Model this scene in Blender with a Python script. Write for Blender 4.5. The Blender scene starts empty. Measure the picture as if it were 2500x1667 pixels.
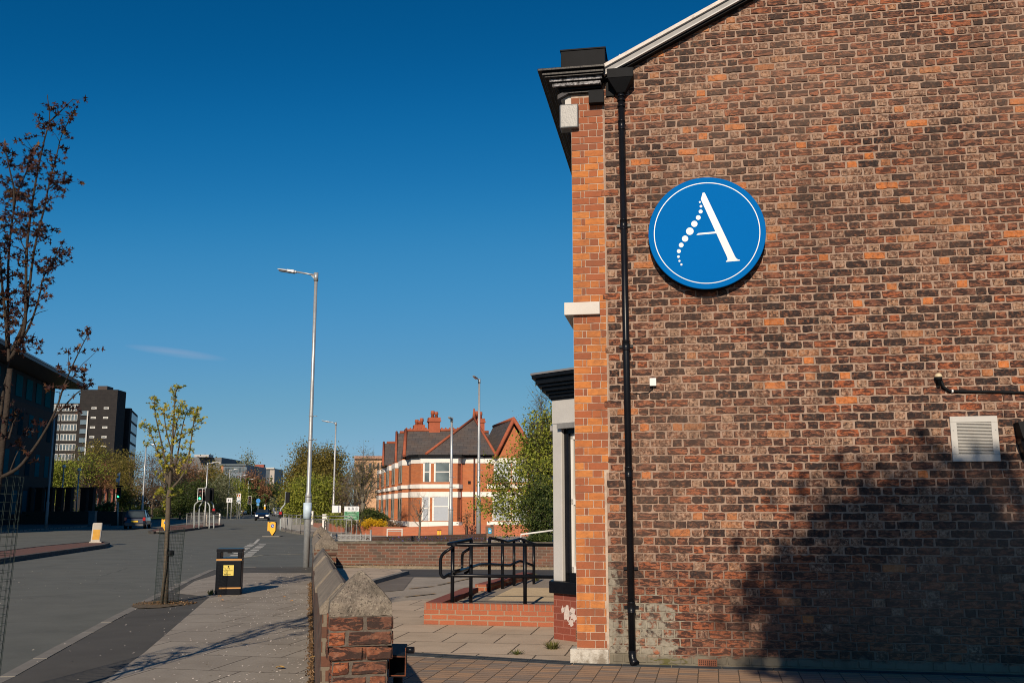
import bpy, math, random
from math import sin, cos, pi, radians, tan, atan2, hypot, sqrt
from mathutils import Vector, Matrix, noise
random.seed(7)
S = bpy.context.scene
COL = S.collection
# ---------------------------------------------------------------- camera, sky, sun
F_PX = 2361.0; EYE = 1.6; PITCH = radians(9.67)
cam = bpy.data.cameras.new('camera'); camo = bpy.data.objects.new('camera', cam); COL.objects.link(camo)
cam.lens = 36.0*F_PX/2500; cam.sensor_width = 36.0; cam.clip_start = 0.05; cam.clip_end = 6000
camo.location = (0, 0, EYE); camo.rotation_euler = (pi/2+PITCH, 0, 0)
S.camera = camo
SUN_EL = radians(26.0); SUN_AZ = radians(10.0)      # the light travels towards this azimuth
wd = bpy.data.worlds.new('World'); S.world = wd; wd.use_nodes = True
nt = wd.node_tree; nt.nodes.clear()
out = nt.nodes.new('ShaderNodeOutputWorld'); bg = nt.nodes.new('ShaderNodeBackground')
sky = nt.nodes.new('ShaderNodeTexSky'); sky.sky_type = 'NISHITA'; sky.sun_disc = False
sky.sun_elevation = SUN_EL; sky.sun_rotation = SUN_AZ+pi
sky.altitude = 0; sky.air_density = 0.7; sky.dust_density = 0.0; sky.ozone_density = 7
sc0 = nt.nodes.new('ShaderNodeVectorMath'); sc0.operation = 'SCALE'; sc0.inputs['Scale'].default_value = 0.085
nt.links.new(sky.outputs[0], sc0.inputs[0])
hs = nt.nodes.new('ShaderNodeRGBCurve')               # deep polarised blue overhead, pale blue low down
for ch, pts in ((0, [(0, 0), (.044, .001), (.063, .008), (.095, .045), (.162, .116), (.262, .195), (.445, .31), (1, .6)]),
                (1, [(0, 0), (.102, .084), (.147, .150), (.220, .250), (.347, .33), (.491, .395), (.638, .455), (1, .7)]),
                (2, [(0, 0), (.254, .25), (.352, .385), (.479, .50), (.658, .55), (.753, .545), (1, .70)])):
    cu_ = hs.mapping.curves[ch]
    while len(cu_.points) < len(pts): cu_.points.new(.5, .5)
    for i_, p_ in enumerate(pts): cu_.points[i_].location = p_; cu_.points[i_].handle_type = 'AUTO_CLAMPED'
hs.mapping.use_clip = False; hs.mapping.update()
nt.links.new(sc0.outputs[0], hs.inputs['Color'])
bg.inputs['Strength'].default_value = 0.1
# thin wisp of cirrus low in the sky (a function of direction only)
geo = nt.nodes.new('ShaderNodeTexCoord')
def wv(op, a, b):
    n = nt.nodes.new('ShaderNodeMath'); n.operation = op
    for i, q in enumerate((a, b)):
        if q is None: continue
        if isinstance(q, (int, float)): n.inputs[i].default_value = q
        else: nt.links.new(q, n.inputs[i])
    return n.outputs[0]
sp = nt.nodes.new('ShaderNodeSeparateXYZ'); nt.links.new(geo.outputs['Generated'], sp.inputs[0])
az = wv('ARCTAN2', sp.outputs[0], sp.outputs[1]); el = wv('ARCSINE', sp.outputs[2], None)
nz = nt.nodes.new('ShaderNodeTexNoise'); nz.inputs['Scale'].default_value = 6; nz.inputs['Detail'].default_value = 5
mp = nt.nodes.new('ShaderNodeMapping'); mp.inputs['Scale'].default_value = (3, 3, 30)
nt.links.new(geo.outputs['Generated'], mp.inputs[0]); nt.links.new(mp.outputs[0], nz.inputs['Vector'])
da = wv('DIVIDE', wv('SUBTRACT', az, -0.337), 0.05)
de = wv('DIVIDE', wv('SUBTRACT', wv('ADD', el, wv('MULTIPLY', az, 0.09)), 0.118), 0.0048)
r2 = wv('ADD', wv('MULTIPLY', da, da), wv('MULTIPLY', de, de))
m_ = wv('MAXIMUM', wv('SUBTRACT', 1.0, r2), 0.0)
m_ = wv('MULTIPLY', wv('MULTIPLY', m_, nz.outputs[0]), 0.34)
mx = nt.nodes.new('ShaderNodeMixRGB'); nt.links.new(m_, mx.inputs[0]); nt.links.new(hs.outputs[0], mx.inputs[1])
mx.inputs[2].default_value = (.50, .46, .55, 1)
sc1 = nt.nodes.new('ShaderNodeVectorMath'); sc1.operation = 'SCALE'; sc1.inputs['Scale'].default_value = 10.0
nt.links.new(mx.outputs[0], sc1.inputs[0]); nt.links.new(sc1.outputs[0], bg.inputs['Color']); nt.links.new(bg.outputs[0], out.inputs[0])
sl = bpy.data.lights.new('sun', 'SUN'); so = bpy.data.objects.new('sun', sl); COL.objects.link(so)
sl.energy = 5.0; sl.angle = radians(0.53); sl.color = (1.0, 0.83, 0.64)
dvec = Vector((sin(SUN_AZ)*cos(SUN_EL), cos(SUN_AZ)*cos(SUN_EL), -sin(SUN_EL)))
so.rotation_euler = dvec.to_track_quat('-Z', 'Y').to_euler(); so.location = (-20, -60, 40)
S.view_settings.view_transform = 'Standard'; S.view_settings.look = 'None'
S.view_settings.exposure = 0.0; S.view_settings.gamma = 1.0
S.render.engine = 'CYCLES'; S.render.resolution_x = 1024; S.render.resolution_y = 682
S.cycles.filter_width = 1.0; S.cycles.max_bounces = 6; S.cycles.transparent_max_bounces = 12

# ---------------------------------------------------------------- survey helpers (sight lines -> real positions)
def ray(px, py):
    x = (px-1250)/F_PX; y = (833.5-py)/F_PX
    return x, cos(PITCH)-y*sin(PITCH), y*cos(PITCH)+sin(PITCH)
def G(px, py, z=0.0):
    r = ray(px, py); t = (z-EYE)/r[2]; return Vector((r[0]*t, r[1]*t, z))
def P(px, py, D):
    r = ray(px, py); t = D/r[1]; return Vector((r[0]*t, D, EYE+r[2]*t))
AZB = radians(9.7)                                     # facade azimuth of the near building
O = Vector((0.645, 10.443, 0)); U = Vector((cos(AZB), -sin(AZB), 0)); V = Vector((sin(AZB), cos(AZB), 0))
def L(u, v, z=0): return O+U*u+V*v+Vector((0, 0, z))
def loc(p):
    d = Vector((p[0]-O[0], p[1]-O[1], 0)); return d.dot(U), d.dot(V)
AZR = radians(-11.6)                                   # main road azimuth
RU = Vector((cos(AZR), -sin(AZR), 0)); RV = Vector((sin(AZR), cos(AZR), 0))

# ---------------------------------------------------------------- materials
def nd(t, kind, **kw):
    n = t.nodes.new(kind)
    for k, v in kw.items():
        if k.startswith('i_'): n.inputs[k[2:].replace('_', ' ')].default_value = v
        else: setattr(n, k, v)
    return n
def newmat(name, rough=.7, spec=.4, metal=0):
    m = bpy.data.materials.new(name); m.use_nodes = True; t = m.node_tree
    b = t.nodes['Principled BSDF']; b.inputs['Roughness'].default_value = rough
    b.inputs['Specular IOR Level'].default_value = spec; b.inputs['Metallic'].default_value = metal
    return m, t, b
def c4(c): return (c[0], c[1], c[2], 1)
def coords(t, uv=False, rot=0, scale=(1, 1, 1)):
    tc = nd(t, 'ShaderNodeTexCoord'); mp = nd(t, 'ShaderNodeMapping')
    mp.inputs['Rotation'].default_value = (0, 0, rot); mp.inputs['Scale'].default_value = scale
    t.links.new(tc.outputs['UV' if uv else 'Object'], mp.inputs[0]); return mp.outputs[0]
def noisen(t, vec, scale, detail=4, rough=.6, dist=0):
    n = nd(t, 'ShaderNodeTexNoise'); n.inputs['Scale'].default_value = scale; n.inputs['Detail'].default_value = detail
    n.inputs['Roughness'].default_value = rough; n.inputs['Distortion'].default_value = dist
    t.links.new(vec, n.inputs['Vector']); return n.outputs[0]
def rampn(t, fac, stops, interp='LINEAR'):
    r = nd(t, 'ShaderNodeValToRGB'); e = r.color_ramp; e.interpolation = interp
    while len(e.elements) < len(stops): e.elements.new(.5)
    for i, (p, c) in enumerate(stops):
        e.elements[i].position = p
        e.elements[i].color = c4(c) if isinstance(c, (tuple, list)) else (c, c, c, 1)
    t.links.new(fac, r.inputs[0]); return r.outputs[0]
def mixn(t, fac, a, b, mode='MIX'):
    m = nd(t, 'ShaderNodeMixRGB', blend_type=mode)
    for i, q in enumerate((fac, a, b)):
        if isinstance(q, (int, float)): m.inputs[i].default_value = q if i == 0 else (q, q, q, 1)
        elif isinstance(q, (tuple, list)): m.inputs[i].default_value = c4(q)
        else: t.links.new(q, m.inputs[i])
    return m.outputs[0]
def mth(t, op, a, b=None):
    n = nd(t, 'ShaderNodeMath', operation=op)
    for i, q in enumerate((a, b)):
        if q is None: continue
        if isinstance(q, (int, float)): n.inputs[i].default_value = q
        else: t.links.new(q, n.inputs[i])
    return n.outputs[0]
def bump(t, b, h, strength=.3, dist=.01):
    n = nd(t, 'ShaderNodeBump'); n.inputs['Strength'].default_value = strength; n.inputs['Distance'].default_value = dist
    t.links.new(h, n.inputs['Height']); t.links.new(n.outputs[0], b.inputs['Normal'])
MC = {}
def M(name, col, rough=.7, spec=.4, metal=0, var=.25, scale=6, fine=90, bs=.25, bd=.004, dark=None, dk=.35, coat=0):
    """painted / mineral surface: broad tone variation, fine grain, optional worn patches"""
    if name in MC: return MC[name]
    m, t, b = newmat(name, rough, spec, metal); v = coords(t)
    n1 = noisen(t, v, scale, 5); n2 = noisen(t, v, fine, 3)
    lo = tuple(c*(1-var) for c in col); hi = tuple(min(1, c*(1+var)) for c in col)
    c = rampn(t, n1, [(.3, lo), (.7, hi)])
    c = mixn(t, .35*min(1, var*3), c, rampn(t, n2, [(.3, tuple(x*.6 for x in col)), (.7, tuple(min(1, x*1.35) for x in col))]))
    if dark is not None:
        n3 = noisen(t, v, scale*.6, 8, .7); c = mixn(t, rampn(t, n3, [(1-dk-.12, 0.), (1-dk+.04, 1.)]), c, dark)
    t.links.new(c, b.inputs['Base Color'])
    if bs: bump(t, b, n2, bs, bd)
    if coat: b.inputs['Coat Weight'].default_value = coat; b.inputs['Coat Roughness'].default_value = .08
    MC[name] = m; return m
def MB_(name, c1, c2, mortar, bw=.225, bh=.079, ms=.010, rough=.85, stain=(.05, .04, .035), sk=.3, uv=True, rot=0, off=.5, bias=0., bd=.006, rs=1):
    """brick / block / flag coursework laid by the texture's own grid in metres"""
    if name in MC: return MC[name]
    m, t, b = newmat(name, rough, .25); v = coords(t, uv, rot)
    w = nd(t, 'ShaderNodeTexBrick'); w.offset = off; w.inputs['Scale'].default_value = 1
    w.inputs['Brick Width'].default_value = bw; w.inputs['Row Height'].default_value = bh; w.inputs['Mortar Size'].default_value = ms
    w.inputs['Mortar Smooth'].default_value = .3; w.inputs['Bias'].default_value = bias
    w.inputs['Color1'].default_value = c4(c1); w.inputs['Color2'].default_value = c4(c2); w.inputs['Mortar'].default_value = c4(mortar)
    dv = mixn(t, .012 if bw < .3 else .02, v, nd_col(t, v, 12)); t.links.new(dv, w.inputs['Vector'])
    n1 = noisen(t, v, 1.3*rs, 6, .65); n2 = noisen(t, v, 55, 4, .7)
    c = mixn(t, rampn(t, n1, [(.42, 0.), (.75, sk)]), w.outputs['Color'], stain)
    c = mixn(t, .5, c, rampn(t, n2, [(.25, .35), (.75, .65)]), 'OVERLAY')
    t.links.new(c, b.inputs['Base Color'])
    h = mixn(t, .25, mth(t, 'SUBTRACT', 1.0, w.outputs['Fac']), n2); bump(t, b, h, .6, bd)
    MC[name] = m; return m
def nd_col(t, v, s):
    n = nd(t, 'ShaderNodeTexNoise'); n.inputs['Scale'].default_value = s; t.links.new(v, n.inputs['Vector']); return n.outputs['Color']
def MG(name, col=(.03, .035, .04), rough=.08):
    if name in MC: return MC[name]
    m, t, b = newmat(name, rough, .8); v = coords(t)
    t.links.new(rampn(t, noisen(t, v, .8, 2), [(.35, tuple(c*.6 for c in col)), (.65, tuple(c*1.5 for c in col))]), b.inputs['Base Color'])
    MC[name] = m; return m
def ME(name, col, st):
    m, t, b = newmat(name, .4); b.inputs['Base Color'].default_value = c4(col)
    b.inputs['Emission Color'].default_value = c4(col); b.inputs['Emission Strength'].default_value = st; return m
def MLEAF(name, cols, trans=.35, rough=.55):
    if name in MC: return MC[name]
    m, t, b = newmat(name, rough, .25)
    at = nd(t, 'ShaderNodeAttribute', attribute_name='rnd')
    k = len(cols); c = rampn(t, at.outputs['Fac'], [(i/(k-1), cc) for i, cc in enumerate(cols)])
    t.links.new(c, b.inputs['Base Color'])
    tr = nd(t, 'ShaderNodeBsdfTranslucent'); t.links.new(mixn(t, 1, c, (1.3, 1.25, .7), 'MULTIPLY'), tr.inputs[0])
    mx = nd(t, 'ShaderNodeMixShader'); mx.inputs[0].default_value = trans
    o = t.nodes['Material Output']; t.links.new(b.outputs[0], mx.inputs[1]); t.links.new(tr.outputs[0], mx.inputs[2]); t.links.new(mx.outputs[0], o.inputs[0])
    MC[name] = m; return m

# ---------------------------------------------------------------- mesh builder
class MB:
    def __init__(s): s.v = []; s.f = []; s.a = []; s.sm = []
    def add(s, vs, fs, a=0., sm=False):
        o = len(s.v); s.v += [tuple(q) for q in vs]
        for f in fs: s.f.append(tuple(i+o for i in f)); s.a.append(a); s.sm.append(sm)
    def box(s, p, q, frame=None, a=0.):
        x0, y0, z0 = p; x1, y1, z1 = q
        vs = [Vector((x, y, z)) for z in (z0, z1) for (x, y) in ((x0, y0), (x1, y0), (x1, y1), (x0, y1))]
        if frame: vs = [frame(*w) for w in vs]
        s.add(vs, [(3, 2, 1, 0), (4, 5, 6, 7), (0, 1, 5, 4), (1, 2, 6, 5), (2, 3, 7, 6), (3, 0, 4, 7)], a); return s
    def prism(s, pts, z0, z1, frame=None, a=0.):
        n = len(pts); vs = [Vector((x, y, z0)) for x, y in pts]+[Vector((x, y, z1)) for x, y in pts]
        if frame: vs = [frame(*w) for w in vs]
        s.add(vs, [tuple(range(n-1, -1, -1)), tuple(range(n, 2*n))]+[(i, (i+1) % n, n+(i+1) % n, n+i) for i in range(n)], a); return s
    def tube(s, pts, r, n=8, a=0., cap=True, sm=True):
        pts = [Vector(p) for p in pts]; rs = r if isinstance(r, (list, tuple)) else [r]*len(pts)
        rings = []; up = None
        for i, p in enumerate(pts):
            d = (pts[min(i+1, len(pts)-1)]-pts[max(i-1, 0)])
            if d.length < 1e-7: d = Vector((0, 0, 1))
            d.normalize()
            if up is None: up = d.orthogonal().normalized()
            else:
                up = up-d*up.dot(d)
                up = up.normalized() if up.length > 1e-5 else d.orthogonal().normalized()
            w = d.cross(up); rings.append([p+(up*cos(2*pi*k/n)+w*sin(2*pi*k/n))*rs[i] for k in range(n)])
        vs = [q for r_ in rings for q in r_]; fs = []
        for i in range(len(pts)-1):
            for k in range(n): fs.append((i*n+k, i*n+(k+1) % n, (i+1)*n+(k+1) % n, (i+1)*n+k))
        s.add(vs, fs, a, sm)
        if cap:
            o = len(s.v)-len(vs); m = (len(pts)-1)*n
            s.f.append(tuple(o+k for k in range(n-1, -1, -1))); s.a.append(a); s.sm.append(False)
            s.f.append(tuple(o+m+k for k in range(n))); s.a.append(a); s.sm.append(False)
        return s
    def disc(s, c, ax, r, t, n=40, a=0.):
        ax = Vector(ax).normalized(); return s.tube([Vector(c), Vector(c)+ax*t], r, n, a)
    def build(s, name, mat, parent=None, uv=True, bevel=0, smooth=None, loc0=None):
        me = bpy.data.meshes.new(name)
        vs = s.v
        if parent is not None and loc0 is None: loc0 = parent.location
        if loc0 is not None: vs = [(x-loc0[0], y-loc0[1], z-loc0[2]) for x, y, z in vs]
        me.from_pydata(vs, [], s.f); me.update()
        if mat is not None: me.materials.append(mat)
        me.polygons.foreach_set('use_smooth', [bool(x) for x in s.sm])
        at = me.attributes.new('rnd', 'FLOAT', 'FACE'); at.data.foreach_set('value', s.a)
        if uv and len(s.f) < 60000:
            ul = me.uv_layers.new(name='UVMap')
            for p in me.polygons:
                nx, ny, nz_ = p.normal
                if abs(nz_) > .75: tx = (1, 0)
                else:
                    h = hypot(nx, ny) or 1; tx = (-ny/h, nx/h)
                for li in p.loop_indices:
                    x, y, z = s.v[me.loops[li].vertex_index]
                    ul.data[li].uv = (x, y) if abs(nz_) > .75 else (x*tx[0]+y*tx[1], z)
        o = bpy.data.objects.new(name, me); COL.objects.link(o)
        if parent is not None: o.parent = parent
        elif loc0 is not None: o.location = loc0
        if bevel:
            b = o.modifiers.new('bevel', 'BEVEL'); b.width = bevel; b.segments = 2; b.limit_method = 'ANGLE'
        return o
def tag(o, label=None, cat=None, group=None, kind=None):
    if label: o['label'] = label
    if cat: o['category'] = cat
    if group: o['group'] = group
    if kind: o['kind'] = kind
    return o
def thing(name, at, label, cat, group=None):
    o = bpy.data.objects.new(name, None); COL.objects.link(o); o.location = Vector(at); o.empty_display_size = .1
    return tag(o, label, cat, group)
def struct(o): o['kind'] = 'structure'; return o

# common paints
m_black = M('black_gloss_paint', (.006, .007, .010), .32, .22, var=.3, scale=8, fine=60, bs=.12, bd=.003)
m_blackm = M('black_matt_paint', (.008, .009, .011), .65, .12, var=.3, scale=5, fine=120, bs=.25)
m_white = M('white_paint', (.74, .73, .70), .5, .4, var=.06, scale=3, fine=80, bs=.1)
m_vent = M('vent_plastic', (.46, .455, .43), .5, .3, var=.06, bs=.05, dark=(.36, .35, .32), dk=.3)
m_wpvc = M('white_plastic', (.7, .7, .68), .35, .5, var=.04, bs=.03)
m_grey = M('grey_masonry_paint', (.47, .465, .45), .55, .35, var=.07, scale=3, fine=70, bs=.2, dark=(.40, .37, .33), dk=.2)
m_galv = M('galvanised_steel', (.40, .42, .43), .42, .5, .45, var=.16, scale=14, fine=60, bs=.12)
m_galvd = M('dull_grey_steel', (.30, .31, .31), .55, .4, .3, var=.15, scale=14, bs=.1)
m_conc, t_, b_ = newmat('weathered_concrete', .95, .15); v_ = coords(t_)
c_ = rampn(t_, noisen(t_, v_, 7, 6, .7), [(.32, (.075, .066, .055)), (.5, (.19, .16, .13)), (.7, (.30, .26, .205))])
c_ = mixn(t_, rampn(t_, noisen(t_, v_, 85, 2, .6), [(.56, 0.), (.66, .42)]), c_, (.40, .36, .29))
c_ = mixn(t_, rampn(t_, noisen(t_, v_, 70, 3, .7), [(.36, .8), (.44, 0.)]), c_, (.04, .036, .03))
c_ = mixn(t_, rampn(t_, noisen(t_, v_, 2.6, 5, .7), [(.52, 0.), (.62, .5)]), c_, (.06, .055, .042))
t_.links.new(c_, b_.inputs['Base Color']); bump(t_, b_, mixn(t_, .5, noisen(t_, v_, 85, 2, .6), noisen(t_, v_, 22, 4, .7)), 1., .014)
m_yel = M('yellow_plastic', (.85, .42, .02), .4, .5, var=.06, bs=.03)
m_yelp = M('yellow_paint', (.55, .40, .08), .6, .3, var=.12, bs=.05)
m_blue = M('blue_sign_film', (.0, .125, .42), .7, .03, var=.03, scale=1, bs=.0)
m_glass = MG('window_glass', (.03, .04, .045))
m_blind = MG('blind_behind_glass', (.35, .40, .44), .2)
m_rubber = M('tyre_rubber', (.015, .015, .016), .8, .2, var=.2, bs=.1)
m_chrome = M('alloy', (.5, .5, .5), .25, .5, .9, var=.05, bs=0)
m_redl = M('red_lens', (.35, .01, .01), .2, .6, var=.1, bs=0)
m_lens = M('clear_lens', (.75, .75, .75), .1, .8, var=.05, bs=0)
m_platey = M('yellow_number_plate', (.75, .5, .03), .4, .4, var=.03, bs=0)
m_platew = M('white_number_plate', (.75, .75, .72), .4, .4, var=.03, bs=0)
m_bark = M('bark', (.10, .082, .062), .95, .15, var=.35, scale=12, fine=60, bs=.8, bd=.01)
m_barkd = M('dark_bark', (.045, .036, .03), .95, .15, var=.35, scale=12, fine=60, bs=.8, bd=.01)
m_barkg = M('grey_bark', (.17, .15, .12), .95, .15, var=.3, scale=12, fine=60, bs=.8, bd=.01)
# ================================================================ ground
def poly(name, pts, z, mat, kind='structure'):
    b = MB(); b.add([(p[0], p[1], z) for p in pts], [tuple(range(len(pts)))])
    o = b.build(name, mat)
    if o.data.polygons[0].normal.z < 0: o.data.flip_normals()
    o['kind'] = kind; return o
def slab(name, pts, z0, z1, mat):
    a = sum(pts[i][0]*pts[(i+1) % len(pts)][1]-pts[(i+1) % len(pts)][0]*pts[i][1] for i in range(len(pts)))
    if a < 0: pts = pts[::-1]
    return struct(MB().prism([(p[0], p[1]) for p in pts], z0, z1).build(name, mat))
def asphalt(name, base, dirt, agg=.5):
    m, t, b = newmat(name, .92, .2); v = coords(t)
    n0 = noisen(t, v, .14, 4, .6); n1 = noisen(t, v, 1.1, 6, .65); n2 = noisen(t, v, 160, 3, .8); n3 = noisen(t, v, 38, 4, .7)
    c = rampn(t, n1, [(.3, tuple(x*.86 for x in base)), (.72, tuple(x*1.16 for x in base))])
    c = mixn(t, rampn(t, n0, [(.42, 0.), (.68, .35)]), c, dirt)
    c = mixn(t, agg, c, rampn(t, n2, [(.3, .33), (.62, .62), (.75, .85)]), 'OVERLAY')
    c = mixn(t, .35, c, rampn(t, n3, [(.3, .4), (.7, .6)]), 'OVERLAY')
    ck = nd(t, 'ShaderNodeTexVoronoi', feature='DISTANCE_TO_EDGE'); ck.inputs['Scale'].default_value = .33; t.links.new(mixn(t, .25, v, nd_col(t, v, 1.7)), ck.inputs['Vector'])
    ckm = mixn(t, 1, rampn(t, ck.outputs['Distance'], [(0., 1.), (.006, 0.)]), rampn(t, n0, [(.5, 0.), (.6, .55)]), 'MULTIPLY'); c = mixn(t, ckm, c, tuple(x*.35 for x in base))
    c = mixn(t, rampn(t, noisen(t, v, .45, 3, .5, 1.5), [(.58, 0.), (.66, .28)]), c, tuple(x*.6 for x in base))
    # scattered pale chips
    vo = nd(t, 'ShaderNodeTexVoronoi'); vo.inputs['Scale'].default_value = 2.3; t.links.new(v, vo.inputs['Vector'])
    c = mixn(t, rampn(t, vo.outputs['Distance'], [(0., .8), (.035, 0.)]), c, (.45, .44, .40))
    t.links.new(c, b.inputs['Base Color']); bump(t, b, n2, .5, .006); return m
m_road = asphalt('road_asphalt', (.126, .133, .121), (.155, .155, .135))
m_foot = asphalt('footway_tarmac', (.086, .084, .078), (.11, .103, .09), .7)
m_drive = asphalt('driveway_tarmac', (.07, .07, .07), (.09, .085, .08), .7)
m_yardc = asphalt('yard_concrete', (.34, .30, .25), (.28, .24, .19), .5)
m_flag = MB_('paving_flags', (.285, .256, .216), (.33, .298, .25), (.10, .085, .068), .9, .9, .010, .9, (.17, .145, .115), .5, False, rot=-AZR, off=0.37, bd=.004)
m_flag2 = MB_('forecourt_flags', (.46, .375, .285), (.52, .425, .325), (.10, .08, .06), .62, .82, .011, .9, (.24, .19, .14), .5, False, rot=AZB, off=0.5, bd=.004)
m_kerb = M('kerb_stone', (.21, .20, .18), .9, .2, var=.2, scale=2, fine=70, bs=.5)
m_block = MB_('block_paving', (.42, .27, .165), (.23, .195, .165), (.09, .07, .05), .19, .105, .006, .9, (.22, .15, .10), .45, False, rot=-AZR, off=0., bd=.006)
m_earth = M('verge_earth', (.09, .07, .05), .95, .1, var=.3, scale=4, fine=40, bs=.8, bd=.03)
m_grass = M('grass', (.05, .085, .018), .95, .1, var=.35, scale=3, fine=30, bs=.9, bd=.05)
m_island = MB_('island_paving', (.20, .095, .07), (.15, .085, .07), (.08, .06, .05), .2, .1, .008, .9, (.12, .08, .07), .4, False)
m_line = M('road_marking', (.48, .47, .42), .8, .2, var=.12, scale=5, fine=30, bs=.3, dark=(.12, .12, .115), dk=.22)
m_lineo = M('worn_road_marking', (.40, .37, .27), .8, .2, var=.12, scale=4, fine=30, bs=.3, dark=(.12, .12, .115), dk=.42)
m_liney = M('worn_yellow_line', (.42, .26, .10), .8, .2, var=.12, scale=4, fine=30, bs=.3, dark=(.2, .17, .13), dk=.5)

ZR = -0.11
poly('ground', [(-2500, -400), (2500, -400), (2500, 3500), (-2500, 3500)], -.16, m_earth)
poly('road', [(-160, -40), (60, -40), (60, 700), (-160, 700)], ZR, m_road)

# street face of the boundary wall is the right edge of the pavement
def WX(y): return -1.137-.206*(y-5.95)
kerb = [(-3.1, -6), (-3.75, 2), (-4.886, 9.635), (-5.75, 14.), (-6.585, 18.42), (-7.25, 22.2), (-7.75, 25.4), (-7.6, 26.2), (-6.9, 26.6)]
pav = kerb+[(-5.4, 26.6), (WX(26.6)+.1, 26.6), (WX(5.9)+.1, 5.9), (WX(5.9)+.1, -6)]
def inset(line, d):
    o = []
    for i, p in enumerate(line):
        a = Vector(line[max(i-1, 0)]+(0,)); b = Vector(line[min(i+1, len(line)-1)]+(0,)); t_ = (b-a).normalized()
        o.append((p[0]+t_.y*d, p[1]-t_.x*d))
    return o
def kerbline(name, line, w=.14, z1=.004, z0=-.16, mat=None):
    line = inset(line, -.004 if w > 0 else .004); inn = inset(line, w); b = MB()
    for i in range(len(line)-1):
        n_ = max(1, int(hypot(line[i+1][0]-line[i][0], line[i+1][1]-line[i][1])/.915))
        for k in range(n_):
            def lp(A, B, s): return (A[0]+(B[0]-A[0])*s, A[1]+(B[1]-A[1])*s)
            s0 = k/n_; s1 = (k+1)/n_-.006; q = [lp(line[i], line[i+1], s0), lp(line[i], line[i+1], s1), lp(inn[i], inn[i+1], s1), lp(inn[i], inn[i+1], s0)]
            j = random.uniform(-.003, .003)
            ar = sum(q[m][0]*q[(m+1) % 4][1]-q[(m+1) % 4][0]*q[m][1] for m in range(4))
            b.prism(q if ar > 0 else q[::-1], z0, z1+j)
    return struct(b.build(name, mat or m_kerb))
kin = inset(kerb, .13)
slab('pavement_base', kin+pav[len(kerb):], -.16, 0, m_foot)
kerbline('kerb', kerb)
poly('pavement', [(-2.2, -6), (-2.9, 4), (-4.067, 11.095), (-5.42, 17.846), (-6.28, 18.6), (-6.9, 21.6), (-7.05, 23.9), (-6.2, 24.25), (-5.45, 24.1), (WX(24.2), 24.2), (WX(5.9), 5.9), (WX(5.9), -6)], .004, m_flag)
# forecourt, driveway, yard
X1 = WX(26.6)+.12
yard = [(WX(26.6)+.1, 26.6), (WX(11.1)+.1, 11.1), L(-.01, .12)[:2], L(9, .12)[:2], L(9, 13)[:2], (12, 27)]
slab('yard_base', [(p[0], p[1]) for p in yard], -.16, -.002, m_yardc)
poly('forecourt_paving', [(WX(11.15)+.1, 11.3), (WX(15)+.1, 15.0), L(-3.6, 6.2)[:2], L(-2.3, 7.9)[:2], L(.1, 8.5)[:2], L(.1, .05)[:2]], .003, m_flag2)
poly('driveway', [(WX(25.4)+.1, 25.6), (WX(22.9)+.1, 23.05), (12, 21.6), (14, 24.6)], .0065, m_drive)
poly('yard_patch', [G(1010, 1408)[:2], G(985, 1440)[:2], G(905, 1448)[:2], G(880, 1425)[:2], G(905, 1408)[:2]], .0055, asphalt('patch_tarmac', (.17, .15, .13), (.14, .12, .1)))
slab('raised_footway', [(WX(19.5)+.15, 19.8), G(905, 1425)[:2], G(985, 1405)[:2], G(975, 1398)[:2], G(900, 1394)[:2], (WX(24)+.15, 24.2)], -.05, .085, m_flag2)
kerbline('footway_kerb', [G(870, 1437)[:2], G(905, 1425)[:2], G(988, 1402)[:2]], .12, .09, -.05, m_kerb)
b = MB()
for (a, c_, w) in (((1145, 1340), (1078, 1368), 5), ):
    pass
for seg in (((1060, 1431), (1000, 1437)), ((1063, 1449), (990, 1457)), ((1150, 1411), (1070, 1428)), ((1150, 1432), (1120, 1441))):
    p, q = G(*seg[0]), G(*seg[1]); d = (q-p).normalized(); n_ = Vector((-d.y, d.x, 0))*.045
    b.add([p+n_+Vector((0, 0, .0105)), p-n_+Vector((0, 0, .0105)), q-n_+Vector((0, 0, .0105)), q+n_+Vector((0, 0, .0105))], [(0, 1, 2, 3)])
struct(b.build('yard_lines', m_liney))
slab('block_paving', [(WX(5.9)+.12, -5), (WX(5.9)+.12, 5.9), (WX(11.1)+.1, 11.2), L(0, -.06)[:2], L(9, -.12)[:2], (9, -5)], -.16, 0, m_block)
# slot drain channel
b = MB(); c0 = Vector((-2.1, 11.42, 0)); c1 = L(0, -.02)
def chan(b, p, q, n_):
    d = (q-p)/n_; s_ = Vector((-d.y, d.x, 0)).normalized()
    for i in range(n_):
        a_ = p+d*i; e_ = a_+d*.985
        vs = [a_-s_*.10, e_-s_*.10, e_+s_*.10, a_+s_*.10]
        b.prism([(w.x, w.y) for w in vs], -.02, .006+random.uniform(0, .002))
        for k in (0, 1):     # raised lips
            o_ = s_*(.045 if k else -.055)
            vs = [a_+o_, e_+o_, e_+o_+s_*.01, a_+o_+s_*.01]; b.prism([(w.x, w.y) for w in vs], .008, .013)
chan(b, c0, c1, 6); chan(b, c1, L(8.5, -.02), 17)
tag(b.build('drain_channel', M('channel_grey', (.035, .042, .05), .7, .3, var=.2, fine=50, bs=.3)), 'grey slot drain channel across the driveway along the foot of the gable wall', 'drain')
# back verge behind the yard
poly('verge', [(WX(26.5)+.1, 26.2), (14, 25.2), (14, 40), (-6.7, 35.4)], .02, m_earth)

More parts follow.
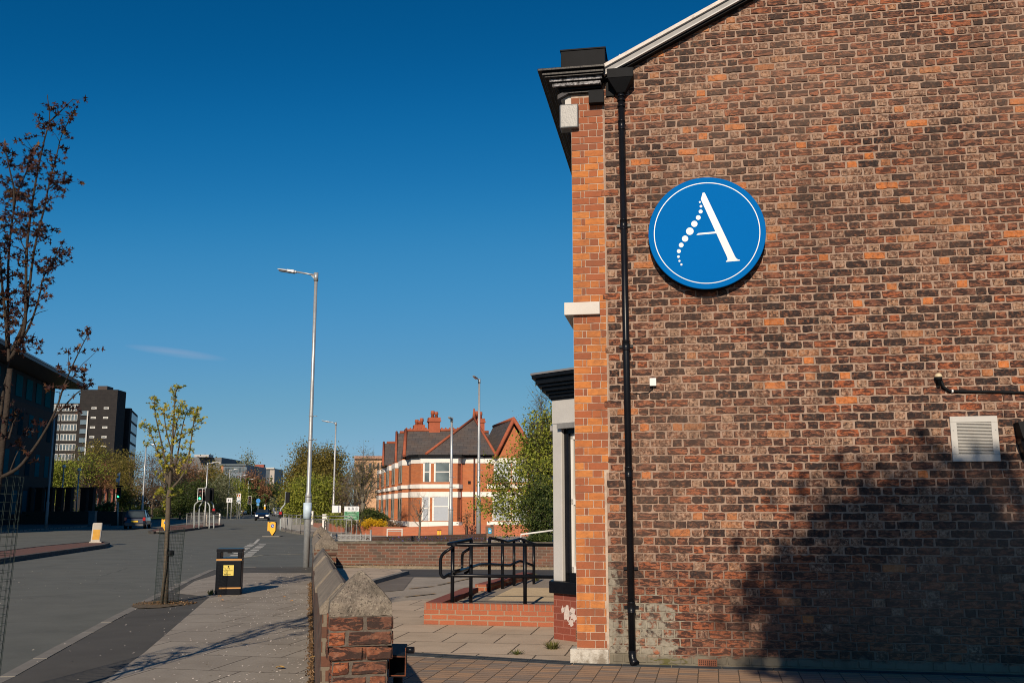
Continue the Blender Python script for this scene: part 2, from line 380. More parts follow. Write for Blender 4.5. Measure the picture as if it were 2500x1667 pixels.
# junction mouth markings
def stripe(b, p, q, w, z=ZR+.006):
    p = Vector((p[0], p[1], 0)); q = Vector((q[0], q[1], 0)); d = (q-p).normalized(); n_ = Vector((-d.y, d.x, 0))*w/2
    b.add([Vector((r_.x, r_.y, z)) for r_ in (p+n_, p-n_, q-n_, q+n_)][::-1], [(3, 2, 1, 0)])
b = MB()
def ln(b, a, c_, w, dash=None):
    p, q = G(a[0], a[1], ZR), G(c_[0], c_[1], ZR)
    if not dash: stripe(b, p, q, w); return
    n_ = dash
    for i in range(n_):
        stripe(b, p+(q-p)*(i/n_), p+(q-p)*((i+.58)/n_), w)
ln(b, (562, 1363), (620, 1325), .32, 9); ln(b, (602, 1358), (643, 1327), .32, 8)
ln(b, (622, 1326), (632, 1316), .14)
struct(b.build('give_way_lines', m_line))
b = MB(); ln(b, (625, 1326.5), (767, 1327.5), .2); struct(b.build('side_road_line', m_line))
b = MB(); ln(b, (586, 1362), (640, 1355), .16); ln(b, (640, 1355), (765, 1351), .16); struct(b.build('worn_side_road_line', m_lineo))
b = MB(); ln(b, (560, 1268), (598, 1262), .15); ln(b, (610, 1259), (622, 1256.8), .15); struct(b.build('lane_lines', m_line))
# far corner pavement round the junction, with the garden side behind it
fk = [(2, 47.5), (-6, 49), (-9.4, 50.2)]+[tuple(G(x, y, ZR)[:2]) for x, y in ((757, 1307), (715, 1302), (685, 1295.5), (677, 1288.5), (681, 1281), (688, 1273), (697, 1265), (706, 1257), (712, 1251), (716, 1246.5))]
slab('far_pavement', [(q[0]+.001, q[1]) for q in fk]+[(-40, 300), (60, 300), (60, 47.5)], -.16, 0, m_yardc)
kerbline('far_kerb', fk[::-1], -.16)
# traffic islands
def island(name, pts, mat=m_island):
    q = [tuple(G(x, y, ZR)[:2]) for x, y in pts]; slab(name, q, -.16, .03, mat)
    ar = sum(q[i][0]*q[(i+1) % len(q)][1]-q[(i+1) % len(q)][0]*q[i][1] for i in range(len(q)))
    q2 = q if ar < 0 else q[::-1]
    kerbline(name+'_kerb', q2+[q2[0]], .18, .045, -.16, M('dark_kerb', (.085, .08, .075), .9, .2, var=.25, bs=.4))
island('traffic_island', [(-420, 1405), (-60, 1384), (0, 1376), (120, 1358), (255, 1338), (268, 1333), (255, 1329.5), (200, 1331.5), (100, 1341), (0, 1354), (-200, 1372)])
island('crossing_island', [(362, 1300), (368, 1303), (400, 1302), (450, 1297), (500, 1290), (540, 1285.5), (547, 1282.5), (535, 1280.5), (500, 1280), (455, 1283), (400, 1290)])
# left-hand pavement and the grass beyond it
lk = [(-24.5, -30), (-25.5, 20), (-30.0, 45), (-34.5, 72), (-38.5, 105), (-44.5, 131), (-53, 175), (-66, 260)]
slab('left_pavement', lk+[(-160, 260), (-160, -30)], -.16, 0, m_foot)
kerbline('left_kerb', lk[::-1], .16)
poly('grass', [(-37.5, 92), (-40.5, 106), (-46.5, 132), (-56, 180), (-120, 180), (-90, 92)], .02, m_grass)
# ================================================================ the near building
# -------- material of the gable: per-brick tone comes from the mesh, scorch and grit from noise
def gable_mat(name, mortar=False, kind='common'):
    m, t, b = newmat(name, .92, .18); v = coords(t)
    fine = noisen(t, v, 130, 4, .75); mid = noisen(t, v, 22, 4, .7)
    st = nd(t, 'ShaderNodeMapping'); st.inputs['Scale'].default_value = (9, 9, 30); t.links.new(v, st.inputs[0])
    streak = noisen(t, st.outputs[0], 1.0, 5, .7, .6)
    big = noisen(t, v, .55, 3, .5)
    if mortar:
        c = rampn(t, mid, [(.3, (.275, .195, .15)), (.7, (.38, .28, .22))])
    else:
        at = nd(t, 'ShaderNodeAttribute', attribute_name='rnd')
        if kind == 'common':
            c = rampn(t, at.outputs['Fac'], [(0., (.020, .018, .020)), (.12, (.030, .025, .025)), (.2, (.11, .056, .042)), (.34, (.165, .076, .05)),
                                             (.48, (.215, .083, .046)), (.58, (.31, .10, .042)), (.68, (.155, .085, .06)), (.78, (.20, .13, .09)), (.9, (.30, .215, .15)), (.955, (.34, .17, .08)), (1., (.52, .18, .045))])
            c = mixn(t, rampn(t, mid, [(.50, 0.), (.62, .55)]), c, (.30, .135, .07))
            m2 = noisen(t, v, 34, 4, .7); hf = rampn(t, at.outputs['Fac'], [(0., .15), (.6, .25), (.7, 1.), (.93, 1.), (.97, .3)])
            c = mixn(t, mixn(t, 1, rampn(t, m2, [(.52, 0.), (.58, .7)]), hf, 'MULTIPLY'), c, (.42, .33, .25))
            c = mixn(t, mixn(t, 1, rampn(t, m2, [(.40, .9), (.47, 0.)]), hf, 'MULTIPLY'), c, (.045, .033, .03))
            # burnt patches inside each brick
            k = rampn(t, streak, [(.475, 0.), (.525, .93)]); k = mixn(t, 1, k, rampn(t, at.outputs['Fac'], [(0., .6), (.2, 1.), (.55, .9), (.66, .7), (.72, .35), (.93, .3), (.96, .1)]), 'MULTIPLY')
            c = mixn(t, k, c, (.020, .017, .019))
            s2 = noisen(t, v, 16, 5, .7, 1.2); c = mixn(t, rampn(t, s2, [(.55, 0.), (.63, .55)]), c, (.05, .034, .03))
            c = mixn(t, rampn(t, fine, [(.60, 0.), (.72, .3)]), c, (.36, .26, .18))
            c = mixn(t, rampn(t, fine, [(.30, .6), (.40, 0.)]), c, (.02, .017, .017))
        else:
            c = rampn(t, at.outputs['Fac'], [(0., (.25, .09, .05)), (.3, (.35, .11, .05)), (.45, (.40, .135, .05)), (.8, (.52, .19, .055)), (1., (.57, .23, .07))])
            c = mixn(t, rampn(t, streak, [(.46, 0.), (.7, .5)]), c, (.24, .085, .04)); c = mixn(t, rampn(t, mid, [(.55, 0.), (.72, .4)]), c, (.13, .06, .04))
            c = mixn(t, rampn(t, fine, [(.28, .5), (.38, 0.)]), c, (.12, .05, .03))
    if not mortar and kind == 'common': c = mixn(t, 1, c, (1.1, .97, .93), 'MULTIPLY')
    # weathered low zone: tighter, redder pointing and a grey cement smear round the downpipe
    sp_ = nd(t, 'ShaderNodeSeparateXYZ'); t.links.new(v, sp_.inputs[0]); uu = sp_.outputs[0]; zz = sp_.outputs[2]
    if mortar:
        lowm = mth(t, 'ADD', zz, mth(t, 'MULTIPLY', mid, .9)); c = mixn(t, rampn(t, mth(t, 'MULTIPLY', lowm, .5), [(.6, .7), (.85, 0.)]), c, (.14, .10, .08))
    def band(x, a, c_, s_):    # smooth box a..c with softness s
        p = mth(t, 'MULTIPLY', mth(t, 'SUBTRACT', x, a), 1/s_); q = mth(t, 'MULTIPLY', mth(t, 'SUBTRACT', c_, x), 1/s_)
        k_ = mth(t, 'MINIMUM', p, q); n_ = nd(t, 'ShaderNodeClamp'); t.links.new(k_, n_.inputs[0]); return n_.outputs[0]
    n9 = noisen(t, v, 6.5, 5, .62)
    if kind == 'common':
        a1 = mth(t, 'MULTIPLY', band(uu, .15, 1.35, .42), band(zz, -.5, .95, .45))
        a2 = mth(t, 'MULTIPLY', band(uu, .18, .60, .16), band(zz, -.5, 1.25, .35))
        sm_ = mth(t, 'MAXIMUM', a1, a2)
        nA = noisen(t, v, 3.4, 5, .75); sm_ = rampn(t, mth(t, 'MULTIPLY', sm_, mth(t, 'ADD', mth(t, 'MULTIPLY', mth(t, 'ADD', n9, nA), .6), .25 if mortar else -.06)), [(.39, 0.), (.44, 1.)])
        cem = rampn(t, mid, [(.3, (.20, .185, .15)), (.7, (.33, .305, .25))]); c = mixn(t, sm_ if mortar else mixn(t, 1, sm_, rampn(t, noisen(t, v, 9, 4, .7), [(.44, .12), (.52, 1.)]), 'MULTIPLY'), c, cem)
        # grey skirt right at the ground and mossy dabs
        sk = rampn(t, mth(t, 'SUBTRACT', zz, mth(t, 'MULTIPLY', n9, .17)), [(.0, 1.), (.035, 0.)]); c = mixn(t, sk, c, (.17, .155, .12))
        ms_ = mth(t, 'MULTIPLY', band(zz, -.1, .12, .05), band(uu, .6, 1.35, .2)); ms_ = rampn(t, mth(t, 'MULTIPLY', ms_, streak), [(.48, 0.), (.56, .8)]); c = mixn(t, ms_, c, (.09, .085, .02))
        # faint salts on the bricks low down
        ef = mth(t, 'MULTIPLY', band(zz, .15, .85, .2), band(uu, 2., 3.4, .5)); ef = rampn(t, mth(t, 'MULTIPLY', ef, mid), [(.60, 0.), (.72, .6)]); c = mixn(t, ef, c, (.4, .36, .33))
    c = mixn(t, rampn(t, big, [(.42, 0.), (.7, .22)]), c, (.20, .115, .08)); c = mixn(t, rampn(t, noisen(t, v, 1.1, 6, .7, .8), [(.55, 0.), (.7, .30)]), c, (.035, .03, .028))
    if kind == 'common':
        dm = nd(t, 'ShaderNodeMapping'); dm.inputs['Scale'].default_value = (3.2, 3.2, .35); t.links.new(v, dm.inputs[0])
        c = mixn(t, rampn(t, noisen(t, dm.outputs[0], 1., 5, .65), [(.52, 0.), (.68, .38)]), c, (.045, .036, .03))
        c = mixn(t, rampn(t, noisen(t, v, .42, 3, .5), [(.5, 0.), (.66, .16)]), c, (.38, .25, .18))
    else: c = mixn(t, rampn(t, noisen(t, v, 2.5, 6, .75), [(.48, 0.), (.62, .32)]), c, (.16, .075, .05))
    t.links.new(c, b.inputs['Base Color'])
    h = mixn(t, .5, fine, mid); bump(t, b, h, .75 if kind == 'common' else .3, .012 if not mortar else .008); return m
m_gb = gable_mat('weathered_common_brick'); m_gm = gable_mat('lime_mortar', True); m_qb = gable_mat('orange_facing_brick', False, 'orange')
m_qm = M('white_pointing', (.44, .35, .28), .9, .2, var=.25, scale=8, fine=60, bs=.4, dark=(.20, .12, .08), dk=.35)
m_orange_wall = MB_('orange_brickwork', (.50, .17, .05), (.36, .12, .05), (.45, .40, .34), .22, .079, .007, .85, (.2, .09, .05), .3)
m_wall_side = MB_('side_brickwork', (.13, .06, .04), (.06, .035, .03), (.26, .2, .15), .22, .079, .011)
building = thing('brick_building', L(0, 0), 'tall brown brick gable-end building with orange brick corner and black cornice', 'building')
BL = O.copy()
def rake(u): return 6.235+.505*u
def bl(u, v, z): return (u, v, z)      # building-local mesh coordinates
def bbuild(b, name, mat, parent=building, **kw):
    o = b.build(name, mat, None, loc0=Vector((0, 0, 0)), **kw)
    o.parent = parent
    return o
building.rotation_euler = (0, 0, -AZB)
UMAX = 9.6; RIDGE = 5.0
CH = .0845
def brickshape(b, u0, u1, z0, z1, proud, a, jit, lim=None, inset_=.005, base=.0):
    w = u1-u0; h = z1-z0; pts = []
    nu = max(2, int(w/.028)); nz_ = 2
    for i in range(nu): pts.append((u0+w*i/nu, z0))
    for i in range(nz_): pts.append((u1, z0+h*i/nz_))
    for i in range(nu): pts.append((u1-w*i/nu, z1))
    for i in range(nz_): pts.append((u0, z1-h*i/nz_))
    cx = (u0+u1)/2; cz = (z0+z1)/2
    q = []
    for i, (x, z) in enumerate(pts):
        corner = i in (0, nu, nu+nz_, 2*nu+nz_)
        jx = random.gauss(0, jit); jz = random.gauss(0, jit)
        if corner: jx -= math.copysign(jit*.7, x-cx); jz -= math.copysign(jit*.7, z-cz)
        q.append((x+jx, z+jz))
    if lim: q = [(x, min(z, lim(x))) for x, z in q]
    n = len(q)
    outer = [(x, -base, z) for x, z in q]
    tilt = random.uniform(-.003, .003); tl2 = random.uniform(-.002, .002)
    inner = [(x+(cx-x)*inset_/(w/2), -proud+tilt*(x-cx)/w+tl2*(z-cz)/h+random.gauss(0, jit*.25), z+(cz-z)*inset_/(h/2)) for x, z in q]
    b.add(outer+inner, [(i, (i+1) % n, n+(i+1) % n, n+i) for i in range(n)], a)
    b.add(inner+[(cx, -proud+random.gauss(0, jit*.3), cz)], [(i, (i+1) % n, n) for i in range(n)], a)
bw_ = MB(); qw_ = MB()
def tone(header):
    r = random.random()
    if header:
        if r < .46: return random.uniform(.76, .93)
        if r < .58: return random.uniform(.28, .50)
        if r < .66: return random.uniform(.50, .62)
        if r < .80: return random.uniform(.64, .74)
        if r < .95: return random.uniform(.0, .22)
        return random.uniform(.93, 1)
    if r < .30: return random.uniform(0, .14)
    if r < .58: return random.uniform(.18, .40)
    if r < .74: return random.uniform(.40, .56)
    if r < .82: return random.uniform(.55, .63)
    if r < .968: return random.uniform(.64, .78)
    return random.uniform(.93, 1.)
row = 0; z = .02
per = .346; st_ = .221; hd = .106; jt = .0
drift = 0
while z < 9.0:
    low = z < .95
    z1 = z+CH
    joint = .0125 if not low else .008
    ph = (0 if row % 2 else per/2)+random.uniform(-.008, .008)+drift
    drift = max(-.03, min(.03, drift+random.uniform(-.006, .006)))
    u = -per*1+ph
    edge = (.362 if z < 1.95 else .405)
    edge += (.0 if row % 2 else .0)
    if row % 7 == 3 and z > 1.95: edge -= .055
    k = 0
    while u < UMAX:
        for hdr in (0, 1):
            w = hd if hdr else st_
            w += random.uniform(-.006, .006)
            a0 = u; a1 = u+w-joint*.4; u += (hd if hdr else st_)+.0175-.008
            if a1 < edge+.03: continue
            a0 = max(a0, edge+.006)
            if a1-a0 < .035: continue
            cu = (a0+a1)/2
            if z1-joint > rake(cu) or cu > UMAX or (cu > RIDGE and z > rake(2*RIDGE-cu)-.03): continue
            tn = tone(hdr)
            if low and random.random() < .55: tn = random.uniform(.36, .62)
            brickshape(bw_, a0, a1, z+joint/2, z1-joint/2+random.uniform(-.001, .001), random.uniform(.005, .011), tn, .0027 if not low else .0018, (lambda x: rake(x)-.01) if cu < RIDGE else None, .004)
    row += 1; z = z1
# -------- orange corner pier, flush bond with thin white pointing
z = .155; row = 0; QH = .0795
while z < 6.16:
    low = z < 1.95; right = (.345 if low else .392)
    if row % 2 == 0: parts = [(.03, .222), (.222, .318), (.318, right)]
    else: parts = [(.03, .128), (.128, .172), (.172, right if not random.random() < .25 else .33)]
    if parts[-1][1] < right-.02: parts.append((parts[-1][1], right))
    for i, (a_, c_) in enumerate(parts):
        if c_-a_ < .02: continue
        t_ = random.choice([.1, .25, .3, .6, .7, .8, .9]) if i != 1 else random.choice([.0, .1, .2, .35, .6])
        if z < .3: t_ = random.uniform(0, .3)
        if z > 5.5: t_ = random.uniform(0, .3)
        brickshape(qw_, a_+.0025, c_-.0025, z+.003, z+QH-.003, .004+random.uniform(0, .002), t_, .0007, None, .002, base=-.001)
    z += QH; row += 1
# mortar backing = the wall itself (a solid gable leaf 0.3 thick)
def gpoly(b, u0, u1, z0, front, back, top):
    us = [u0]+[x for x in (RIDGE,) if u0 < x < u1]+[u1]
    f = [(us[0], z0)]+[(us[-1], z0)]+[(x, top(x)) for x in us[::-1]]
    n = len(f); vs = [(x, front, z) for x, z in f]+[(x, back, z) for x, z in f]
    b.add(vs, [tuple(range(n)), tuple(range(2*n-1, n-1, -1))]+[(i, n+i, n+(i+1) % n, (i+1) % n) for i in range(n)])
def top2(u): return rake(u) if u <= RIDGE else rake(2*RIDGE-u)
gb = MB(); gpoly(gb, .366, UMAX, -.1, 0., .3, top2); gable = bbuild(gb, 'gable_wall', m_gm)
bbuild(bw_, 'gable_bricks', m_gb, uv=False)
qb = MB(); qb.box((.03, 0.0005, -.1), (.366, .3, 6.24)); qb.box((.366, -.0015, 1.95), (.394, .02, 6.2)); bbuild(qb, 'corner_pier', m_qm)
bbuild(qw_, 'corner_bricks', m_qb, uv=False)
# body behind: facade along v, far wall, floor-to-eaves
fb = MB(); fb.box((.034, .3, -.1), (.33, 10.2, 6.24)); bbuild(fb, 'facade', m_orange_wall)
fb = MB(); fb.box((UMAX-.3, .3, -.1), (UMAX, 10.2, 6.2)); fb.box((.33, 9.9, -.1), (UMAX-.3, 10.2, 6.2)); bbuild(fb, 'rear_wall', m_wall_side)
m_slate = MB_('roof_slate', (.075, .075, .085), (.055, .055, .06), (.03, .03, .03), .25, .2, .006, .7, (.09, .07, .05), .4)
rb = MB()
for s_ in (0, 1):
    def rp(u, v, dz): return (u if not s_ else 2*RIDGE-u, v, rake(u)+dz)
    a_ = [rp(-.12, -.05, .0), rp(RIDGE, -.05, .0), rp(RIDGE, 10.3, .0), rp(-.12, 10.3, .0)]
    c_ = [(x, y, z+.05) for x, y, z in a_]
    rb.add(a_+c_, [(0, 1, 2, 3), (7, 6, 5, 4), (0, 4, 5, 1), (1, 5, 6, 2), (2, 6, 7, 3), (3, 7, 4, 0)])
bbuild(rb, 'roof', m_slate)
# verge: painted bargeboard with moulding, mortar verge strip above
def along(b, p, q, u0=.36, u1=RIDGE, both=True):
    """p,q = (v, dz) rectangle swept up the rake"""
    for s_ in ((0, 1) if both else (0,)):
        f = lambda u, v, dz: (u if not s_ else 2*RIDGE-u, v, rake(u)+dz)
        v0, d0 = p; v1, d1 = q
        vs = [f(u0, v0, d0), f(u0, v1, d0), f(u0, v1, d1), f(u0, v0, d1), f(u1, v0, d0), f(u1, v1, d0), f(u1, v1, d1), f(u1, v0, d1)]
        b.add(vs, [(0, 1, 2, 3), (7, 6, 5, 4), (0, 4, 5, 1), (1, 5, 6, 2), (2, 6, 7, 3), (3, 7, 4, 0)])
m_barge = M('aged_silver_paint', (.30, .30, .30), .6, .2, var=.14, scale=10, fine=80, bs=.4, bd=.004, dark=(.16, .15, .14), dk=.16)
b = MB(); along(b, (-.125, -.045), (-.075, .022)); bbuild(b, 'bargeboard', m_barge)
b = MB(); along(b, (-.135, -.06), (-.085, -.0455)); bbuild(b, 'bargeboard_bead', M('bead_paint', (.5, .5, .49), .6, var=.06))
b = MB(); along(b, (-.155, .0225), (-.06, .037)); along(b, (-.15, .037), (.0, .068)); bbuild(b, 'verge_mortar', M('verge_white', (.62, .58, .54), .9, .2, var=.12, scale=16, fine=60, bs=.7, bd=.01, dark=(.28, .18, .14), dk=.3))
b = MB(); along(b, (-.09, -.09), (-.001, -.0)); bbuild(b, 'verge_shade_strip', m_blackm)  # strip coloured black to stand for the deep shadow under the bargeboard
# cornice returned round the corner
m_corn = M('thick_black_gloss', (.006, .007, .009), .4, .15, var=.3, scale=9, fine=28, bs=.5, bd=.006)
b = MB()
prof = [(.0, .035, 6.235, 6.265), (.045, .0, 6.265, 6.285), (.075, 0, 6.285, 6.325), (.11, 0, 6.325, 6.335), (.135, 0, 6.335, 6.375), (.19, 0, 6.375, 6.395), (.215, 0, 6.395, 6.435), (.26, 0, 6.435, 6.465)]
for o_, _, z0, z1 in prof:
    b.box((-.06-o_, -.05-o_*.8, z0), (.37+o_*.25, .0-.001, z1)); b.box((-.06-o_, 0, z0), (.034, 10.2, z1))
bbuild(b, 'cornice', m_corn, bevel=.006)
b = MB()
b.box((-.165, -.1385, 6.292), (.38, -.1, 6.325)); b.box((-.195, -.1605, 6.34), (.395, -.12, 6.374)); bbuild(b, 'cornice_fillet', M('black_gloss_painted_shine', (.42, .42, .44), .4, .4, .2, var=.4, scale=30, fine=160, bs=1., bd=.01, dark=(.02, .02, .02), dk=.45))  # silver tone paints the shiny highlight onto the black fillets
b = MB(); b.box((-.04, .012, 6.05), (.034, 10.2, 6.235)); b.box((-.1, .012, 6.19), (-.0405, 10.2, 6.234)); bbuild(b, 'cornice_frieze', m_grey)
for k in range(7):
    b = MB(); v_ = -.075+k*1.45; b.prism([(-.095, v_), (.118, v_), (.118, v_+.16), (-.095, v_+.16)], 5.815, 6.1)
    if k: b = MB(); b.prism([(-.095, v_), (.034, v_), (.034, v_+.16), (-.095, v_+.16)], 5.815, 6.1)
    bbuild(b, 'corbel', M('silver_grey_paint', (.155, .165, .17), .4, .5, var=.1, scale=12, fine=60, bs=.5), bevel=.015)
b = MB(); b.box((.24, -.10, 6.085), (.41, -.012, 6.234)); bbuild(b, 'cornice_block', m_blackm)
b = MB(); b.box((-.075, -.06, 6.47), (.43, .42, 6.745)); b.box((-.085, -.07, 6.745), (.44, .43, 6.765)); bbuild(b, 'gutter_box', m_blackm, bevel=.004)
b = MB(); b.box((.43, -.03, 6.18), (.53, .0, 6.6)); bbuild(b, 'eaves_shade_board', m_blackm)  # board blacked so its colour carries the deep shadow at the eaves
# string course stone
b = MB(); b.box((-.065, -.055, 3.665), (.325, .3, 3.805)); b.box((-.065, .3, 3.665), (.033, 1.2, 3.805)); bbuild(b, 'string_course', M('white_stone', (.60, .57, .53), .7, .3, var=.07, scale=4, fine=70, bs=.3), bevel=.006)
# plinth block
b = MB(); b.box((-.04, -.03, -.02), (.36, .02, .145)); b.box((-.04, .02, -.02), (.033, .2, .145)); bbuild(b, 'plinth_block', M('flaking_white_paint', (.52, .50, .45), .8, .3, var=.1, scale=9, fine=60, bs=.6, bd=.01, dark=(.22, .19, .15), dk=.42), bevel=.008)
# air brick low in the gable
b = MB(); b.box((1.262, -.016, .008), (1.452, -.0005, .075)); abk = bbuild(b, 'air_brick', M('terracotta', (.22, .09, .055), .9, .2, var=.2, bs=.4))
b = MB()
for i in range(9):
    for j in range(3): b.box((1.275+i*.0192, -.0175, .018+j*.018), (1.284+i*.0192, -.0165, .028+j*.018))
bbuild(b, 'air_brick_holes', m_blackm)
# -------- bay window
bay = thing('bay_window', (0, 0, 0), None, None); bay.parent = building
del_keys = []
foot = [(.034, 1.45), (-.44, 1.8), (-.44, 3.6), (.034, 3.95)]
def off(d): return [(.034, 1.45-d*1.25), (-.44-d, 1.8-d*.45), (-.44-d, 3.6+d*.45), (.034, 3.95+d*1.25)]
def bayp(name, mat, z0, z1, d, **kw):
    b = MB(); q = off(d); b.prism(q[::-1] if False else q[::-1], z0, z1); return bbuild(b, name, mat, **kw)
m_redb = MB_('painted_red_brick', (.25, .065, .04), (.19, .055, .04), (.30, .12, .09), .225, .079, .008, .7, (.14, .05, .04), .35)
bayp('bay_base', m_redb, -.1, .55, 0.)
bayp('bay_sill', m_black, .55, .695, .055, bevel=.01)
bayp('bay_frieze', m_grey, 2.63, 2.93, 0.005)
for z0, z1, d in ((2.93, 2.955, .02), (2.955, 3.0, .045), (3.0, 3.04, .08), (3.04, 3.09, .13), (3.09, 3.13, .17), (3.13, 3.2, .205), (3.2, 3.245, .25)):
    bayp('bay_cornice', m_corn, z0, z1, d, bevel=.004)
bayp('bay_roof', M('lead', (.22, .22, .23), .6, .4, .2, var=.1), 3.245, 3.27, .265)
def seg(p, q, s0, s1, th, z0, z1, inn=.0):
    p = Vector(p+(0,)); q = Vector(q+(0,)); d = (q-p); l = d.length; d.normalize(); n_ = Vector((-d.y, d.x, 0))
    if n_.x > 0 and False: n_ = -n_
    a_ = p+d*s0*l; c_ = p+d*s1*l
    # inward = +u side
    inw = Vector((-d.y, d.x, 0)); 
    if inw.x < 0: inw = -inw
    vs = [a_+inw*inn, c_+inw*inn, c_+inw*(inn+th), a_+inw*(inn+th)]
    ar = sum(vs[i].x*vs[(i+1) % 4].y-vs[(i+1) % 4].x*vs[i].y for i in range(4))
    if ar < 0: vs = vs[::-1]
    return MB().prism([(w.x, w.y) for w in vs], z0, z1)
A_, B_, C_, D_ = foot
for (p, q, s0, s1) in ((A_, B_, .74, 1.), (A_, B_, 0, .12), (B_, C_, 0., .1), (B_, C_, .45, .55), (B_, C_, .9, 1.), (C_, D_, 0, .26)):
    bbuild(seg(p, q, s0, s1, .14, .695, 2.63), 'bay_post', m_grey, bevel=.008)
for (p, q, s0, s1) in ((A_, B_, .12, .74), (B_, C_, .1, .45), (B_, C_, .55, .9), (C_, D_, .26, .9)):
    fr = MB(); w_ = (s1-s0)
    for q0, q1, za, zb in ((s0, s0+.16*w_, .695, 2.6), (s1-.2*w_, s1, .695, 2.6), (s0, s1, 2.5, 2.629), (s0, s1, .696, .8)):
        g_ = seg(p, q, q0, q1, .05, za, zb, .05); fr.v += []; fr.add(g_.v, g_.f)
    bbuild(fr, 'window_frame', m_black)
    fr = MB()
    for q0, q1, za, zb in ((s0+.16*w_, s0+.24*w_, .8, 2.5), (s1-.3*w_, s1-.2*w_, .8, 2.5), (s0+.2*w_, s1-.2*w_, 1.62, 1.69), (s0+.2*w_, s1-.2*w_, .8, .87), (s0+.2*w_, s1-.2*w_, 2.43, 2.5)):
        g_ = seg(p, q, q0, q1, .03, za, zb, .09); fr.add(g_.v, g_.f)
    bbuild(fr, 'sash', m_white)
    bbuild(seg(p, q, s0, s1, .008, .72, 2.6, .125), 'pane', m_glass)
bbuild(seg(A_, B_, .1, .78, .075, 2.56, 2.628, -.06), 'window_hood', M('hood_paint', (.2, .2, .2), .5))
bbuild(seg(B_, C_, .12, .88, .075, 2.56, 2.628, -.06), 'window_hood', M('hood_paint', (.2, .2, .2), .5))
# white paint splash and vent on the bay base
def splash(cx_s, cz, r, n, seed):
    rr = random.Random(seed); pts = []
    for i in range(n):
        a_ = 2*pi*i/n; k = r*(.45+.75*rr.random()); pts.append((cx_s+k*cos(a_)*.8, cz+k*sin(a_)))
    return pts
p_ = Vector(A_+(0,)); q_ = Vector(B_+(0,)); dd = (q_-p_).normalized(); nn = Vector((dd.y, -dd.x, 0))
if nn.x > 0: nn = -nn
b = MB()
for cx_s, cz, r, sd in ((.36, .33, .10, 3), (.27, .31, .08, 5), (.30, .22, .06, 8), (.43, .36, .05, 9)):
    pts = splash(cx_s, cz, r, 14, sd); n_ = len(pts)
    base = [p_+dd*s_+nn*.002 for s_, z_ in pts]
    b.add([(w.x, w.y, z_) for w, (s_, z_) in zip(base, pts)], [tuple(range(n_))])
bbuild(b, 'paint_splash', M('splash_white', (.55, .48, .45), .7, .3, var=.2, scale=20, fine=60, bs=.3))
b = MB()
def on_bay(s_, o_): w = p_+dd*s_+nn*o_; return (w.x, w.y)
q4 = [on_bay(.08, .0), on_bay(.08, .012), on_bay(.22, .012), on_bay(.22, 0)]
b.prism(q4, .03, .14); bbuild(b, 'bay_vent', M('terracotta', (.22, .09, .055)))
b = MB()
for i in range(6):
    for j in range(5):
        s_ = .092+i*.021; q4 = [on_bay(s_, .0125), on_bay(s_, .0135), on_bay(s_+.011, .0135), on_bay(s_+.011, .0125)]; b.prism(q4, .042+j*.019, .053+j*.019)
bbuild(b, 'bay_vent_holes', m_blackm)
for o_ in [x for x in bpy.data.objects if x.parent == building and (x.name.startswith('bay_') or x.name.split('.')[0] in ('window_frame', 'sash', 'pane', 'window_hood', 'paint_splash')) and x != bay]:
    o_.parent = bay
# -------- things fixed to the gable
def wthing(name, u, v, z, label, cat, group=None):
    o = thing(name, L(u, v, z), label, cat, group); o.rotation_euler = (0, 0, -AZB); return o
def wb(b, name, mat, parent, bevel=0, uv=True):
    lu, lv = loc(parent.location); lz = parent.location.z
    o = b.build(name, mat, None, loc0=Vector((lu, lv, lz)), bevel=bevel, uv=uv); o.location = (0, 0, 0); o.parent = parent; return o
dp = wthing('downpipe', .605, -.06, .02, 'black cast-iron downpipe with square hopper on the gable wall', 'downpipe')
x = .603; pts = [(x, -.062, .13), (x, -.062, 6.19)]
b = MB().tube(pts, .036, 20, cap=True); wb(b, 'pipe', m_black, dp)
for z in (.52, 1.9, 3.25, 4.6, 5.75): wb(MB().tube([(x, -.062, z), (x, -.062, z+.01), (x, -.062, z+.012), (x, -.062, z+.10), (x, -.062, z+.102), (x, -.062, z+.115)], [.037, .044, .041, .041, .045, .037], 20), 'collar', m_black, dp)
for z in (6.02, 6.09, 6.14): wb(MB().tube([(x, -.062, z), (x, -.062, z+.018)], .046, 20), 'collar', m_black, dp)
for z in (.56, .95, 3.29, 4.64): wb(MB().box((x-.075, -.03, z), (x+.075, -.004, z+.03)), 'bracket', m_black, dp)
b = MB().tube([(x, -.062, .15), (x, -.065, .09), (x+.012, -.078, .045), (x+.035, -.10, .02)], [.038, .04, .042, .046], 18); wb(b, 'shoe', m_black, dp)
b = MB()
b.box((x-.145, -.20, 6.32), (x+.145, -.012, 6.43))
t0 = [(x-.14, -.195, 6.32), (x+.14, -.195, 6.32), (x+.14, -.015, 6.32), (x-.14, -.015, 6.32)]; t1 = [(x-.045, -.10, 6.18), (x+.045, -.10, 6.18), (x+.045, -.02, 6.18), (x-.045, -.02, 6.18)]
b.add(t1+t0, [(3, 2, 1, 0), (0, 1, 5, 4), (1, 2, 6, 5), (2, 3, 7, 6), (3, 0, 4, 7)]); wb(b, 'hopper', m_blackm, dp, .004)
b = MB().tube([(x-.02, -.05, 6.43), (x-.02, -.05, 6.6)], .035, 12); b.box((x-.012, -.06, 6.44), (x-.005, -.05, 6.66)); wb(b, 'cable_tail', m_grey, dp)
b = MB().tube([(x+.01, -.04, 6.44), (x+.01, -.04, 6.5), (x+.01, -.035, 6.66)], [.035, .03, .008], 10); wb(b, 'light_sensor', m_galv, dp)
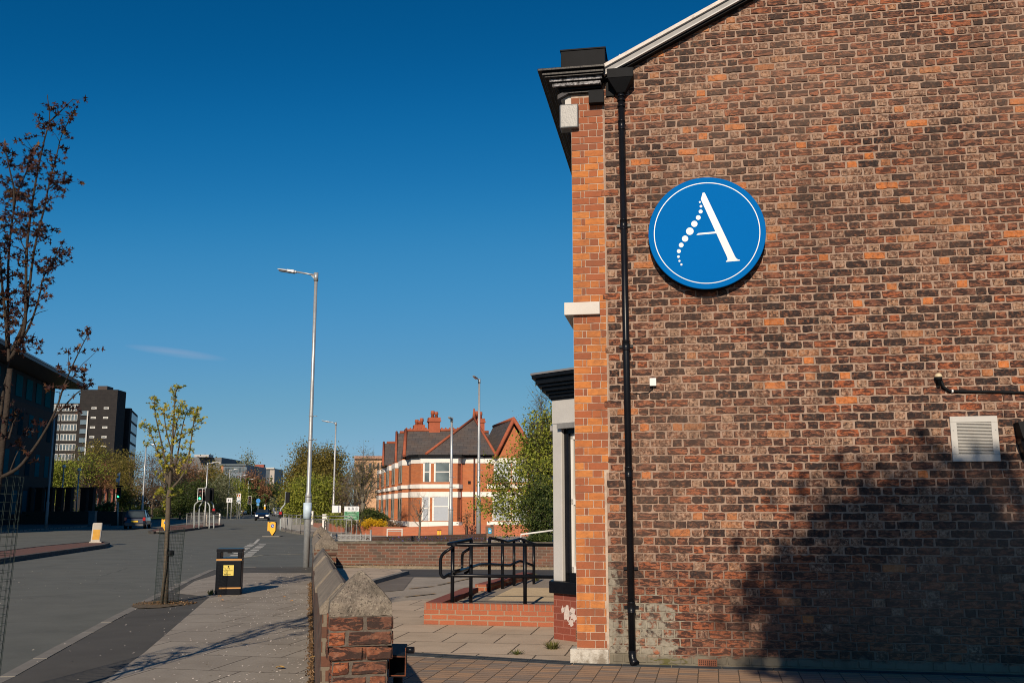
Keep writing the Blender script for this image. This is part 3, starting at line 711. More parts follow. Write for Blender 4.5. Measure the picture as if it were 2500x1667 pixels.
# round sign
sg = wthing('round_sign', 1.49, -.001, 4.53, 'round blue sign box with a white ringed letter A on the gable wall', 'sign')
R_ = .618; SU, SZ = 1.492, 4.497; TH = .135
b = MB(); pr = [(0, 1.), (-.004, 1.), (-TH+.012, 1.)]
b.tube([(SU, -.001, SZ), (SU, -TH+.006, SZ)], R_, 96, cap=True); wb(b, 'sign_case', m_blackm, sg)
b = MB(); b.tube([(SU, -TH+.006, SZ), (SU, -TH-.004, SZ), (SU, -TH-.009, SZ)], [R_+.002, R_+.002, R_-.004], 96, cap=True); wb(b, 'sign_face', m_blue, sg)
FY = -TH-.0105
SW = M('white_sign_film', (.62, .63, .64), .35, .4, var=.02, bs=0)
def ring(b, r0, r1, n=96):
    vs = [(SU+r*cos(2*pi*k/n), FY, SZ+r*sin(2*pi*k/n)) for r in (r0, r1) for k in range(n)]
    vs2 = [(x_, FY+.003, z_) for x_, _, z_ in vs]
    b.add(vs+vs2, [(k, (k+1) % n, n+(k+1) % n, n+k) for k in range(n)]+[(2*n+k, 3*n+k, 3*n+(k+1) % n, 2*n+(k+1) % n) for k in range(n)]+[(n+k, n+(k+1) % n, 3*n+(k+1) % n, 3*n+k) for k in range(n)]+[(k, 2*n+k, 2*n+(k+1) % n, (k+1) % n) for k in range(n)])
b = MB(); ring(b, R_*.893, R_*.908); wb(b, 'ring', SW, sg)
# letter traced in sign-face units: crop px (0..1617) centre (814,746), radius 706 horiz, 662 vert
def sp_(x_, y_): return (SU+(x_-814)/706*R_, SZ-(y_-746)/662*R_+(x_-814)/706*R_*.0)
def shape(b, pts):
    n = len(pts); f = [(sp_(*p)[0], FY, sp_(*p)[1]) for p in pts]; k = [(x_, FY+.003, z_) for x_, _, z_ in f]
    b.add(f+k, [tuple(range(n)), tuple(range(2*n-1, n-1, -1))]+[(i, n+i, n+(i+1) % n, (i+1) % n) for i in range(n)])
b = MB()
shape(b, [(783, 267), (759, 345), (1046, 1040), (1053, 1062), (1052, 1078), (1035, 1092), (1033, 1101), (1199, 1093), (1199, 1083), (1176, 1078), (1158, 1064), (1142, 1040), (808, 267)])
shape(b, [(712, 748), (690, 769), (936, 759), (928, 738)])
wb(b, 'letter_a', SW, sg)
for cx_, cy_, r in ((745, 377, 12), (757, 428, 16), (751, 491, 24), (720, 562, 29), (670, 635, 38), (612, 720, 46), (552, 806, 38), (503, 880, 29), (472, 951, 24), (465, 1016, 16), (476, 1067, 13), (498, 1110, 13)):
    b = MB(); shape(b, [(cx_+r*cos(-2*pi*k/24), cy_+r*.96*sin(-2*pi*k/24)) for k in range(24)]); wb(b, 'dot', SW, sg)
b = MB(); b.tube([(x, -.03, 4.71), (x+.1, -.006, 4.735), (x+.28, -.006, 4.72), (SU-R_*.95, -.01, 4.755)], .004, 6); wb(b, 'sign_cable', m_blackm, sg)
# alarm sensor
al = wthing('alarm_sensor', .88, -.001, 2.9, 'small white square sensor box beside the downpipe', 'sensor')
b = MB().box((.845, -.06, 2.865), (.915, -.012, 2.95)); wb(b, 'housing', m_wpvc, al, .005)
b = MB().tube([(.88, -.02, 2.865), (.875, -.012, 2.84), (.83, -.01, 2.80), (.74, -.01, 2.79), (.66, -.015, 2.795)], .0045, 6); wb(b, 'cable', m_blackm, al)
# vent grille
vg = wthing('vent_grille', 4.07, -.001, 2.04, 'square white louvred vent grille near the right edge of the gable wall', 'vent')
u0, u1, z0, z1 = 3.842, 4.292, 2.043, 2.497
b = MB(); e = .062
for p, q in (((u0, -.022, z0), (u1, -.001, z0+e+.01)), ((u0, -.022, z1-e), (u1, -.001, z1)), ((u0, -.022, z0+e+.01), (u0+e, -.001, z1-e)), ((u1-e, -.022, z0+e+.01), (u1, -.001, z1-e))): b.box(p, q)
wb(b, 'frame', m_vent, vg, .004)
b = MB(); n_ = 22
for i in range(n_):
    za = z0+e+.012+(z1-e-z0-e-.012)*i/n_; zb = za+(z1-z0-2*e-.012)/n_*.80
    b.add([(u0+e, -.024, za), (u1-e, -.024, za), (u1-e, -.008, zb), (u0+e, -.008, zb), (u0+e, -.020, za-.002), (u1-e, -.020, za-.002), (u1-e, -.004, zb-.003), (u0+e, -.004, zb-.003)], [(0, 1, 2, 3), (4, 7, 6, 5), (0, 4, 5, 1), (1, 5, 6, 2), (2, 6, 7, 3), (3, 7, 4, 0)])
wb(b, 'louvres', m_vent, vg)
b = MB().box((u0+e, -.003, z0+e), (u1-e, -.0015, z1-e)); wb(b, 'duct', m_blackm, vg)
for uu_ in (u0+.025, u1-.025):
    for zz_ in (z0+.145, z1-.14): wb(MB().tube([(uu_, -.022, zz_), (uu_, -.026, zz_)], .006, 8), 'screw', m_galvd, vg)
# dome camera on a cable
cc = wthing('sensor_lamp', 3.755, -.03, 2.88, 'small cream-domed black light sensor on a black cable', 'sensor')
cu, cz = 3.758, 2.885
b = MB(); b.tube([(cu, -.045, cz-.075), (cu, -.045, cz-.02), (cu, -.045, cz-.018), (cu, -.045, cz+.01)], [.016, .026, .034, .036], 16); wb(b, 'body', m_blackm, cc)
b = MB(); b.tube([(cu, -.045, cz+.01), (cu, -.045, cz+.022), (cu, -.045, cz+.04), (cu, -.045, cz+.052)], [.038, .037, .03, .012], 16); wb(b, 'dome', M('cream_plastic', (.6, .5, .33), .4, var=.05, bs=0), cc)
b = MB(); b.tube([(cu+.02, -.04, cz-.02), (cu+.045, -.03, cz-.09), (cu+.10, -.02, cz-.13), (cu+.22, -.015, cz-.135), (cu+.5, -.015, cz-.145), (cu+.9, -.015, cz-.165), (cu+3., -.015, cz-.2)], .0155, 10); wb(b, 'cable', m_blackm, cc)
b = MB(); b.tube([(cu+.12, -.016, cz-.131), (cu+.137, -.016, cz-.132)], .02, 10); wb(b, 'cable_clip', m_wpvc, cc)
# black wall lantern / speaker at the right edge
wl = wthing('wall_floodlight', 4.6, -.001, 2.1, 'black wall-mounted floodlight at the far right edge of the gable', 'light')
b = MB(); b.add([(4.44, -.16, 2.42), (4.75, -.16, 2.49), (4.75, -.001, 2.49), (4.44, -.001, 2.42), (4.46, -.20, 2.26), (4.75, -.20, 2.26), (4.75, -.001, 2.26), (4.46, -.001, 2.26)], [(0, 1, 2, 3), (7, 6, 5, 4), (4, 5, 1, 0), (5, 6, 2, 1), (6, 7, 3, 2), (7, 4, 0, 3)]); wb(b, 'hood', m_blackm, wl)
b = MB(); b.add([(4.45, -.15, 2.26), (4.75, -.15, 2.26), (4.75, -.001, 2.26), (4.45, -.001, 2.26), (4.5, -.09, 2.06), (4.75, -.09, 2.06), (4.75, -.001, 2.06), (4.5, -.001, 2.06)], [(0, 3, 2, 1), (7, 4, 5, 6), (4, 0, 1, 5), (5, 1, 2, 6), (6, 2, 3, 7), (7, 3, 0, 4)]); wb(b, 'body', m_black, wl)
# ================================================================ boundary wall, yard wall, ramp
m_oldbrick = MB_('old_wall_brick', (.17, .065, .038), (.075, .052, .042), (.20, .165, .125), .235, .086, .013, .9, (.05, .045, .04), .5)
m_oldbrick2 = MB_('yard_wall_brick', (.20, .085, .055), (.10, .065, .05), (.20, .17, .14), .235, .077, .010, .9, (.06, .055, .05), .55)
m_ridge = M('ribbed_coping_stone', (.22, .19, .155), .9, .2, var=.3, scale=5, fine=45, bs=1., bd=.014, dark=(.10, .095, .085), dk=.3)
PX_ = [0.]
def rw(x, y, z):     # frame along the main road: x to the right, y forward, origin on the wall street face at y=5.95
    p = Vector((-1.137, 5.95, 0))+RU*(x+PX_[0])+RV*y; p.z = z; return p
def pier(name, y, w, ztop, zcap, label, front_bricks=False, capk=0., grp=None):
    o = thing(name, rw(w/2, y+w/2, 0), label, 'pier', grp)
    if not front_bricks:
        b = MB().box((.03, y, -.1), (.03+w, y+w, ztop-.09), rw); b.build('shaft', m_oldbrick, o)
        b = MB().box((.0, y-.015, ztop-.09), (w+.06, y+w+.015, ztop), rw); b.build('capping_course', m_oldbrick, o)
    a0 = .005; a1 = w+.055; y0 = y-.02; y1 = y+w+.02; zm = ztop+.075; cx = (a0+a1)/2; cy = (y0+y1)/2
    b = MB()
    n = 7; base = [(a0, y0), (a1, y0), (a1, y1), (a0, y1)]
    # hipped cap with worn arrises, gridded for a rough outline
    rr = random.Random(int(y*10)); rings = []
    def ringat(k, z):
        pts = []
        for i in range(4):
            p = base[i]; q = base[(i+1) % 4]
            for s_ in range(n): pts.append((p[0]+(q[0]-p[0])*s_/n, p[1]+(q[1]-p[1])*s_/n))
        out_ = []
        for i, (x_, y_) in enumerate(pts):
            kk = k*(1+rr.gauss(0, .006)) - (.012 if i % n == 0 else 0)
            out_.append(rw(cx+(x_-cx)*kk, cy+(y_-cy)*kk, z+rr.gauss(0, .0022)))
        return out_
    levels = [(1., ztop+.001), (1., ztop+.04), (.985, zm), (.93, zm+(zcap-zm)*.09), (.7, zm+(zcap-zm)*.35), (.45, zm+(zcap-zm)*.61), (.22, zm+(zcap-zm)*.84), (.07, zcap-.004)]
    rs = [ringat(k, z) for k, z in levels]; m_ = 4*n; vs = [v for r_ in rs for v in r_]+[rw(cx, cy, zcap)]
    fs = [tuple(range(m_-1, -1, -1))]
    for j in range(len(rs)-1): fs += [(j*m_+i, j*m_+(i+1) % m_, (j+1)*m_+(i+1) % m_, (j+1)*m_+i) for i in range(m_)]
    j = len(rs)-1; fs += [(j*m_+i, j*m_+(i+1) % m_, (j+1)*m_) for i in range(m_)]
    b.add(vs, fs, sm=False); b.build('cap_stone', m_conc, o)
    return o
w1 = .325; PX_[0] = .042
def mono(name, y, w, zt):
    """real bricks on the front and side faces of the nearest pier"""
    pass
p1 = pier('gate_pier', 0.0, w1, .953, 1.208, 'brick gate pier with pyramid stone cap nearest the viewer', True)
m_pierb = gable_mat('pier_brick'); m_pierm = M('pier_mortar', (.12, .10, .082), .95, .2, var=.25, scale=14, fine=80, bs=.8, bd=.01)
def pface(b, nrm, x0, x1, z0, z1, toneset, proud=.007):
    """bricks on a vertical face; nrm 0 = front (towards -y), 1 = right side (+x), 2 = left side"""
    bb = MB(); z = z1; row = 0; r_ = 0
    cuts = {0: [[.0, .215, .245, x1-x0], [.0, .095, .17, x1-x0]]}
    while z > z0:
        zb = z-.086; segs = [(x0, x0+.205), (x0+.22, x1)] if row % 2 == 0 else [(x0, x0+.10), (x0+.115, x1)]
        for a_, c_ in segs:
            brickshape(bb, a_+.004, c_-.002, zb+.006, z-.006, proud+random.uniform(-.002, .003), toneset[r_ % len(toneset)], .0022, None, .006); r_ += 1
        z = zb; row += 1
    return bb
wd_ = w1
wide0, wide1 = .0, w1+.06
ts = [.44, .30, .57, .36, .40, .50, .58, .42, .52, .33, .46, .62]
for nm, xa, xb, za, zb, yo in (('upper', wide0+.005, wide1-.005, .953-.172, .953, -.015), ('lower', .03, .03+w1-.0, .953-.172-.086*10, .953-.172, 0)):
    core = MB().box((xa, yo, za if nm == 'upper' else -.1), (xb, w1+(.015 if nm == 'upper' else 0), zb), rw); core.build('shaft', m_pierm, p1)
    for side in (0, 1, 2):
        if side == 0: bb = pface(None, 0, xa, xb, za, zb, ts); f = lambda v: rw(v[0], yo+v[1], v[2])
        elif side == 1: bb = pface(None, 1, 0, w1, za, zb, ts[3:]+ts[:3]); f = lambda v: rw(xb-v[1], yo+v[0], v[2])
        else: bb = pface(None, 2, 0, w1, za, zb, ts[5:]+ts[:5]); f = lambda v: rw(xa+v[1], yo+w1-v[0]+(.015 if nm == 'upper' else 0), v[2])
        bb.v = [tuple(f(v)) for v in bb.v]; bb.build('shaft_bricks', m_pierb, p1, uv=False)
PX_[0] = 0.
p2 = pier('gate_pier', 10.55, .33, .90, 1.17, 'brick pier with pyramid stone cap halfway along the boundary wall')
p3 = pier('gate_pier', 21.2, .36, .80, 1.08, 'worn brick pier at the far corner of the boundary wall')
def walling(name, ya, yb_, ztop, zr, label, step=2.0, drop=0.):
    o = thing(name, rw(.11, (ya+yb_)/2, 0), label, 'wall')
    b = MB(); nn_ = 6
    for i in range(nn_):
        y0 = ya+(yb_-ya)*i/nn_; y1 = ya+(yb_-ya)*(i+1)/nn_; k0 = (1-i/nn_); k1 = (1-(i+1)/nn_)
        vs = [rw(x_, y_, z_) for y_, zt_ in ((y0, ztop+drop*k0), (y1, ztop+drop*k1)) for x_, z_ in ((.012, -.1), (.232, -.1), (.232, zt_), (.012, zt_))]
        b.add(vs, [(0, 1, 2, 3)]*(i == 0)+[(7, 6, 5, 4)]*(i == nn_-1)+[(0, 4, 5, 1), (1, 5, 6, 2), (2, 6, 7, 3), (3, 7, 4, 0)])
    b.build('brickwork', m_oldbrick, o)
    n = int((yb_-ya)/step); st_ = (yb_-ya)/n
    b = MB(); rr = random.Random(int(ya*7))
    for i in range(n):
        y0 = ya+i*st_+.003; y1 = ya+(i+1)*st_-.003; dz = rr.uniform(-.018, .012); dq0 = drop*(1-i/n); dq1 = drop*(1-(i+1)/n); dx = rr.uniform(-.012, .012)
        prof = [(-.015, ztop+.001), (-.018, ztop+.03), (.11, zr), (.134, zr), (.262, ztop+.03), (.259, ztop+.001)]
        prof = [(x_+dx, z_+(dz if z_ > ztop+.002 else 0)) for x_, z_ in prof]; m_ = 36
        vs = []; N = len(prof)
        for k in range(m_+1):
            y_ = y0+(y1-y0)*k/m_
            for j, (x_, z_) in enumerate(prof):
                g_ = (.005*rr.random() if k % 2 else 0)*(1 if 0 < j < N-1 else 0); vs.append(rw(x_+(g_ if x_ < .12 else -g_), y_, z_-g_+dq0+(dq1-dq0)*k/m_))
        fs = [tuple(range(N)), tuple(m_*N+j for j in range(N-1, -1, -1))]
        for k in range(m_): fs += [(k*N+j, (k+1)*N+j, (k+1)*N+(j+1) % N, k*N+(j+1) % N) for j in range(N)]
        b.add(vs, fs)
    b.build('coping_stones', m_ridge, o)
    return o
walling('boundary_wall', w1+.02, 10.53, .74, .92, drop=.19, label= 'low brick boundary wall with ridged coping between the two nearer piers')
walling('boundary_wall', 10.9, 21.18, .72, .88, drop=.03, label= 'far length of the low boundary wall between middle and corner piers')
# gate fixings by the nearest pier
gk = thing('gate_keep', P(970, 1627, 6.2), 'rusty open steel gate box fixed low on the nearest pier', 'gate fitting')
c = P(970, 1625, 6.12); m_rust = M('rusted_steel', (.18, .055, .025), .8, .3, .2, var=.4, scale=20, fine=90, bs=.5, dark=(.03, .02, .018), dk=.4)
bx = Vector((cos(-.06), sin(-.06), 0)); by = Vector((-.09, .995, 0))
def gf(x, y, z): return c+bx*x+by*y+Vector((0, 0, z))
b = MB(); W_, H_, T_ = .052, .058, .006
b.box((-W_, 0, -H_), (-W_+T_, .5, H_), gf); b.box((W_-T_, 0, -H_), (W_, .5, H_), gf); b.box((-W_, 0, H_), (W_, .5, H_+T_), gf); b.box((-W_, 0, -H_-T_), (W_, .5, -H_), gf)
b.box((W_, 0, H_-.02), (W_+.006, .04, H_+.06), gf); b.box((-W_+T_, .18, -H_), (W_-T_, .186, H_), gf)
b.box((-W_-.07, .02, -.02), (-W_, .06, .02), gf)
b.build('box', m_blackm, gk)
b = MB()
for p, q in (((-W_, -.003, -H_), (-W_+T_, 0, H_)), ((W_-T_, -.003, -H_), (W_, 0, H_+.05)), ((-W_+T_, -.003, H_-T_), (W_-T_, 0, H_)), ((-W_+T_, -.003, -H_), (W_-T_, 0, -H_+T_))): b.box(p, q, gf)
b.build('rim', m_rust, gk)
b = MB(); r_ = .022
b.tube([gf(W_+.002+.02*0, .01, H_+.035)+Vector((cos(a)*0, 0, 0)) for a in (0,)]*1+[gf(W_+.05, .01, H_+.035)], [.02, .02], 12)
b.build('knob', m_black, gk)
b = MB(); b.tube([gf(-.0, .25, -H_), gf(-.0, .25, -c.z-.02)], .03, 12); b.build('post', m_blackm, gk)
# yard back wall
o = thing('yard_wall', (-1.5, 27, 0), 'long low brick wall with mossy concrete coping at the back of the yard', 'wall')
A0 = Vector((WX(27.0)+.42, 27.15, 0)); A1 = Vector((7.2, 25.55, 0)); d = (A1-A0).normalized(); n_ = Vector((-d.y, d.x, 0)); LN = (A1-A0).length
def yw(x, y, z): p = A0+d*x+n_*y; p.z = z; return p
b = MB().box((0, 0, -.1), (LN, .23, .60), yw); b.build('brickwork', m_oldbrick2, o)
b = MB()
k = 0; x = -.02
while x < LN:
    w_ = .9+random.uniform(-.1, .1); dz = random.uniform(-.006, .006); b.box((x, -.03, .601), (min(x+w_-.008, LN), .26, .66+dz), yw); x += w_
b.build('coping', M('mossy_coping', (.15, .13, .105), .95, .2, var=.25, scale=7, fine=50, bs=.8, bd=.012, dark=(.06, .06, .035), dk=.4), o)
# pale gravelly margin at its foot
b = MB(); b.box((0, -.75, -.05), (LN, -.0, .03), yw); b.box((0, -.87, -.05), (LN, -.755, .06), yw); struct(b.build('wall_margin', M('gravel_margin', (.23, .19, .14), .95, .2, var=.4, scale=14, fine=40, bs=.9, bd=.02)))
# ramp and its brick upstand
rp_ = thing('access_ramp', L(-1.6, 5.2), 'raised concrete access platform edged in bright red brick beside the bay', 'ramp')
m_redbr = MB_('red_ramp_brick', (.37, .115, .055), (.31, .095, .05), (.30, .235, .17), .225, .07, .009, .8, (.24, .09, .06), .35)
m_redso = MB_('soldier_course', (.37, .115, .055), (.30, .09, .05), (.25, .19, .14), .075, .3, .008, .8, (.24, .09, .06), .35, off=0)
m_redtop = M('brick_on_edge_top', (.22, .075, .055), .85, .2, var=.15, scale=8, bs=.4)
m_plat = asphalt('platform_concrete', (.29, .25, .205), (.25, .215, .175), .5)
def lb(b, name, mat, parent, **kw): return b.build(name, mat, parent, **kw)
def LL(x, y, z): return L(x, y, z)
b = MB().box((-2.4, 2.99, -.05), (.0, 3.11, .205), LL); lb(b, 'front_wall', m_redbr, rp_)
b = MB().box((-2.39, 2.985, .2055), (.0, 3.11, .285), LL); lb(b, 'front_soldier_course', m_redso, rp_)
b = MB().box((-2.4, 3.112, -.05), (-2.28, 5.6, .2), LL); lb(b, 'side_wall', m_redbr, rp_)
b = MB().box((-2.405, 3.112, .2), (-2.17, 5.6, .285), LL); lb(b, 'side_coping', m_redtop, rp_)
b = MB().prism([(-2.17, 3.115), (.03, 3.115), (.03, 8.6), (-1.9, 8.6), (-2.0, 6.3), (-2.17, 5.6)], -.05, .215, LL); lb(b, 'platform', m_plat, rp_)
ps = [loc(G(1160, 1441, .22)), loc(G(1193, 1441, .22)), loc(G(1300, 1411, .22)), loc(G(1275, 1409, .22))]
b = MB().prism([ps[0], ps[1], ps[2], ps[3]], -.02, .31, LL); lb(b, 'rear_upstand', m_redbr, rp_)
b = MB().prism([(x_, y_) for x_, y_ in ps], .3105, .325, LL); lb(b, 'rear_coping', m_redtop, rp_)
# tactile ribs near the head of the ramp
b = MB()
for i in range(26):
    v_ = 4.3+i*.09; b.box((-1.75, v_, .2155), (-.62, v_+.035, .2215), LL)
lb(b, 'tactile_strips', M('tactile_paving', (.33, .27, .19), .9, .2, var=.1), rp_)
# railings
rl = thing('handrail', L(-1.5, 3.4), 'black tubular steel handrail round the access ramp', 'handrail')
def tb(name, pts, r=.024, fil=True):
    """polyline with rounded corners"""
    pts = [Vector(p) for p in pts]; o_ = [pts[0]]
    for i in range(1, len(pts)-1):
        a_, p, c_ = pts[i-1], pts[i], pts[i+1]; k = min(.09, (a_-p).length*.4, (c_-p).length*.4)
        s0 = p+(a_-p).normalized()*k; s1 = p+(c_-p).normalized()*k
        for t_ in (0, .25, .5, .75, 1): o_.append(s0*(1-t_)**2+p*2*t_*(1-t_)+s1*t_*t_)
    o_.append(pts[-1]); b = MB().tube(o_, r, 12); return b.build(name, m_black, rl, uv=False)
D1 = 13.72
def q8(x, y, D): return P(1060+x/7.467, 1290+y/7.467, D)
for x_, yb_, yt, D in ((340, 1320, 300, 13.9), (1655, 1362, 290, 13.78), (675, 1275, 205, 14.6), (1010, 1122, 170, 16.4), (1245, 1060, 225, 17.0), (1455, 1000, 225, 17.6), (1640, 900, 200, 18.0), (1815, 968, 290, 18.0), (500, 765, 430, 15.5)):
    a_ = q8(x_, yb_, D); c_ = q8(x_, yt, D)
    if x_ == 500: continue
    tb('post', [Vector((c_.x, c_.y, .2)), Vector((c_.x, c_.y, c_.z))], .027)
a_ = q8(255, 285, 13.8)
tb('top_rail', [q8(2300, 296, 13.7), q8(360, 285, 13.9), q8(245, 280, 13.95), q8(675, 195, 14.6)])
tb('top_rail', [q8(1010, 165, 16.4), q8(1345, 238, 17.3), q8(1575, 178, 17.9), q8(1830, 285, 18.0), q8(2300, 292, 18.4)], .022)
tb('top_rail', [q8(360, 292, 13.78), q8(760, 312, 15.4), q8(1010, 300, 16.4)], .022)
tb('mid_rail', [q8(2300, 882, 13.7), q8(300, 850, 13.9), q8(230, 850, 13.95)])
tb('loop_rail', [q8(345, 330, 13.8), q8(115, 480, 13.85), q8(115, 830, 13.85), q8(170, 895, 13.85), q8(260, 835, 13.9), q8(480, 765, 14.4), q8(820, 650, 15.9), q8(1010, 645, 16.4), q8(1380, 665, 17.4), q8(1570, 580, 17.9), q8(1830, 680, 18.0)], .022)
tb('loop_rail', [q8(675, 340, 14.7), q8(510, 450, 15.2), q8(508, 760, 15.2), q8(380, 770, 14.3)], .022)
tb('loop_rail', [q8(350, 780, 13.8), q8(520, 740, 14.8), q8(700, 710, 15.2), q8(640, 770, 15.0), q8(560, 810, 14.9)], .02)
# ================================================================ litter bin
bn = thing('litter_bin', G(553, 1450), 'black square litter bin with gold bands and a yellow notice on the pavement', 'bin')
bp = G(524, 1452.5); bwid = .452; ex = Vector((.985, .17, 0)).normalized(); ey = Vector((-ex.y, ex.x, 0))
def bf(x, y, z): return bp+ex*x+ey*y+Vector((0, 0, z))
Hb = .83; dpt = .40
b = MB(); b.box((0, 0, 0), (bwid, dpt, Hb*.74), bf); b.box((-.004, -.004, Hb*.74), (bwid+.004, dpt+.004, Hb*.80), bf)
b.build('body', m_black, bn, bevel=.012)
b = MB()
for x_ in (0, bwid-.075): b.box((x_, 0.0, Hb*.80), (x_+.075, dpt, Hb*.93), bf)
b.box((-.006, -.006, Hb*.93), (bwid+.006, dpt+.006, Hb), bf); b.box((bwid*.42, -.002, Hb*.905), (bwid*.60, .02, Hb*.93), bf)
b.build('hood', m_black, bn, bevel=.008)
for q_, w_ in (((-.002, -.0045, Hb*.745), (bwid+.002, -.0002, Hb*.78)), ((.15*bwid, -.004, Hb*.135), (bwid+.002, -.0002, Hb*.165))): MB().box(q_, w_, bf).build('gold_band', M('gold_band', (.5, .25, .07), .45, .5, var=.1, bs=.05), bn)
b = MB(); b.box((.29*bwid, -.0055, Hb*.42), (.70*bwid, -.0003, Hb*.645), bf); b.build('notice', M('notice_yellow', (.65, .52, .11), .5, .4, var=.06, bs=0), bn)
b = MB(); b.box((.33*bwid, -.0075, Hb*.523), (.66*bwid, -.006, Hb*.533), bf); b.box((.34*bwid, -.0075, Hb*.45), (.60*bwid, -.006, Hb*.457), bf)
b.tube([bf(.49*bwid, -.006, Hb*.615), bf(.49*bwid, -.008, Hb*.615)], .016, 10); b.box((.46*bwid, -.0075, Hb*.565), (.49*bwid, -.006, Hb*.585), bf); b.box((.52*bwid, -.0075, Hb*.56), (.55*bwid, -.006, Hb*.58), bf)
b.build('notice_print', m_blackm, bn)
# ================================================================ street lamps, signals, signs
def lamp(base, Ht, arm, label, r0=.10, r1=.045, head=.62, armlen=1., droop=.0, mat=None, group='street lamps'):
    """arm = unit-ish horizontal vector towards which the outreach points"""
    mat = mat or m_galv
    o = thing('street_lamp', base, label, 'street lamp', group); B_ = Vector(base)
    arm = Vector(arm).normalized()
    b = MB(); hb = min(1.9, Ht*.24)
    b.tube([B_+Vector((0, 0, z)) for z in (-.1, hb-.12, hb-.02, hb+.1, Ht*.6, Ht)], [r0, r0*.98, r0*1.0, r0*.72, r0*.58, r1], 16); b.build('column', mat, o, uv=False)
    if r0 > .08:
        MB().tube([B_+Vector((0, 0, hb-.06)), B_+Vector((0, 0, hb+.0))], r0*1.04, 16).build('collar', m_galvd, o, uv=False)
        for z in (Ht*.42, Ht*.5): MB().tube([B_+Vector((0, 0, z)), B_+Vector((0, 0, z+.02))], r0*.78, 12).tube([B_+Vector((r0*.5, 0, z+.01)), B_+Vector((r0*1.9, 0, z+.01))], .01, 6).build('clamp', m_galvd, o, uv=False)
    T = B_+Vector((0, 0, Ht)); up = Vector((0, 0, 1))
    b = MB(); b.tube([T-up*.22, T+up*.02], r1*1.35, 12); e = T-up*.05+arm*(armlen-head)+up*(armlen-head)*.2; b.tube([T-up*.05, e], r1*.55, 10)
    b.add([T-up*.05+arm*.03, T-up*.18+arm*.03, T-up*.045+arm*.16], [(0, 1, 2), (2, 1, 0)])
    b.build('arm', mat, o, uv=False)
    sd = arm.cross(up); b = MB()
    secs = [(0, .035, .05), (.06*head, .05, .055), (.12*head, .085, .06), (.45*head, .095, .05), (.5*head, .085, .035), (.95*head, .07, .025), (head, .04, .015)]
    vs = []; fs = []
    for x_, w_, h_ in secs:
        c_ = e+arm*x_+up*(x_*.17)
        vs += [c_+sd*w_-up*h_*.6, c_+sd*w_*.8+up*h_*.5, c_-sd*w_*.8+up*h_*.5, c_-sd*w_-up*h_*.6]
    for i in range(len(secs)-1): fs += [(i*4+j, i*4+(j+1) % 4, (i+1)*4+(j+1) % 4, (i+1)*4+j) for j in range(4)]
    fs += [(3, 2, 1, 0), tuple(len(secs)*4-4+j for j in range(4))]
    b.add(vs, fs); b.build('lantern', M('lantern_grey', (.5, .51, .52), .4, .5, .3, var=.06), o, uv=False)
    b = MB(); vs = []
    for x_, w_ in ((.13*head, .07), (.92*head, .055)):
        c_ = e+arm*x_+up*(x_*.17-.042); vs += [c_+sd*w_, c_-sd*w_]
    b.add(vs+[v-up*.014 for v in vs], [(0, 1, 3, 2), (4, 6, 7, 5), (0, 4, 5, 1), (2, 3, 7, 6), (0, 2, 6, 4), (1, 5, 7, 3)]); b.build('lens', MG('lamp_glass', (.1, .1, .1), .2), o, uv=False)
    return o
LAMPG = 'grey street lamps along the roads'
l1 = G(747, 1384); a_ = P(772, 668, l1.y)
o = lamp(l1, a_.z, (-1, .1, 0), 'tallest galvanised street lamp standing on the pavement beside the low wall', .086, .047, .55, 1.12, group=LAMPG)
b = MB(); s_ = l1+Vector((0, 0, 1.28)); b.tube([s_+Vector((-.012, -.012, .0)), s_+Vector((-.012, -.012, .42))], .112, 14); b.build('sticker', M('blue_white_sticker', (.5, .62, .72), .5, var=.2, scale=8), o, uv=False)
def lp(px, py, D, top, **kw):
    B_ = P(px, py, D); B_.z = kw.pop('z', 0); T = P(top[0], top[1], D); return lamp(B_, T.z, **kw)
lp(812, 1300, 68, (818, 1031), arm=(-1, -.2, 0), label='grey street lamp behind the guard rail beside the white gate piers', r0=.11, r1=.05, head=.6, armlen=1.0, group=LAMPG)
lp(1168, 1308, 50.5, (1172, 926), arm=(-.35, -.93, 0), label='tall street lamp in front of the red house pointing at the viewer', r0=.12, r1=.05, head=.5, armlen=.8, group=LAMPG)
lp(1100, 1308, 50.3, (1108, 1020), arm=(-.3, -.95, 0), label='shorter street lamp in front of the red house bay window', r0=.12, r1=.055, head=.3, armlen=.4, group=LAMPG)
lp(112, 1285, 74, (126, 998), arm=(1, -.1, 0), label='teal shaded street lamp by the dark office building', r0=.11, r1=.06, head=.75, armlen=1.15, group=LAMPG, mat=M('shaded_galv', (.2, .25, .27), .5, var=.1))
lp(345, 1278, 88, (359, 1086), arm=(1, .2, 0), label='grey street lamp behind the dark hatchback', r0=.11, r1=.05, head=.6, armlen=1., group=LAMPG)
lp(499, 1283, 77, (505, 1130), arm=(1, 0, 0), label='slim street lamp rising from the crossing island', r0=.09, r1=.045, head=.5, armlen=.8, group=LAMPG)
lp(556, 1255, 140, (559, 1147), arm=(1, 0, 0), label='street lamp before the blue glass office', r0=.13, r1=.07, head=.8, armlen=1.3, group=LAMPG)
lp(583, 1245, 175, (586, 1161), arm=(1, 0, 0), label='street lamp rising behind the tall direction sign', r0=.13, r1=.08, head=.9, armlen=1.4, group=LAMPG)
lp(604, 1246, 205, (607, 1170), arm=(1, 0, 0), label='street lamp between the silver car and the dark oncoming car', r0=.15, r1=.08, head=.9, armlen=1.4, group=LAMPG)
lp(749, 1290, 105, (753, 1095), arm=(-1, 0, 0), label='street lamp mostly hidden behind the tallest lamp column', r0=.10, r1=.05, head=.9, armlen=1.1, group=LAMPG)
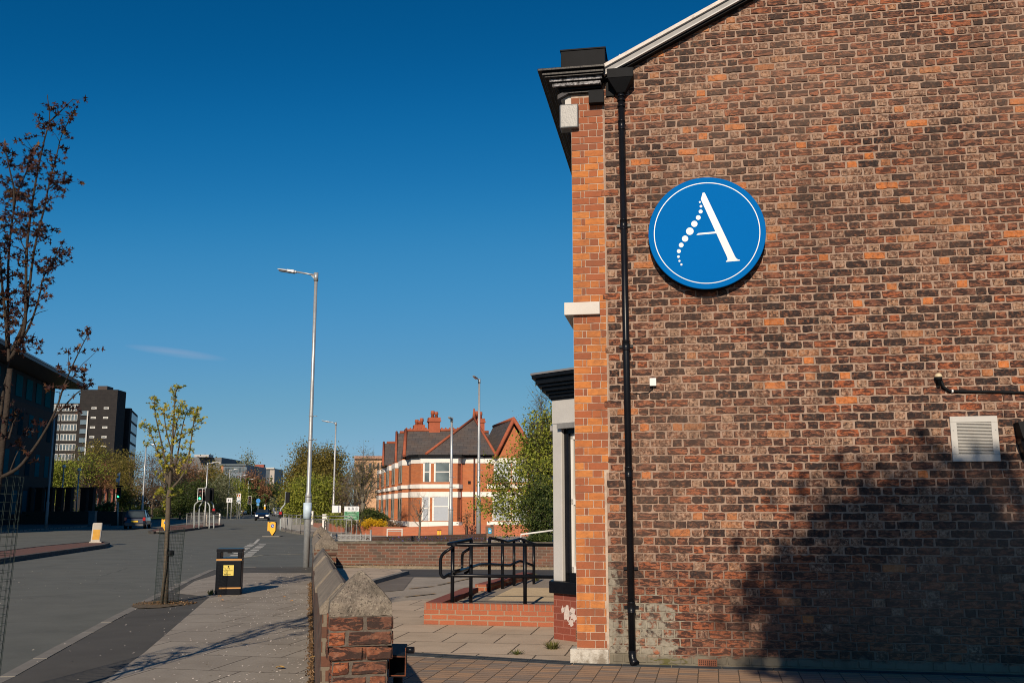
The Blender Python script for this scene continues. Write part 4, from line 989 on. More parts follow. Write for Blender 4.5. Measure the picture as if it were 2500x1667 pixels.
for px, top, lab in ((148, 1142, 'small park lamp above the dark pillars, left one'), (186, 1150, 'small park lamp above the dark pillars, right one')):
    B_ = P(px, 1245, 96); B_.z = 0; T = P(px+2, top, 96); o = thing('park_lamp', B_, lab, 'street lamp', 'park lamps')
    MB().tube([B_, B_+Vector((0, 0, T.z))], .06, 8).build('column', m_galv, o, uv=False)
    MB().tube([B_+Vector((0, 0, T.z)), B_+Vector((0, 0, T.z+.12)), B_+Vector((0, 0, T.z+.3))], [.1, .22, .12], 10).build('lantern', m_wpvc, o, uv=False)
m_green_on = ME('green_signal_light', (.05, .85, .35), 2.2)
m_redo = M('unlit_red_lens', (.10, .012, .01), .4, .5, var=.1, bs=0); m_ambo = M('unlit_amber_lens', (.10, .05, .01), .4, .5, var=.1, bs=0)
m_sigw = M('signal_backboard_rim', (.62, .62, .6), .5, var=.05, bs=0)
def sighead(o, c, w=.34, h=.92, facing=1, rim=True, lit=True):
    """facing 1 = towards viewer, -1 away"""
    def f(x, y, z): return c+Vector((x, y*facing*-1, z)) if facing == 1 else c+Vector((x, y, z))
    MB().box((-w/2, -.05*0, -h/2), (w/2, .16, h/2), lambda x, y, z: c+Vector((x, y, z))).build('backboard', m_blackm, o, bevel=.02)
    if rim:
        b = MB()
        for p, q in (((-w/2-.035, -.006, -h/2-.035), (w/2+.035, 0-.001, -h/2)), ((-w/2-.035, -.006, h/2), (w/2+.035, -.001, h/2+.035)), ((-w/2-.035, -.006, -h/2), (-w/2, -.001, h/2)), ((w/2, -.006, -h/2), (w/2+.035, -.001, h/2))):
            b.box(p, q, lambda x, y, z: c+Vector((x, y, z)))
        b.build('rim', m_sigw, o)
    if facing == 1:
        for i, (mt, z_) in enumerate(((m_redo, h*.31), (m_ambo, 0.0), (m_green_on if lit else m_redo, -h*.31))):
            MB().disc(c+Vector((0, -.002, z_)), (0, -1, 0), .10, .01, 16).build('lens', mt, o, uv=False)
            b = MB(); n = 10; vs = []
            for k in range(n+1):
                a = pi*k/n; vs += [c+Vector((.115*cos(a), -.0, z_+.115*sin(a))), c+Vector((.115*cos(a), -.16, z_+.115*sin(a)-.02))]
            b.add(vs, [(2*k, 2*k+1, 2*k+3, 2*k+2) for k in range(n)]); b.build('visor', m_blackm, o, uv=False)
m_pole = M('signal_pole_grey', (.36, .40, .40), .5, .4, .2, var=.1)
# left signal with CCTV mast
B_ = P(287, 1290, 84); B_.z = 0
o = thing('traffic_light', B_, 'single traffic signal showing green on a white topped pole at left', 'traffic light')
c = P(289, 1203, 84)
MB().tube([B_, P(288, 1225, 84)], .06, 8).build('pole', M('signal_pole_low', (.3, .3, .28), .6), o, uv=False)
MB().tube([P(289, 1190, 84.1), P(292, 1153, 84.1)], .07, 8).build('upper_pole', m_galv, o, uv=False)
sighead(o, c, .36, .95, 1, False); MB().box((-.28, .0, .52), (.28, .2, .65), lambda x, y, z: c+Vector((x, y, z))).build('top_unit', m_blackm, o)
b = MB(); q = P(288, 1170, 84); b.box((-.13, -.1, -.22), (.03, .1, .1), lambda x, y, z: q+Vector((x, y, z))); q2 = P(291, 1158, 84); b.box((-.12, -.08, -.1), (.02, .1, .1), lambda x, y, z: q2+Vector((x, y, z))); b.build('detector', m_wpvc, o)
# crossing island signals
def cpole(pts, D, r=.055):
    return [P(x, y, D) for x, y in pts]
def smooth(pts, it=2):
    for _ in range(it):
        n_ = [pts[0]]
        for i in range(len(pts)-1): n_ += [pts[i]*.75+pts[i+1]*.25, pts[i]*.25+pts[i+1]*.75]
        pts = n_+[pts[-1]]
    return pts
def csig(pts, D, head, label, w, h, facing, rim, ped=None, lit=False):
    pp = [P(x, y, D) for x, y in pts]; base = Vector((pp[0].x, D, 0)); o = thing('traffic_light', base, label, 'traffic light', 'signals on the crossing island')
    MB().tube([Vector((base.x, D, 0))]+smooth(pp), .052, 8).build('cranked_pole', m_pole, o, uv=False)
    sighead(o, P(head[0], head[1], D-.12 if facing == 1 else D-.25), w, h, facing, rim, lit)
    if ped:
        q = P(ped[0], ped[1], D-.2); MB().box((-.13, 0, -.2), (.13, .15, .2), lambda x, y, z: q+Vector((x, y, z))).build('crossing_unit', m_blackm, o)
        MB().box((-.09, -.006, 0.0), (.09, 0, .16), lambda x, y, z: q+Vector((x, y, z))).build('signal_lamp', m_redl, o)
    return o
csig([(474, 1280), (474, 1236), (477, 1229), (487, 1222), (488, 1195)], 72, (488.5, 1207), 'island signal with white rimmed head showing green, leftmost of the four', .31, .86, 1, True, lit=True)
csig([(486, 1280), (486, 1240), (489, 1232), (498, 1222), (499, 1195)], 72.6, (498, 1207), 'island signal with narrow unlit head, second of the four', .2, .86, 1, True)
csig([(511, 1284), (512, 1240), (511, 1231), (502.5, 1222), (501.5, 1188)], 71.2, (506.5, 1207), 'island signal seen from behind on a tall cranked pole, third of the four', .34, .95, -1, False)
csig([(522, 1284), (522, 1238), (520, 1230), (511.5, 1221), (510.5, 1192)], 71.6, (515.5, 1207), 'island signal seen from behind with a red crossing lamp, rightmost of the four', .30, .95, -1, False, (521.5, 1246.5))
# right-hand cranked signal beside guard rail
o = csig([(684.5, 1289), (685, 1250), (685, 1242), (697, 1230), (698, 1206), (698.5, 1200)], 66, (701.5, 1214), 'traffic signal seen from behind on a cranked pole by the curved guard rail', .27, .72, -1, False, (684.5, 1255)); o['group'] = 'signals'; del o['group']
o = csig([(614, 1252), (614, 1232), (610, 1228), (609.5, 1218)], 150, (609.5, 1220), 'small pinkish rimmed signal far down the road', .45, 1.1, 1, True); del o['group']
# guard rails
def guard(name, pts, Ht, label, D=None, spc=.11, postn=3):
    o = thing(name, Vector(pts[0]), label, 'railing'); fr = MB(); bars = MB()
    up = Vector((0, 0, 1))
    for i in range(len(pts)-1):
        a_ = Vector(pts[i]); c_ = Vector(pts[i+1]); l = (c_-a_).length; n = max(1, round(l/2.0))
        for k in range(n+1): q = a_.lerp(c_, k/n); MB().tube([q-up*.05, q+up*Ht], .03, 6).build('post', m_galvd, o, uv=False)
        for z_ in (.12, Ht-.18, Ht): fr.tube([a_+up*z_, c_+up*z_], .02, 6)
        m_ = int(l/spc)
        for k in range(m_): q = a_.lerp(c_, (k+.5)/m_); bars.tube([q+up*.12, q+up*(Ht-.18)], .0065, 4, cap=False)
    fr.build('rails', m_galvd, o, uv=False); bars.build('bars', m_galvd, o, uv=False); return o
zr = .03
def GG(x, y, z=.03): return G(x, y, z)
guard('guard_rail', [GG(455, 1283.5), GG(505, 1284.5), GG(522, 1284.5)], 1.0, 'grey pedestrian guard rail on the near side of the crossing island')
guard('guard_rail', [GG(466, 1277.5), GG(534, 1279)], 1.0, 'grey pedestrian guard rail on the far side of the crossing island')
o = thing('end_post', GG(535.5, 1281), 'white reflective post at the end of the crossing island rail', 'post'); q = GG(535.5, 1281)
MB().tube([q, q+Vector((0, 0, .95))], .07, 10).build('post', m_wpvc, o, uv=False); MB().tube([q+Vector((0, 0, .6)), q+Vector((0, 0, .75))], .075, 10).build('band', M('grey_band', (.3, .3, .3)), o, uv=False)
guard('guard_rail', [GG(686, 1290, 0), GG(697, 1293, 0), GG(712, 1297, 0), GG(733, 1300, 0), GG(757, 1302, 0), GG(800, 1304, 0), GG(858, 1305.5, 0)], 1.05, 'long curved grey guard rail round the junction corner')
# concrete bollards
def concb(p, w, h, label, tilt=0, panel=True, grp=None):
    o = thing('bollard', p, label, 'bollard', grp)
    def f(x, y, z): return Vector(p)+Vector((x*cos(.35)-y*sin(.35)+z*tilt, x*sin(.35)+y*cos(.35), z))
    MB().box((-w/2, -w/2*.85, -.05), (w/2, w/2*.85, h), f).build('body', M('pale_bollard', (.46, .42, .36), .8, var=.1, dark=(.25, .22, .18), dk=.25), o, bevel=.05)
    MB().box((-w/2-.05, -w/2-.05, -.02), (w/2+.05, w/2+.05, .05), f).build('foot', M('pale_bollard', (.46, .42, .36)), o, bevel=.01)
    if panel:
        MB().box((-w*.36, -w/2*.85-.006, h*.16), (w*.36, -w/2*.85-.001, h*.66), f).build('panel', M('faded_yellow_panel', (.60, .32, .05), .6, var=.12, scale=6), o)
    return o
concb(G(233, 1324, .03), .40, .86, 'pale concrete bollard with yellow panel on the empty traffic island', .06)
concb(G(502, 1283.5, .03), .26, .93, 'plain pale concrete bollard behind the crossing island rail', 0, False)
# keep-left bollards: shield faces
def keepleft(p, w, h, label, yaw=0, sgn=1):
    o = thing('keep_left_bollard', p, label, 'bollard', 'yellow keep left bollards')
    def f(x, y, z): return Vector(p)+Vector((x*cos(yaw)-y*sin(yaw), x*sin(yaw)+y*cos(yaw), z))
    s_ = [(-w/2, h*.36), (0, h*.02), (w/2, h*.36), (w/2, h*.93), (w*.42, h*.96), (0, h), (-w*.42, h*.96), (-w/2, h*.93)]
    def ext(y0, y1, k=1., dx=0):
        b = MB(); n = len(s_); cz = h*.55; vs = [f(x_*k+dx, y0, cz+(z_-cz)*k) for x_, z_ in s_]+[f(x_*k+dx, y1, cz+(z_-cz)*k) for x_, z_ in s_]
        b.add(vs, [tuple(range(n)), tuple(range(2*n-1, n-1, -1))]+[(i, n+i, n+(i+1) % n, (i+1) % n) for i in range(n)]); return b
    ext(.02, .20).build('shell', m_blackm, o); ext(.0, .018, .93).build('front_face', m_yel, o)
    b = MB(); 
    b.box((-w*.80, .10, h*.36), (-w*.56, .16, h*.96), f); b.box((-w*.5, .11, h*.40), (-w*.44, .17, h*.95), f); b.build('side_face', m_yel, o)
    MB().disc(f(0.02*w, -.001, h*.70), f(0, -1, 0)-f(0, 0, 0), w*.27, .006, 24).build('blue_disc', M('mandatory_blue', (.01, .07, .33), .4, var=.05, bs=0), o, uv=False)
    b = MB(); c_ = (0.02*w, h*.70); k = w*.27
    ar = [(.5, -.02), (.62, .1), (-.1, -.62*1.0)]
    def A(x_, z_): return f(c_[0]+x_*k, -.0095, c_[1]+z_*k)
    pts = [(-.62, .5), (-.45, .65), (.2, .05), (.45, .3), (.55, -.55), (-.35, -.45), (-.02, -.18)]
    n = len(pts); vs = [A(*q) for q in pts]; b.add(vs+[v+Vector((0, .002, 0)) for v in vs], [tuple(range(n-1, -1, -1))]+[(i, (i+1) % n, n+(i+1) % n, n+i) for i in range(n)]); b.build('white_arrow', m_wpvc, o, uv=False)
    MB().prism([(-w*1.3, -.3), (w*1.3, -.3), (w*1.3, .5), (-w*1.3, .5)], -.02, .03, f).build('base', m_kerb, o)
    MB().box((-.05, .05, 0), (.05, .15, h*.3), f).build('stem', m_blackm, o)
    return o
keepleft(G(664, 1309, ZR+.01), .38, .86, 'yellow keep left bollard with blue arrow disc at the junction mouth')
keepleft(G(838, 1303, ZR+.01), .30, .55, 'yellow keep left bollard just above the middle wall pier')
keepleft(G(402, 1297, .03), .34, .80, 'yellow keep left bollard behind the young yellow tree')
# boards and direction signs
def board(px0, py0, px1, py1, D, mat, label, posts, strips=(), name='sign_board', ground=0., cat='sign', group=None):
    a_ = P(px0, py1, D); c_ = P(px1, py0, D); o = thing(name, Vector(((a_.x+c_.x)/2, D, ground)), label, cat, group)
    MB().box((a_.x, D-.02, a_.z), (c_.x, D+.02, c_.z)).build('panel', mat, o)
    b = MB()
    for x_ in posts: q = P(x_, py1, D); b.tube([Vector((q.x, D+.06, ground-.1)), Vector((q.x, D+.06, c_.z-.05))], .04 if D < 100 else .07, 8)
    if posts: b.build('posts', m_galvd, o, uv=False)
    for i, (x0, y0, x1, y1, mt) in enumerate(strips):
        p = P(x0, y1, D); q = P(x1, y0, D); MB().box((p.x, D-.026-.0005*i, p.z), (q.x, D-.021, q.z)).build('lettering', mt, o)
    return o
m_sign = M('sign_white', (.68, .70, .72), .5, var=.04, bs=0); m_navy = M('navy', (.05, .07, .16), .5, var=.05, bs=0)
m_sgreen = M('sign_green', (.05, .23, .11), .5, var=.06, bs=0); m_spale = M('sign_pale_green', (.28, .46, .33), .5, var=.06, bs=0); m_dgrey = M('lettering_grey', (.08, .09, .12), .5, var=.05, bs=0)
board(811, 1233.5, 832.5, 1251, 60, m_sign, 'white rectangular board with a navy stripe beside the street lamp', (), ((826, 1234.5, 828.5, 1250.5, m_navy),))
# the board hangs on two short timber posts behind it
st = [(840.5, 1248, 876.5, 1268, m_sgreen)]
for y_, xa, xb in ((1249.5, 847, 872), (1253.5, 849, 868), (1257.5, 843, 871), (1261, 843, 870), (1264.2, 843, 866)): st.append((xa, y_, xb, y_+1.5, m_spale))
for x_ in (850, 859.5, 868.5): st += [(x_, 1238, x_+4, 1239.3, m_dgrey), (x_, 1238, x_+1.2, 1244, m_dgrey), (x_+3, 1239.8, x_+4.2, 1244, m_dgrey), (x_, 1242.9, x_+4.2, 1244.1, m_dgrey)]
board(840, 1235.5, 877, 1269, 56.5, m_sign, 'green and white notice board standing among the garden shrubs', (846, 871), st)
board(553, 1215, 567.5, 1226, 135, m_sign, 'wide white direction sign on two posts', (556, 565), ((556, 1218, 560, 1223, m_dgrey), (562.5, 1218, 564, 1224, m_dgrey)), name='direction_sign', ground=-.1)
st = [(578.5, 1206, 582, 1212, M('orange_symbol', (.6, .2, .04), bs=0)), (583.5, 1206, 587, 1212, MC['orange_symbol']), (579, 1220, 585, 1225, M('pale_blue_symbol', (.35, .45, .6), bs=0))]
board(576.5, 1204, 588.5, 1228.5, 140, m_sign, 'tall white direction sign with orange symbols on three posts', (578, 582, 586.5), st, name='direction_sign', ground=-.1)
board(533, 1228, 541, 1234, 150, M('tan_board', (.4, .28, .18)), 'small tan notice in front of the dark hedge', (537,), name='direction_sign')
board(650.5, 1227.5, 661, 1233, 215, m_sign, 'low white sign board on two posts far up the road', (653, 659), name='direction_sign')
board(662.5, 1228, 670, 1232.5, 220, M('pale_teal_board', (.4, .55, .52)), 'low pale teal sign board far up the road', (664, 669), name='direction_sign')
q = P(630.5, 1222, 190); o = thing('round_blue_sign', Vector((q.x, 190, 0)), 'round blue road sign on a pole beyond the oncoming cars', 'sign')
MB().disc(q, (0, -1, 0), .42, .05, 24).build('disc', M('bright_blue', (.02, .2, .55), .4, bs=0), o, uv=False); MB().tube([Vector((q.x, 190.1, -.1)), q+Vector((0, .1, .5))], .06, 8).build('pole', m_galv, o, uv=False)
b = MB(); b.box((q.x-.25, 189.9, q.z-.95), (q.x+.25, 189.95, q.z-.45)); b.build('plate', M('bright_blue_plate', (.1, .3, .5), bs=0), o)
q = P(646.5, 1240, 190); o = thing('yellow_bollard', Vector((q.x, 190, 0)), 'yellow post with a pale globe top far up the road', 'bollard')
MB().tube([Vector((q.x, 190, -.1)), Vector((q.x, 190, 1.5))], .18, 8).build('post', m_yel, o, uv=False); MB().tube([Vector((q.x, 190, 1.5)), Vector((q.x, 190, 1.7)), Vector((q.x, 190, 2.0))], [.1, .22, .1], 8).build('globe', m_wpvc, o, uv=False)
# bus-stop style kiosk with yellow top
q = P(728.5, 1257, 118); o = thing('kiosk', Vector((q.x, 118, 0)), 'dark kiosk with a bright yellow top on the far pavement', 'kiosk'); za = P(728, 1230, 118).z; zb = P(728, 1227, 118).z
MB().box((q.x-.36, 118, 0), (q.x+.40, 118.6, za)).build('cabinet', M('kiosk_dark', (.02, .022, .03), .3), o, bevel=.04)
MB().box((q.x-.44, 117.9, za+.001), (q.x+.46, 118.7, zb+.05)).build('roof', m_yel, o, bevel=.04)
MB().box((q.x-.28, 117.985, .4), (q.x+.32, 117.999, za-.3)).build('glazing', m_glass, o)
# utility cabinet in the shade at left
q = P(222, 1290, 78); o = thing('utility_cabinet', Vector((q.x, 78, 0)), 'blue green utility cabinet in the shade behind the bollard', 'cabinet'); za = P(222, 1249, 78).z
MB().box((q.x-.28, 78, 0), (q.x+.24, 78.4, za)).build('cabinet', M('cabinet_teal', (.05, .10, .12), .5), o, bevel=.02); MB().box((q.x-.31, 77.97, za), (q.x+.27, 78.43, za+.06)).build('lid', M('cabinet_teal_lid', (.06, .11, .13), .5), o)
# yellow gas marker / salt bin in front of the garden wall
q = P(1072, 1311, 52.0); o = thing('yellow_marker_post', Vector((q.x, q.y, 0)), 'short pair of yellow uprights with black top before the orange garden wall', 'post'); za = P(1072, 1295, 52).z
b = MB()
for dx in (-.10, .02): b.box((q.x+dx, 52, 0), (q.x+dx+.085, 52.08, za))
b.build('uprights', m_yel, o); MB().box((q.x-.11, 51.99, za), (q.x+.115, 52.09, za+.03)).build('top', m_blackm, o)
# fallen-apart white frame (low goal-like rail) before garden wall
a_ = P(944, 1308, 50.5); c_ = P(983, 1308, 50.5); zt = P(960, 1289.5, 50.5).z; o = thing('white_hoop_rail', Vector(((a_.x+c_.x)/2, 50.5, 0)), 'white rectangular hoop rail before the orange garden wall', 'railing')
b = MB(); b.box((a_.x, 50.46, 0), (a_.x+.06, 50.54, zt-.07)); b.box((c_.x-.06, 50.46, 0), (c_.x, 50.54, zt-.07)); b.box((a_.x, 50.45, zt-.069), (c_.x, 50.55, zt)); b.build('frame', M('pale_rail', (.55, .52, .47), var=.1), o)
b = MB(); b.box((a_.x+.07, 50.48, zt-.16), (c_.x-.07, 50.52, zt-.12)); b.build('lower_bar', m_galvd, o)
# low dark brick planter wall and end pier
m_dkbrick = MB_('dark_planter_brick', (.085, .04, .03), (.06, .035, .03), (.09, .07, .055), .225, .075, .01, .9, (.04, .03, .025), .4)
o = thing('planter_wall', P(1050, 1320, 37), 'low dark brown brick planter wall behind the yard wall', 'wall')
a0 = P(895, 1311, 36); a1 = P(1188, 1302.5, 38)
b = MB(); dd_ = (a1-a0); dd_.z = 0; nn_ = Vector((-dd_.y, dd_.x, 0)).normalized()*.22
vs = []
for q, z0 in ((a0, 0), (a1, 0)): vs += [Vector((q.x, q.y, -.05)), Vector((q.x, q.y, q.z)), Vector((q.x, q.y, q.z))+nn_, Vector((q.x, q.y, -.05))+nn_]
b.add(vs, [(0, 1, 2, 3), (7, 6, 5, 4), (0, 4, 5, 1), (1, 5, 6, 2), (2, 6, 7, 3), (3, 7, 4, 0)]); b.build('brickwork', m_dkbrick, o)
q = P(1196, 1284, 50.6); o = thing('blue_sign_pier', Vector((q.x, 50.6, 0)), 'brown brick pier carrying a small bright blue sign', 'pier')
wv_ = .36*1.; MB().box((q.x-.22, 50.4, -.05), (q.x+.22, 50.8, q.z)).build('shaft', MB_('brown_pier_brick', (.2, .1, .06), (.14, .08, .06), (.2, .16, .12), .225, .075, .01), o)
s0 = P(1192, 1302, 50.39); s1 = P(1200, 1288.5, 50.39); MB().box((s0.x, 50.37, s0.z), (s1.x, 50.395, s1.z)).build('sign', M('cyan_sign', (.03, .28, .48), .4, bs=0), o)
MB().box((s0.x+.04, 50.366, s0.z+.1), (s1.x-.04, 50.369, s0.z+.17)).build('lettering', m_sign, o); MB().box((s0.x+.06, 50.366, s0.z+.03), (s1.x-.1, 50.369, s0.z+.05)).build('lettering', m_sign, o)
# ornamental scroll railing
o = thing('scroll_railing', P(852, 1318, 28.6), 'grey ornamental railing with scroll panels behind the yard wall', 'railing')
b = MB(); sc = MB(); Dr = 28.6
xa = P(797, 1304, Dr).x; xb = P(905, 1304, Dr).x; zt = P(850, 1305, Dr).z; z0 = P(850, 1317, Dr).z-.02; n = 9
for z_ in (zt, z0): b.box((xa, Dr-.012, z_-.012), (xb, Dr+.012, z_+.012))
for i in range(n+1):
    x_ = xa+(xb-xa)*i/n; b.box((x_-.01, Dr-.01, .55), (x_+.01, Dr+.01, zt+.045))
b.tube([(xb, Dr, .0), (xb, Dr, zt+.14)], .03, 8); b.build('frame', m_galvd, o, uv=False)
for i in range(n):
    cx = xa+(xb-xa)*(i+.5)/n; cz = (zt+z0)/2; pts = []
    for k in range(26):
        t_ = k/25; r_ = .015+.055*t_; a = t_*3.1*pi+(pi if i % 2 else 0); pts.append((cx+r_*cos(a)*(1 if i % 2 else -1), Dr, cz+r_*sin(a)))
    pts.append((cx+(.1 if i % 2 else -.1), Dr, zt-.01)); sc.tube(pts, .008, 5, cap=False)
sc.build('scrolls', m_galvd, o, uv=False)
# white handrail beside the bay
o = thing('white_handrail', P(1310, 1320, 33), 'white tubular handrail sloping beside the dark hedge', 'handrail'); D = 33
MB().tube([P(1272, 1340, D), P(1272, 1304, D), P(1350, 1294, D)], .03, 8).build('rail', m_white, o, uv=False)
o2 = MB()
# white gate piers by the far drive
for px0, px1, y0, y1, D, lab in ((754.5, 765, 1247, 1275, 88, 'white painted gate pier left of the drive behind the tallest lamp'), (785.5, 798.5, 1254.5, 1297, 66, 'broad white gate pier with black ironwork, left half of the pair'), (799.8, 808.5, 1256, 1296, 66.4, 'narrow white gate pier beside the lamp, right half of the pair')):
    a_ = P(px0, y1, D); c_ = P(px1, y0, D); o = thing('gate_pier', Vector(((a_.x+c_.x)/2, D, 0)), lab, 'pier', 'white gate piers')
    MB().box((a_.x, D, -.05), (c_.x, D+.4, c_.z-.08)).build('shaft', m_white, o, bevel=.02); MB().box((a_.x-.02, D-.02, c_.z-.08), (c_.x+.02, D+.42, c_.z)).build('cap', m_white, o, bevel=.04)
    if px0 == 785.5:
        b = MB()
        for x_ in (793, 797): q = P(x_, 1270, D); b.tube([Vector((q.x, D-.05, .0)), Vector((q.x, D-.05, q.z))], .03, 6)
        for y_ in (1270, 1278, 1284): p, q = P(793, y_, D-.05), P(797, y_-2, D-.05); b.tube([p, q], .025, 6)
        b.build('ironwork', m_blackm, o, uv=False)
# ================================================================ cars
def car(pos, yaw, paint, label, Lc=3.9, Wc=1.68, Hc=1.45, style='hatch', lit=False, rearlit=False, plate_r=True, group=None):
    """yaw: direction the car points (azimuth)"""
    o = thing('parked_car' if False else 'car', pos, label, 'car', group or 'cars on the main road')
    fx = Vector((sin(yaw), cos(yaw), 0)); sx = Vector((cos(yaw), -sin(yaw), 0)); P0 = Vector(pos)
    def f(x, y, z): return P0+sx*x+fx*y+Vector((0, 0, z))
    h = Wc/2; Lh = Lc/2
    # stations: y, half width at sill, at waist, waist z, bonnet/boot centre z
    if style == 'hatch': top = [(-Lh, .92, .45), (-Lh+.12, 1., .80), (-Lh+.3, 1., .92), (-.9, 1., .95), (.5, 1., .93), (.9, 1., .95), (Lh-.45, .97, .80), (Lh-.12, .9, .66), (Lh, .8, .45)]
    else: top = [(-Lh, .9, .5), (-Lh+.12, .97, .88), (-Lh+.75, 1., .95), (-.9, 1., .93), (.5, 1., .90), (.9, 1., .93), (Lh-.5, .97, .78), (Lh-.12, .9, .64), (Lh, .8, .42)]
    b = MB(); vs = []; N = 10
    for y, k, z in top:
        w = h*k; zl = .22 if abs(y) < Lh-.05 else .30
        prof = [(-w*.9, zl), (-w*.99, zl+.12), (-w, .55*z+.1), (-w*.96, z*.93), (-w*.82, z*1.0), (w*.82, z*1.0), (w*.96, z*.93), (w, .55*z+.1), (w*.99, zl+.12), (w*.9, zl)]
        vs += [f(x, y, zz) for x, zz in prof]
    fs = [(i*N+j, i*N+(j+1) % N, (i+1)*N+(j+1) % N, (i+1)*N+j) for i in range(len(top)-1) for j in range(N)]+[tuple(range(N-1, -1, -1)), tuple((len(top)-1)*N+j for j in range(N))]
    b.add(vs, fs, sm=False); b.build('body', paint, o, uv=False, bevel=.03)
    # greenhouse
    if style == 'hatch': g0 = [(-Lh+.18, .93), (.95, .93)]; g1 = [(-Lh+.55, Hc), (.15, Hc)]
    else: g0 = [(-Lh+.62, .93), (.95, .91)]; g1 = [(-.85, Hc), (.2, Hc)]
    wb_, wt = h*.93, h*.74
    def quadbox(y0, y1, t0, t1, z0, z1, w0, w1):
        return [f(-w0, y0, z0), f(w0, y0, z0), f(w0, y1, z0), f(-w0, y1, z0), f(-w1, t0, z1), f(w1, t0, z1), f(w1, t1, z1), f(-w1, t1, z1)]
    BF = [(3, 2, 1, 0), (4, 5, 6, 7), (0, 1, 5, 4), (1, 2, 6, 5), (2, 3, 7, 6), (3, 0, 4, 7)]
    b = MB(); b.add(quadbox(g0[0][0], g0[1][0], g1[0][0], g1[1][0], .88, Hc-.05, wb_, wt), BF); b.build('windows', m_glass, o, uv=False)
    b = MB(); b.add(quadbox(g1[0][0]-.05, g1[1][0]+.06, g1[0][0]+.12, g1[1][0]-.12, Hc-.05, Hc+.0, wt*1.03, wt*.86), BF)
    for s_ in (-1, 1):      # pillars
        for ya, yb2 in ((g0[0][0], g1[0][0]), (g0[1][0], g1[1][0]), (-.25, -.3)):
            b.tube([f(s_*wb_*1.0, ya, .90), f(s_*wt*1.01, yb2, Hc-.03)], .035, 5)
    b.build('roof', paint, o, uv=False)
    for sx_ in (-1, 1):
        for y in (-Lh+.68, Lh-.72):
            c = f(sx_*(h-.1), y, .30); ax = sx*sx_
            w_ = MB(); w_.tube([c-ax*.1, c-ax*.08, c+ax*.08, c+ax*.1], [.26, .30, .30, .27], 20); wo = w_.build('wheel', m_rubber, o, uv=False)
            w_ = MB(); w_.tube([c+ax*.085, c+ax*.112], [.20, .17], 12); r_ = w_.build('rim', m_chrome, None, uv=False, loc0=(0, 0, 0)); r_.parent = wo; r_.matrix_parent_inverse = Matrix.Identity(4); r_.location = -P0
        b = MB(); b.box((sx_*h*1.0-.03, .72, .93), (sx_*h*1.0+.03+sx_*.12, .80, 1.05), f) if sx_ > 0 else b.box((-h-.15, .72, .93), (-h+.03, .80, 1.05), f); b.build('mirror', paint, o, uv=False)
    for sx_ in (-1, 1):
        x0, x1 = sorted((sx_*h*.55, sx_*h*.90))
        MB().box((x0, Lh-.16, .55), (x1, Lh-.005, .70), f).build('headlight', m_lens if not lit else m_head, o, uv=False, bevel=.02)
        x0, x1 = sorted((sx_*h*.72, sx_*h*.97))
        MB().box((x0, -Lh-.005, .62), (x1, -Lh+.2, .88), f).build('tail_light', m_redl, o, uv=False, bevel=.02)
    MB().box((-.26, -Lh-.02, .52), (.26, -Lh+.02, .64), f).build('number_plate', m_platey, o, uv=False)
    MB().box((-.26, Lh-.05, .34), (.26, Lh+.02, .45), f).build('number_plate', m_platew, o, uv=False)
    MB().box((-h*.6, Lh-.1, .42), (h*.6, Lh-.004, .55), f).build('grille', m_blackm, o, uv=False)
    MB().box((-h*.8, -Lh-.008, .24), (h*.8, -Lh+.15, .38), f).build('bumper', M('car_grey_trim', (.12, .12, .12)), o, uv=False)
    return o
m_head = ME('lit_headlamp', (1, .92, .8), 1.6)
def paint(name, c, mt=.5): return M(name, c, .28, .5, mt, var=.05, scale=2, fine=200, bs=0, coat=.7)
ZC = ZR+.0
def cpos(px, py, D=None):
    q = G(px, py, ZC); return (q.x, q.y+1.9, ZC)
car(cpos(313, 1291), radians(-13), paint('black_blue_paint', (.010, .016, .03)), 'dark hatchback seen from behind driving in the shade at left', 3.8, 1.62, 1.42)
car(cpos(583, 1257), radians(-8), paint('silver_paint', (.30, .31, .34)), 'silver saloon seen from behind with yellow number plate', 4.4, 1.75, 1.42, 'saloon')
q = G(634, 1250, ZC); car((q.x, 205, ZC), radians(-12), paint('red_paint', (.45, .015, .01), .1), 'red car seen from behind beyond the dark oncoming car', 4.0, 1.7, 1.55)
q = G(630.5, 1270.5, ZC); car((q.x, q.y+1.9, ZC), radians(180-12), paint('navy_paint', (.012, .015, .035)), 'dark navy car coming towards the viewer with headlights on', 3.9, 1.72, 1.35, 'hatch', True)
q = G(672, 1259.5, ZC); car((q.x, q.y+1.9, ZC), radians(180-20), paint('pale_silver_paint', (.42, .45, .48)), 'pale silver car coming round the bend beside the far kerb', 4.2, 1.75, 1.5)
q = G(690, 1257, ZC); car((q.x, q.y+4, ZC), radians(180-20), paint('blue_paint', (.02, .06, .14)), 'dark blue car queuing behind the pale silver car', 4.2, 1.75, 1.5)
q = P(741, 1252, 150); car((q.x, 152, .0), radians(80), paint('white_car_paint', (.7, .7, .7), 0), 'white car parked beyond the dark kiosk', 4.1, 1.75, 1.5)
q = P(3, 1310, 48); 
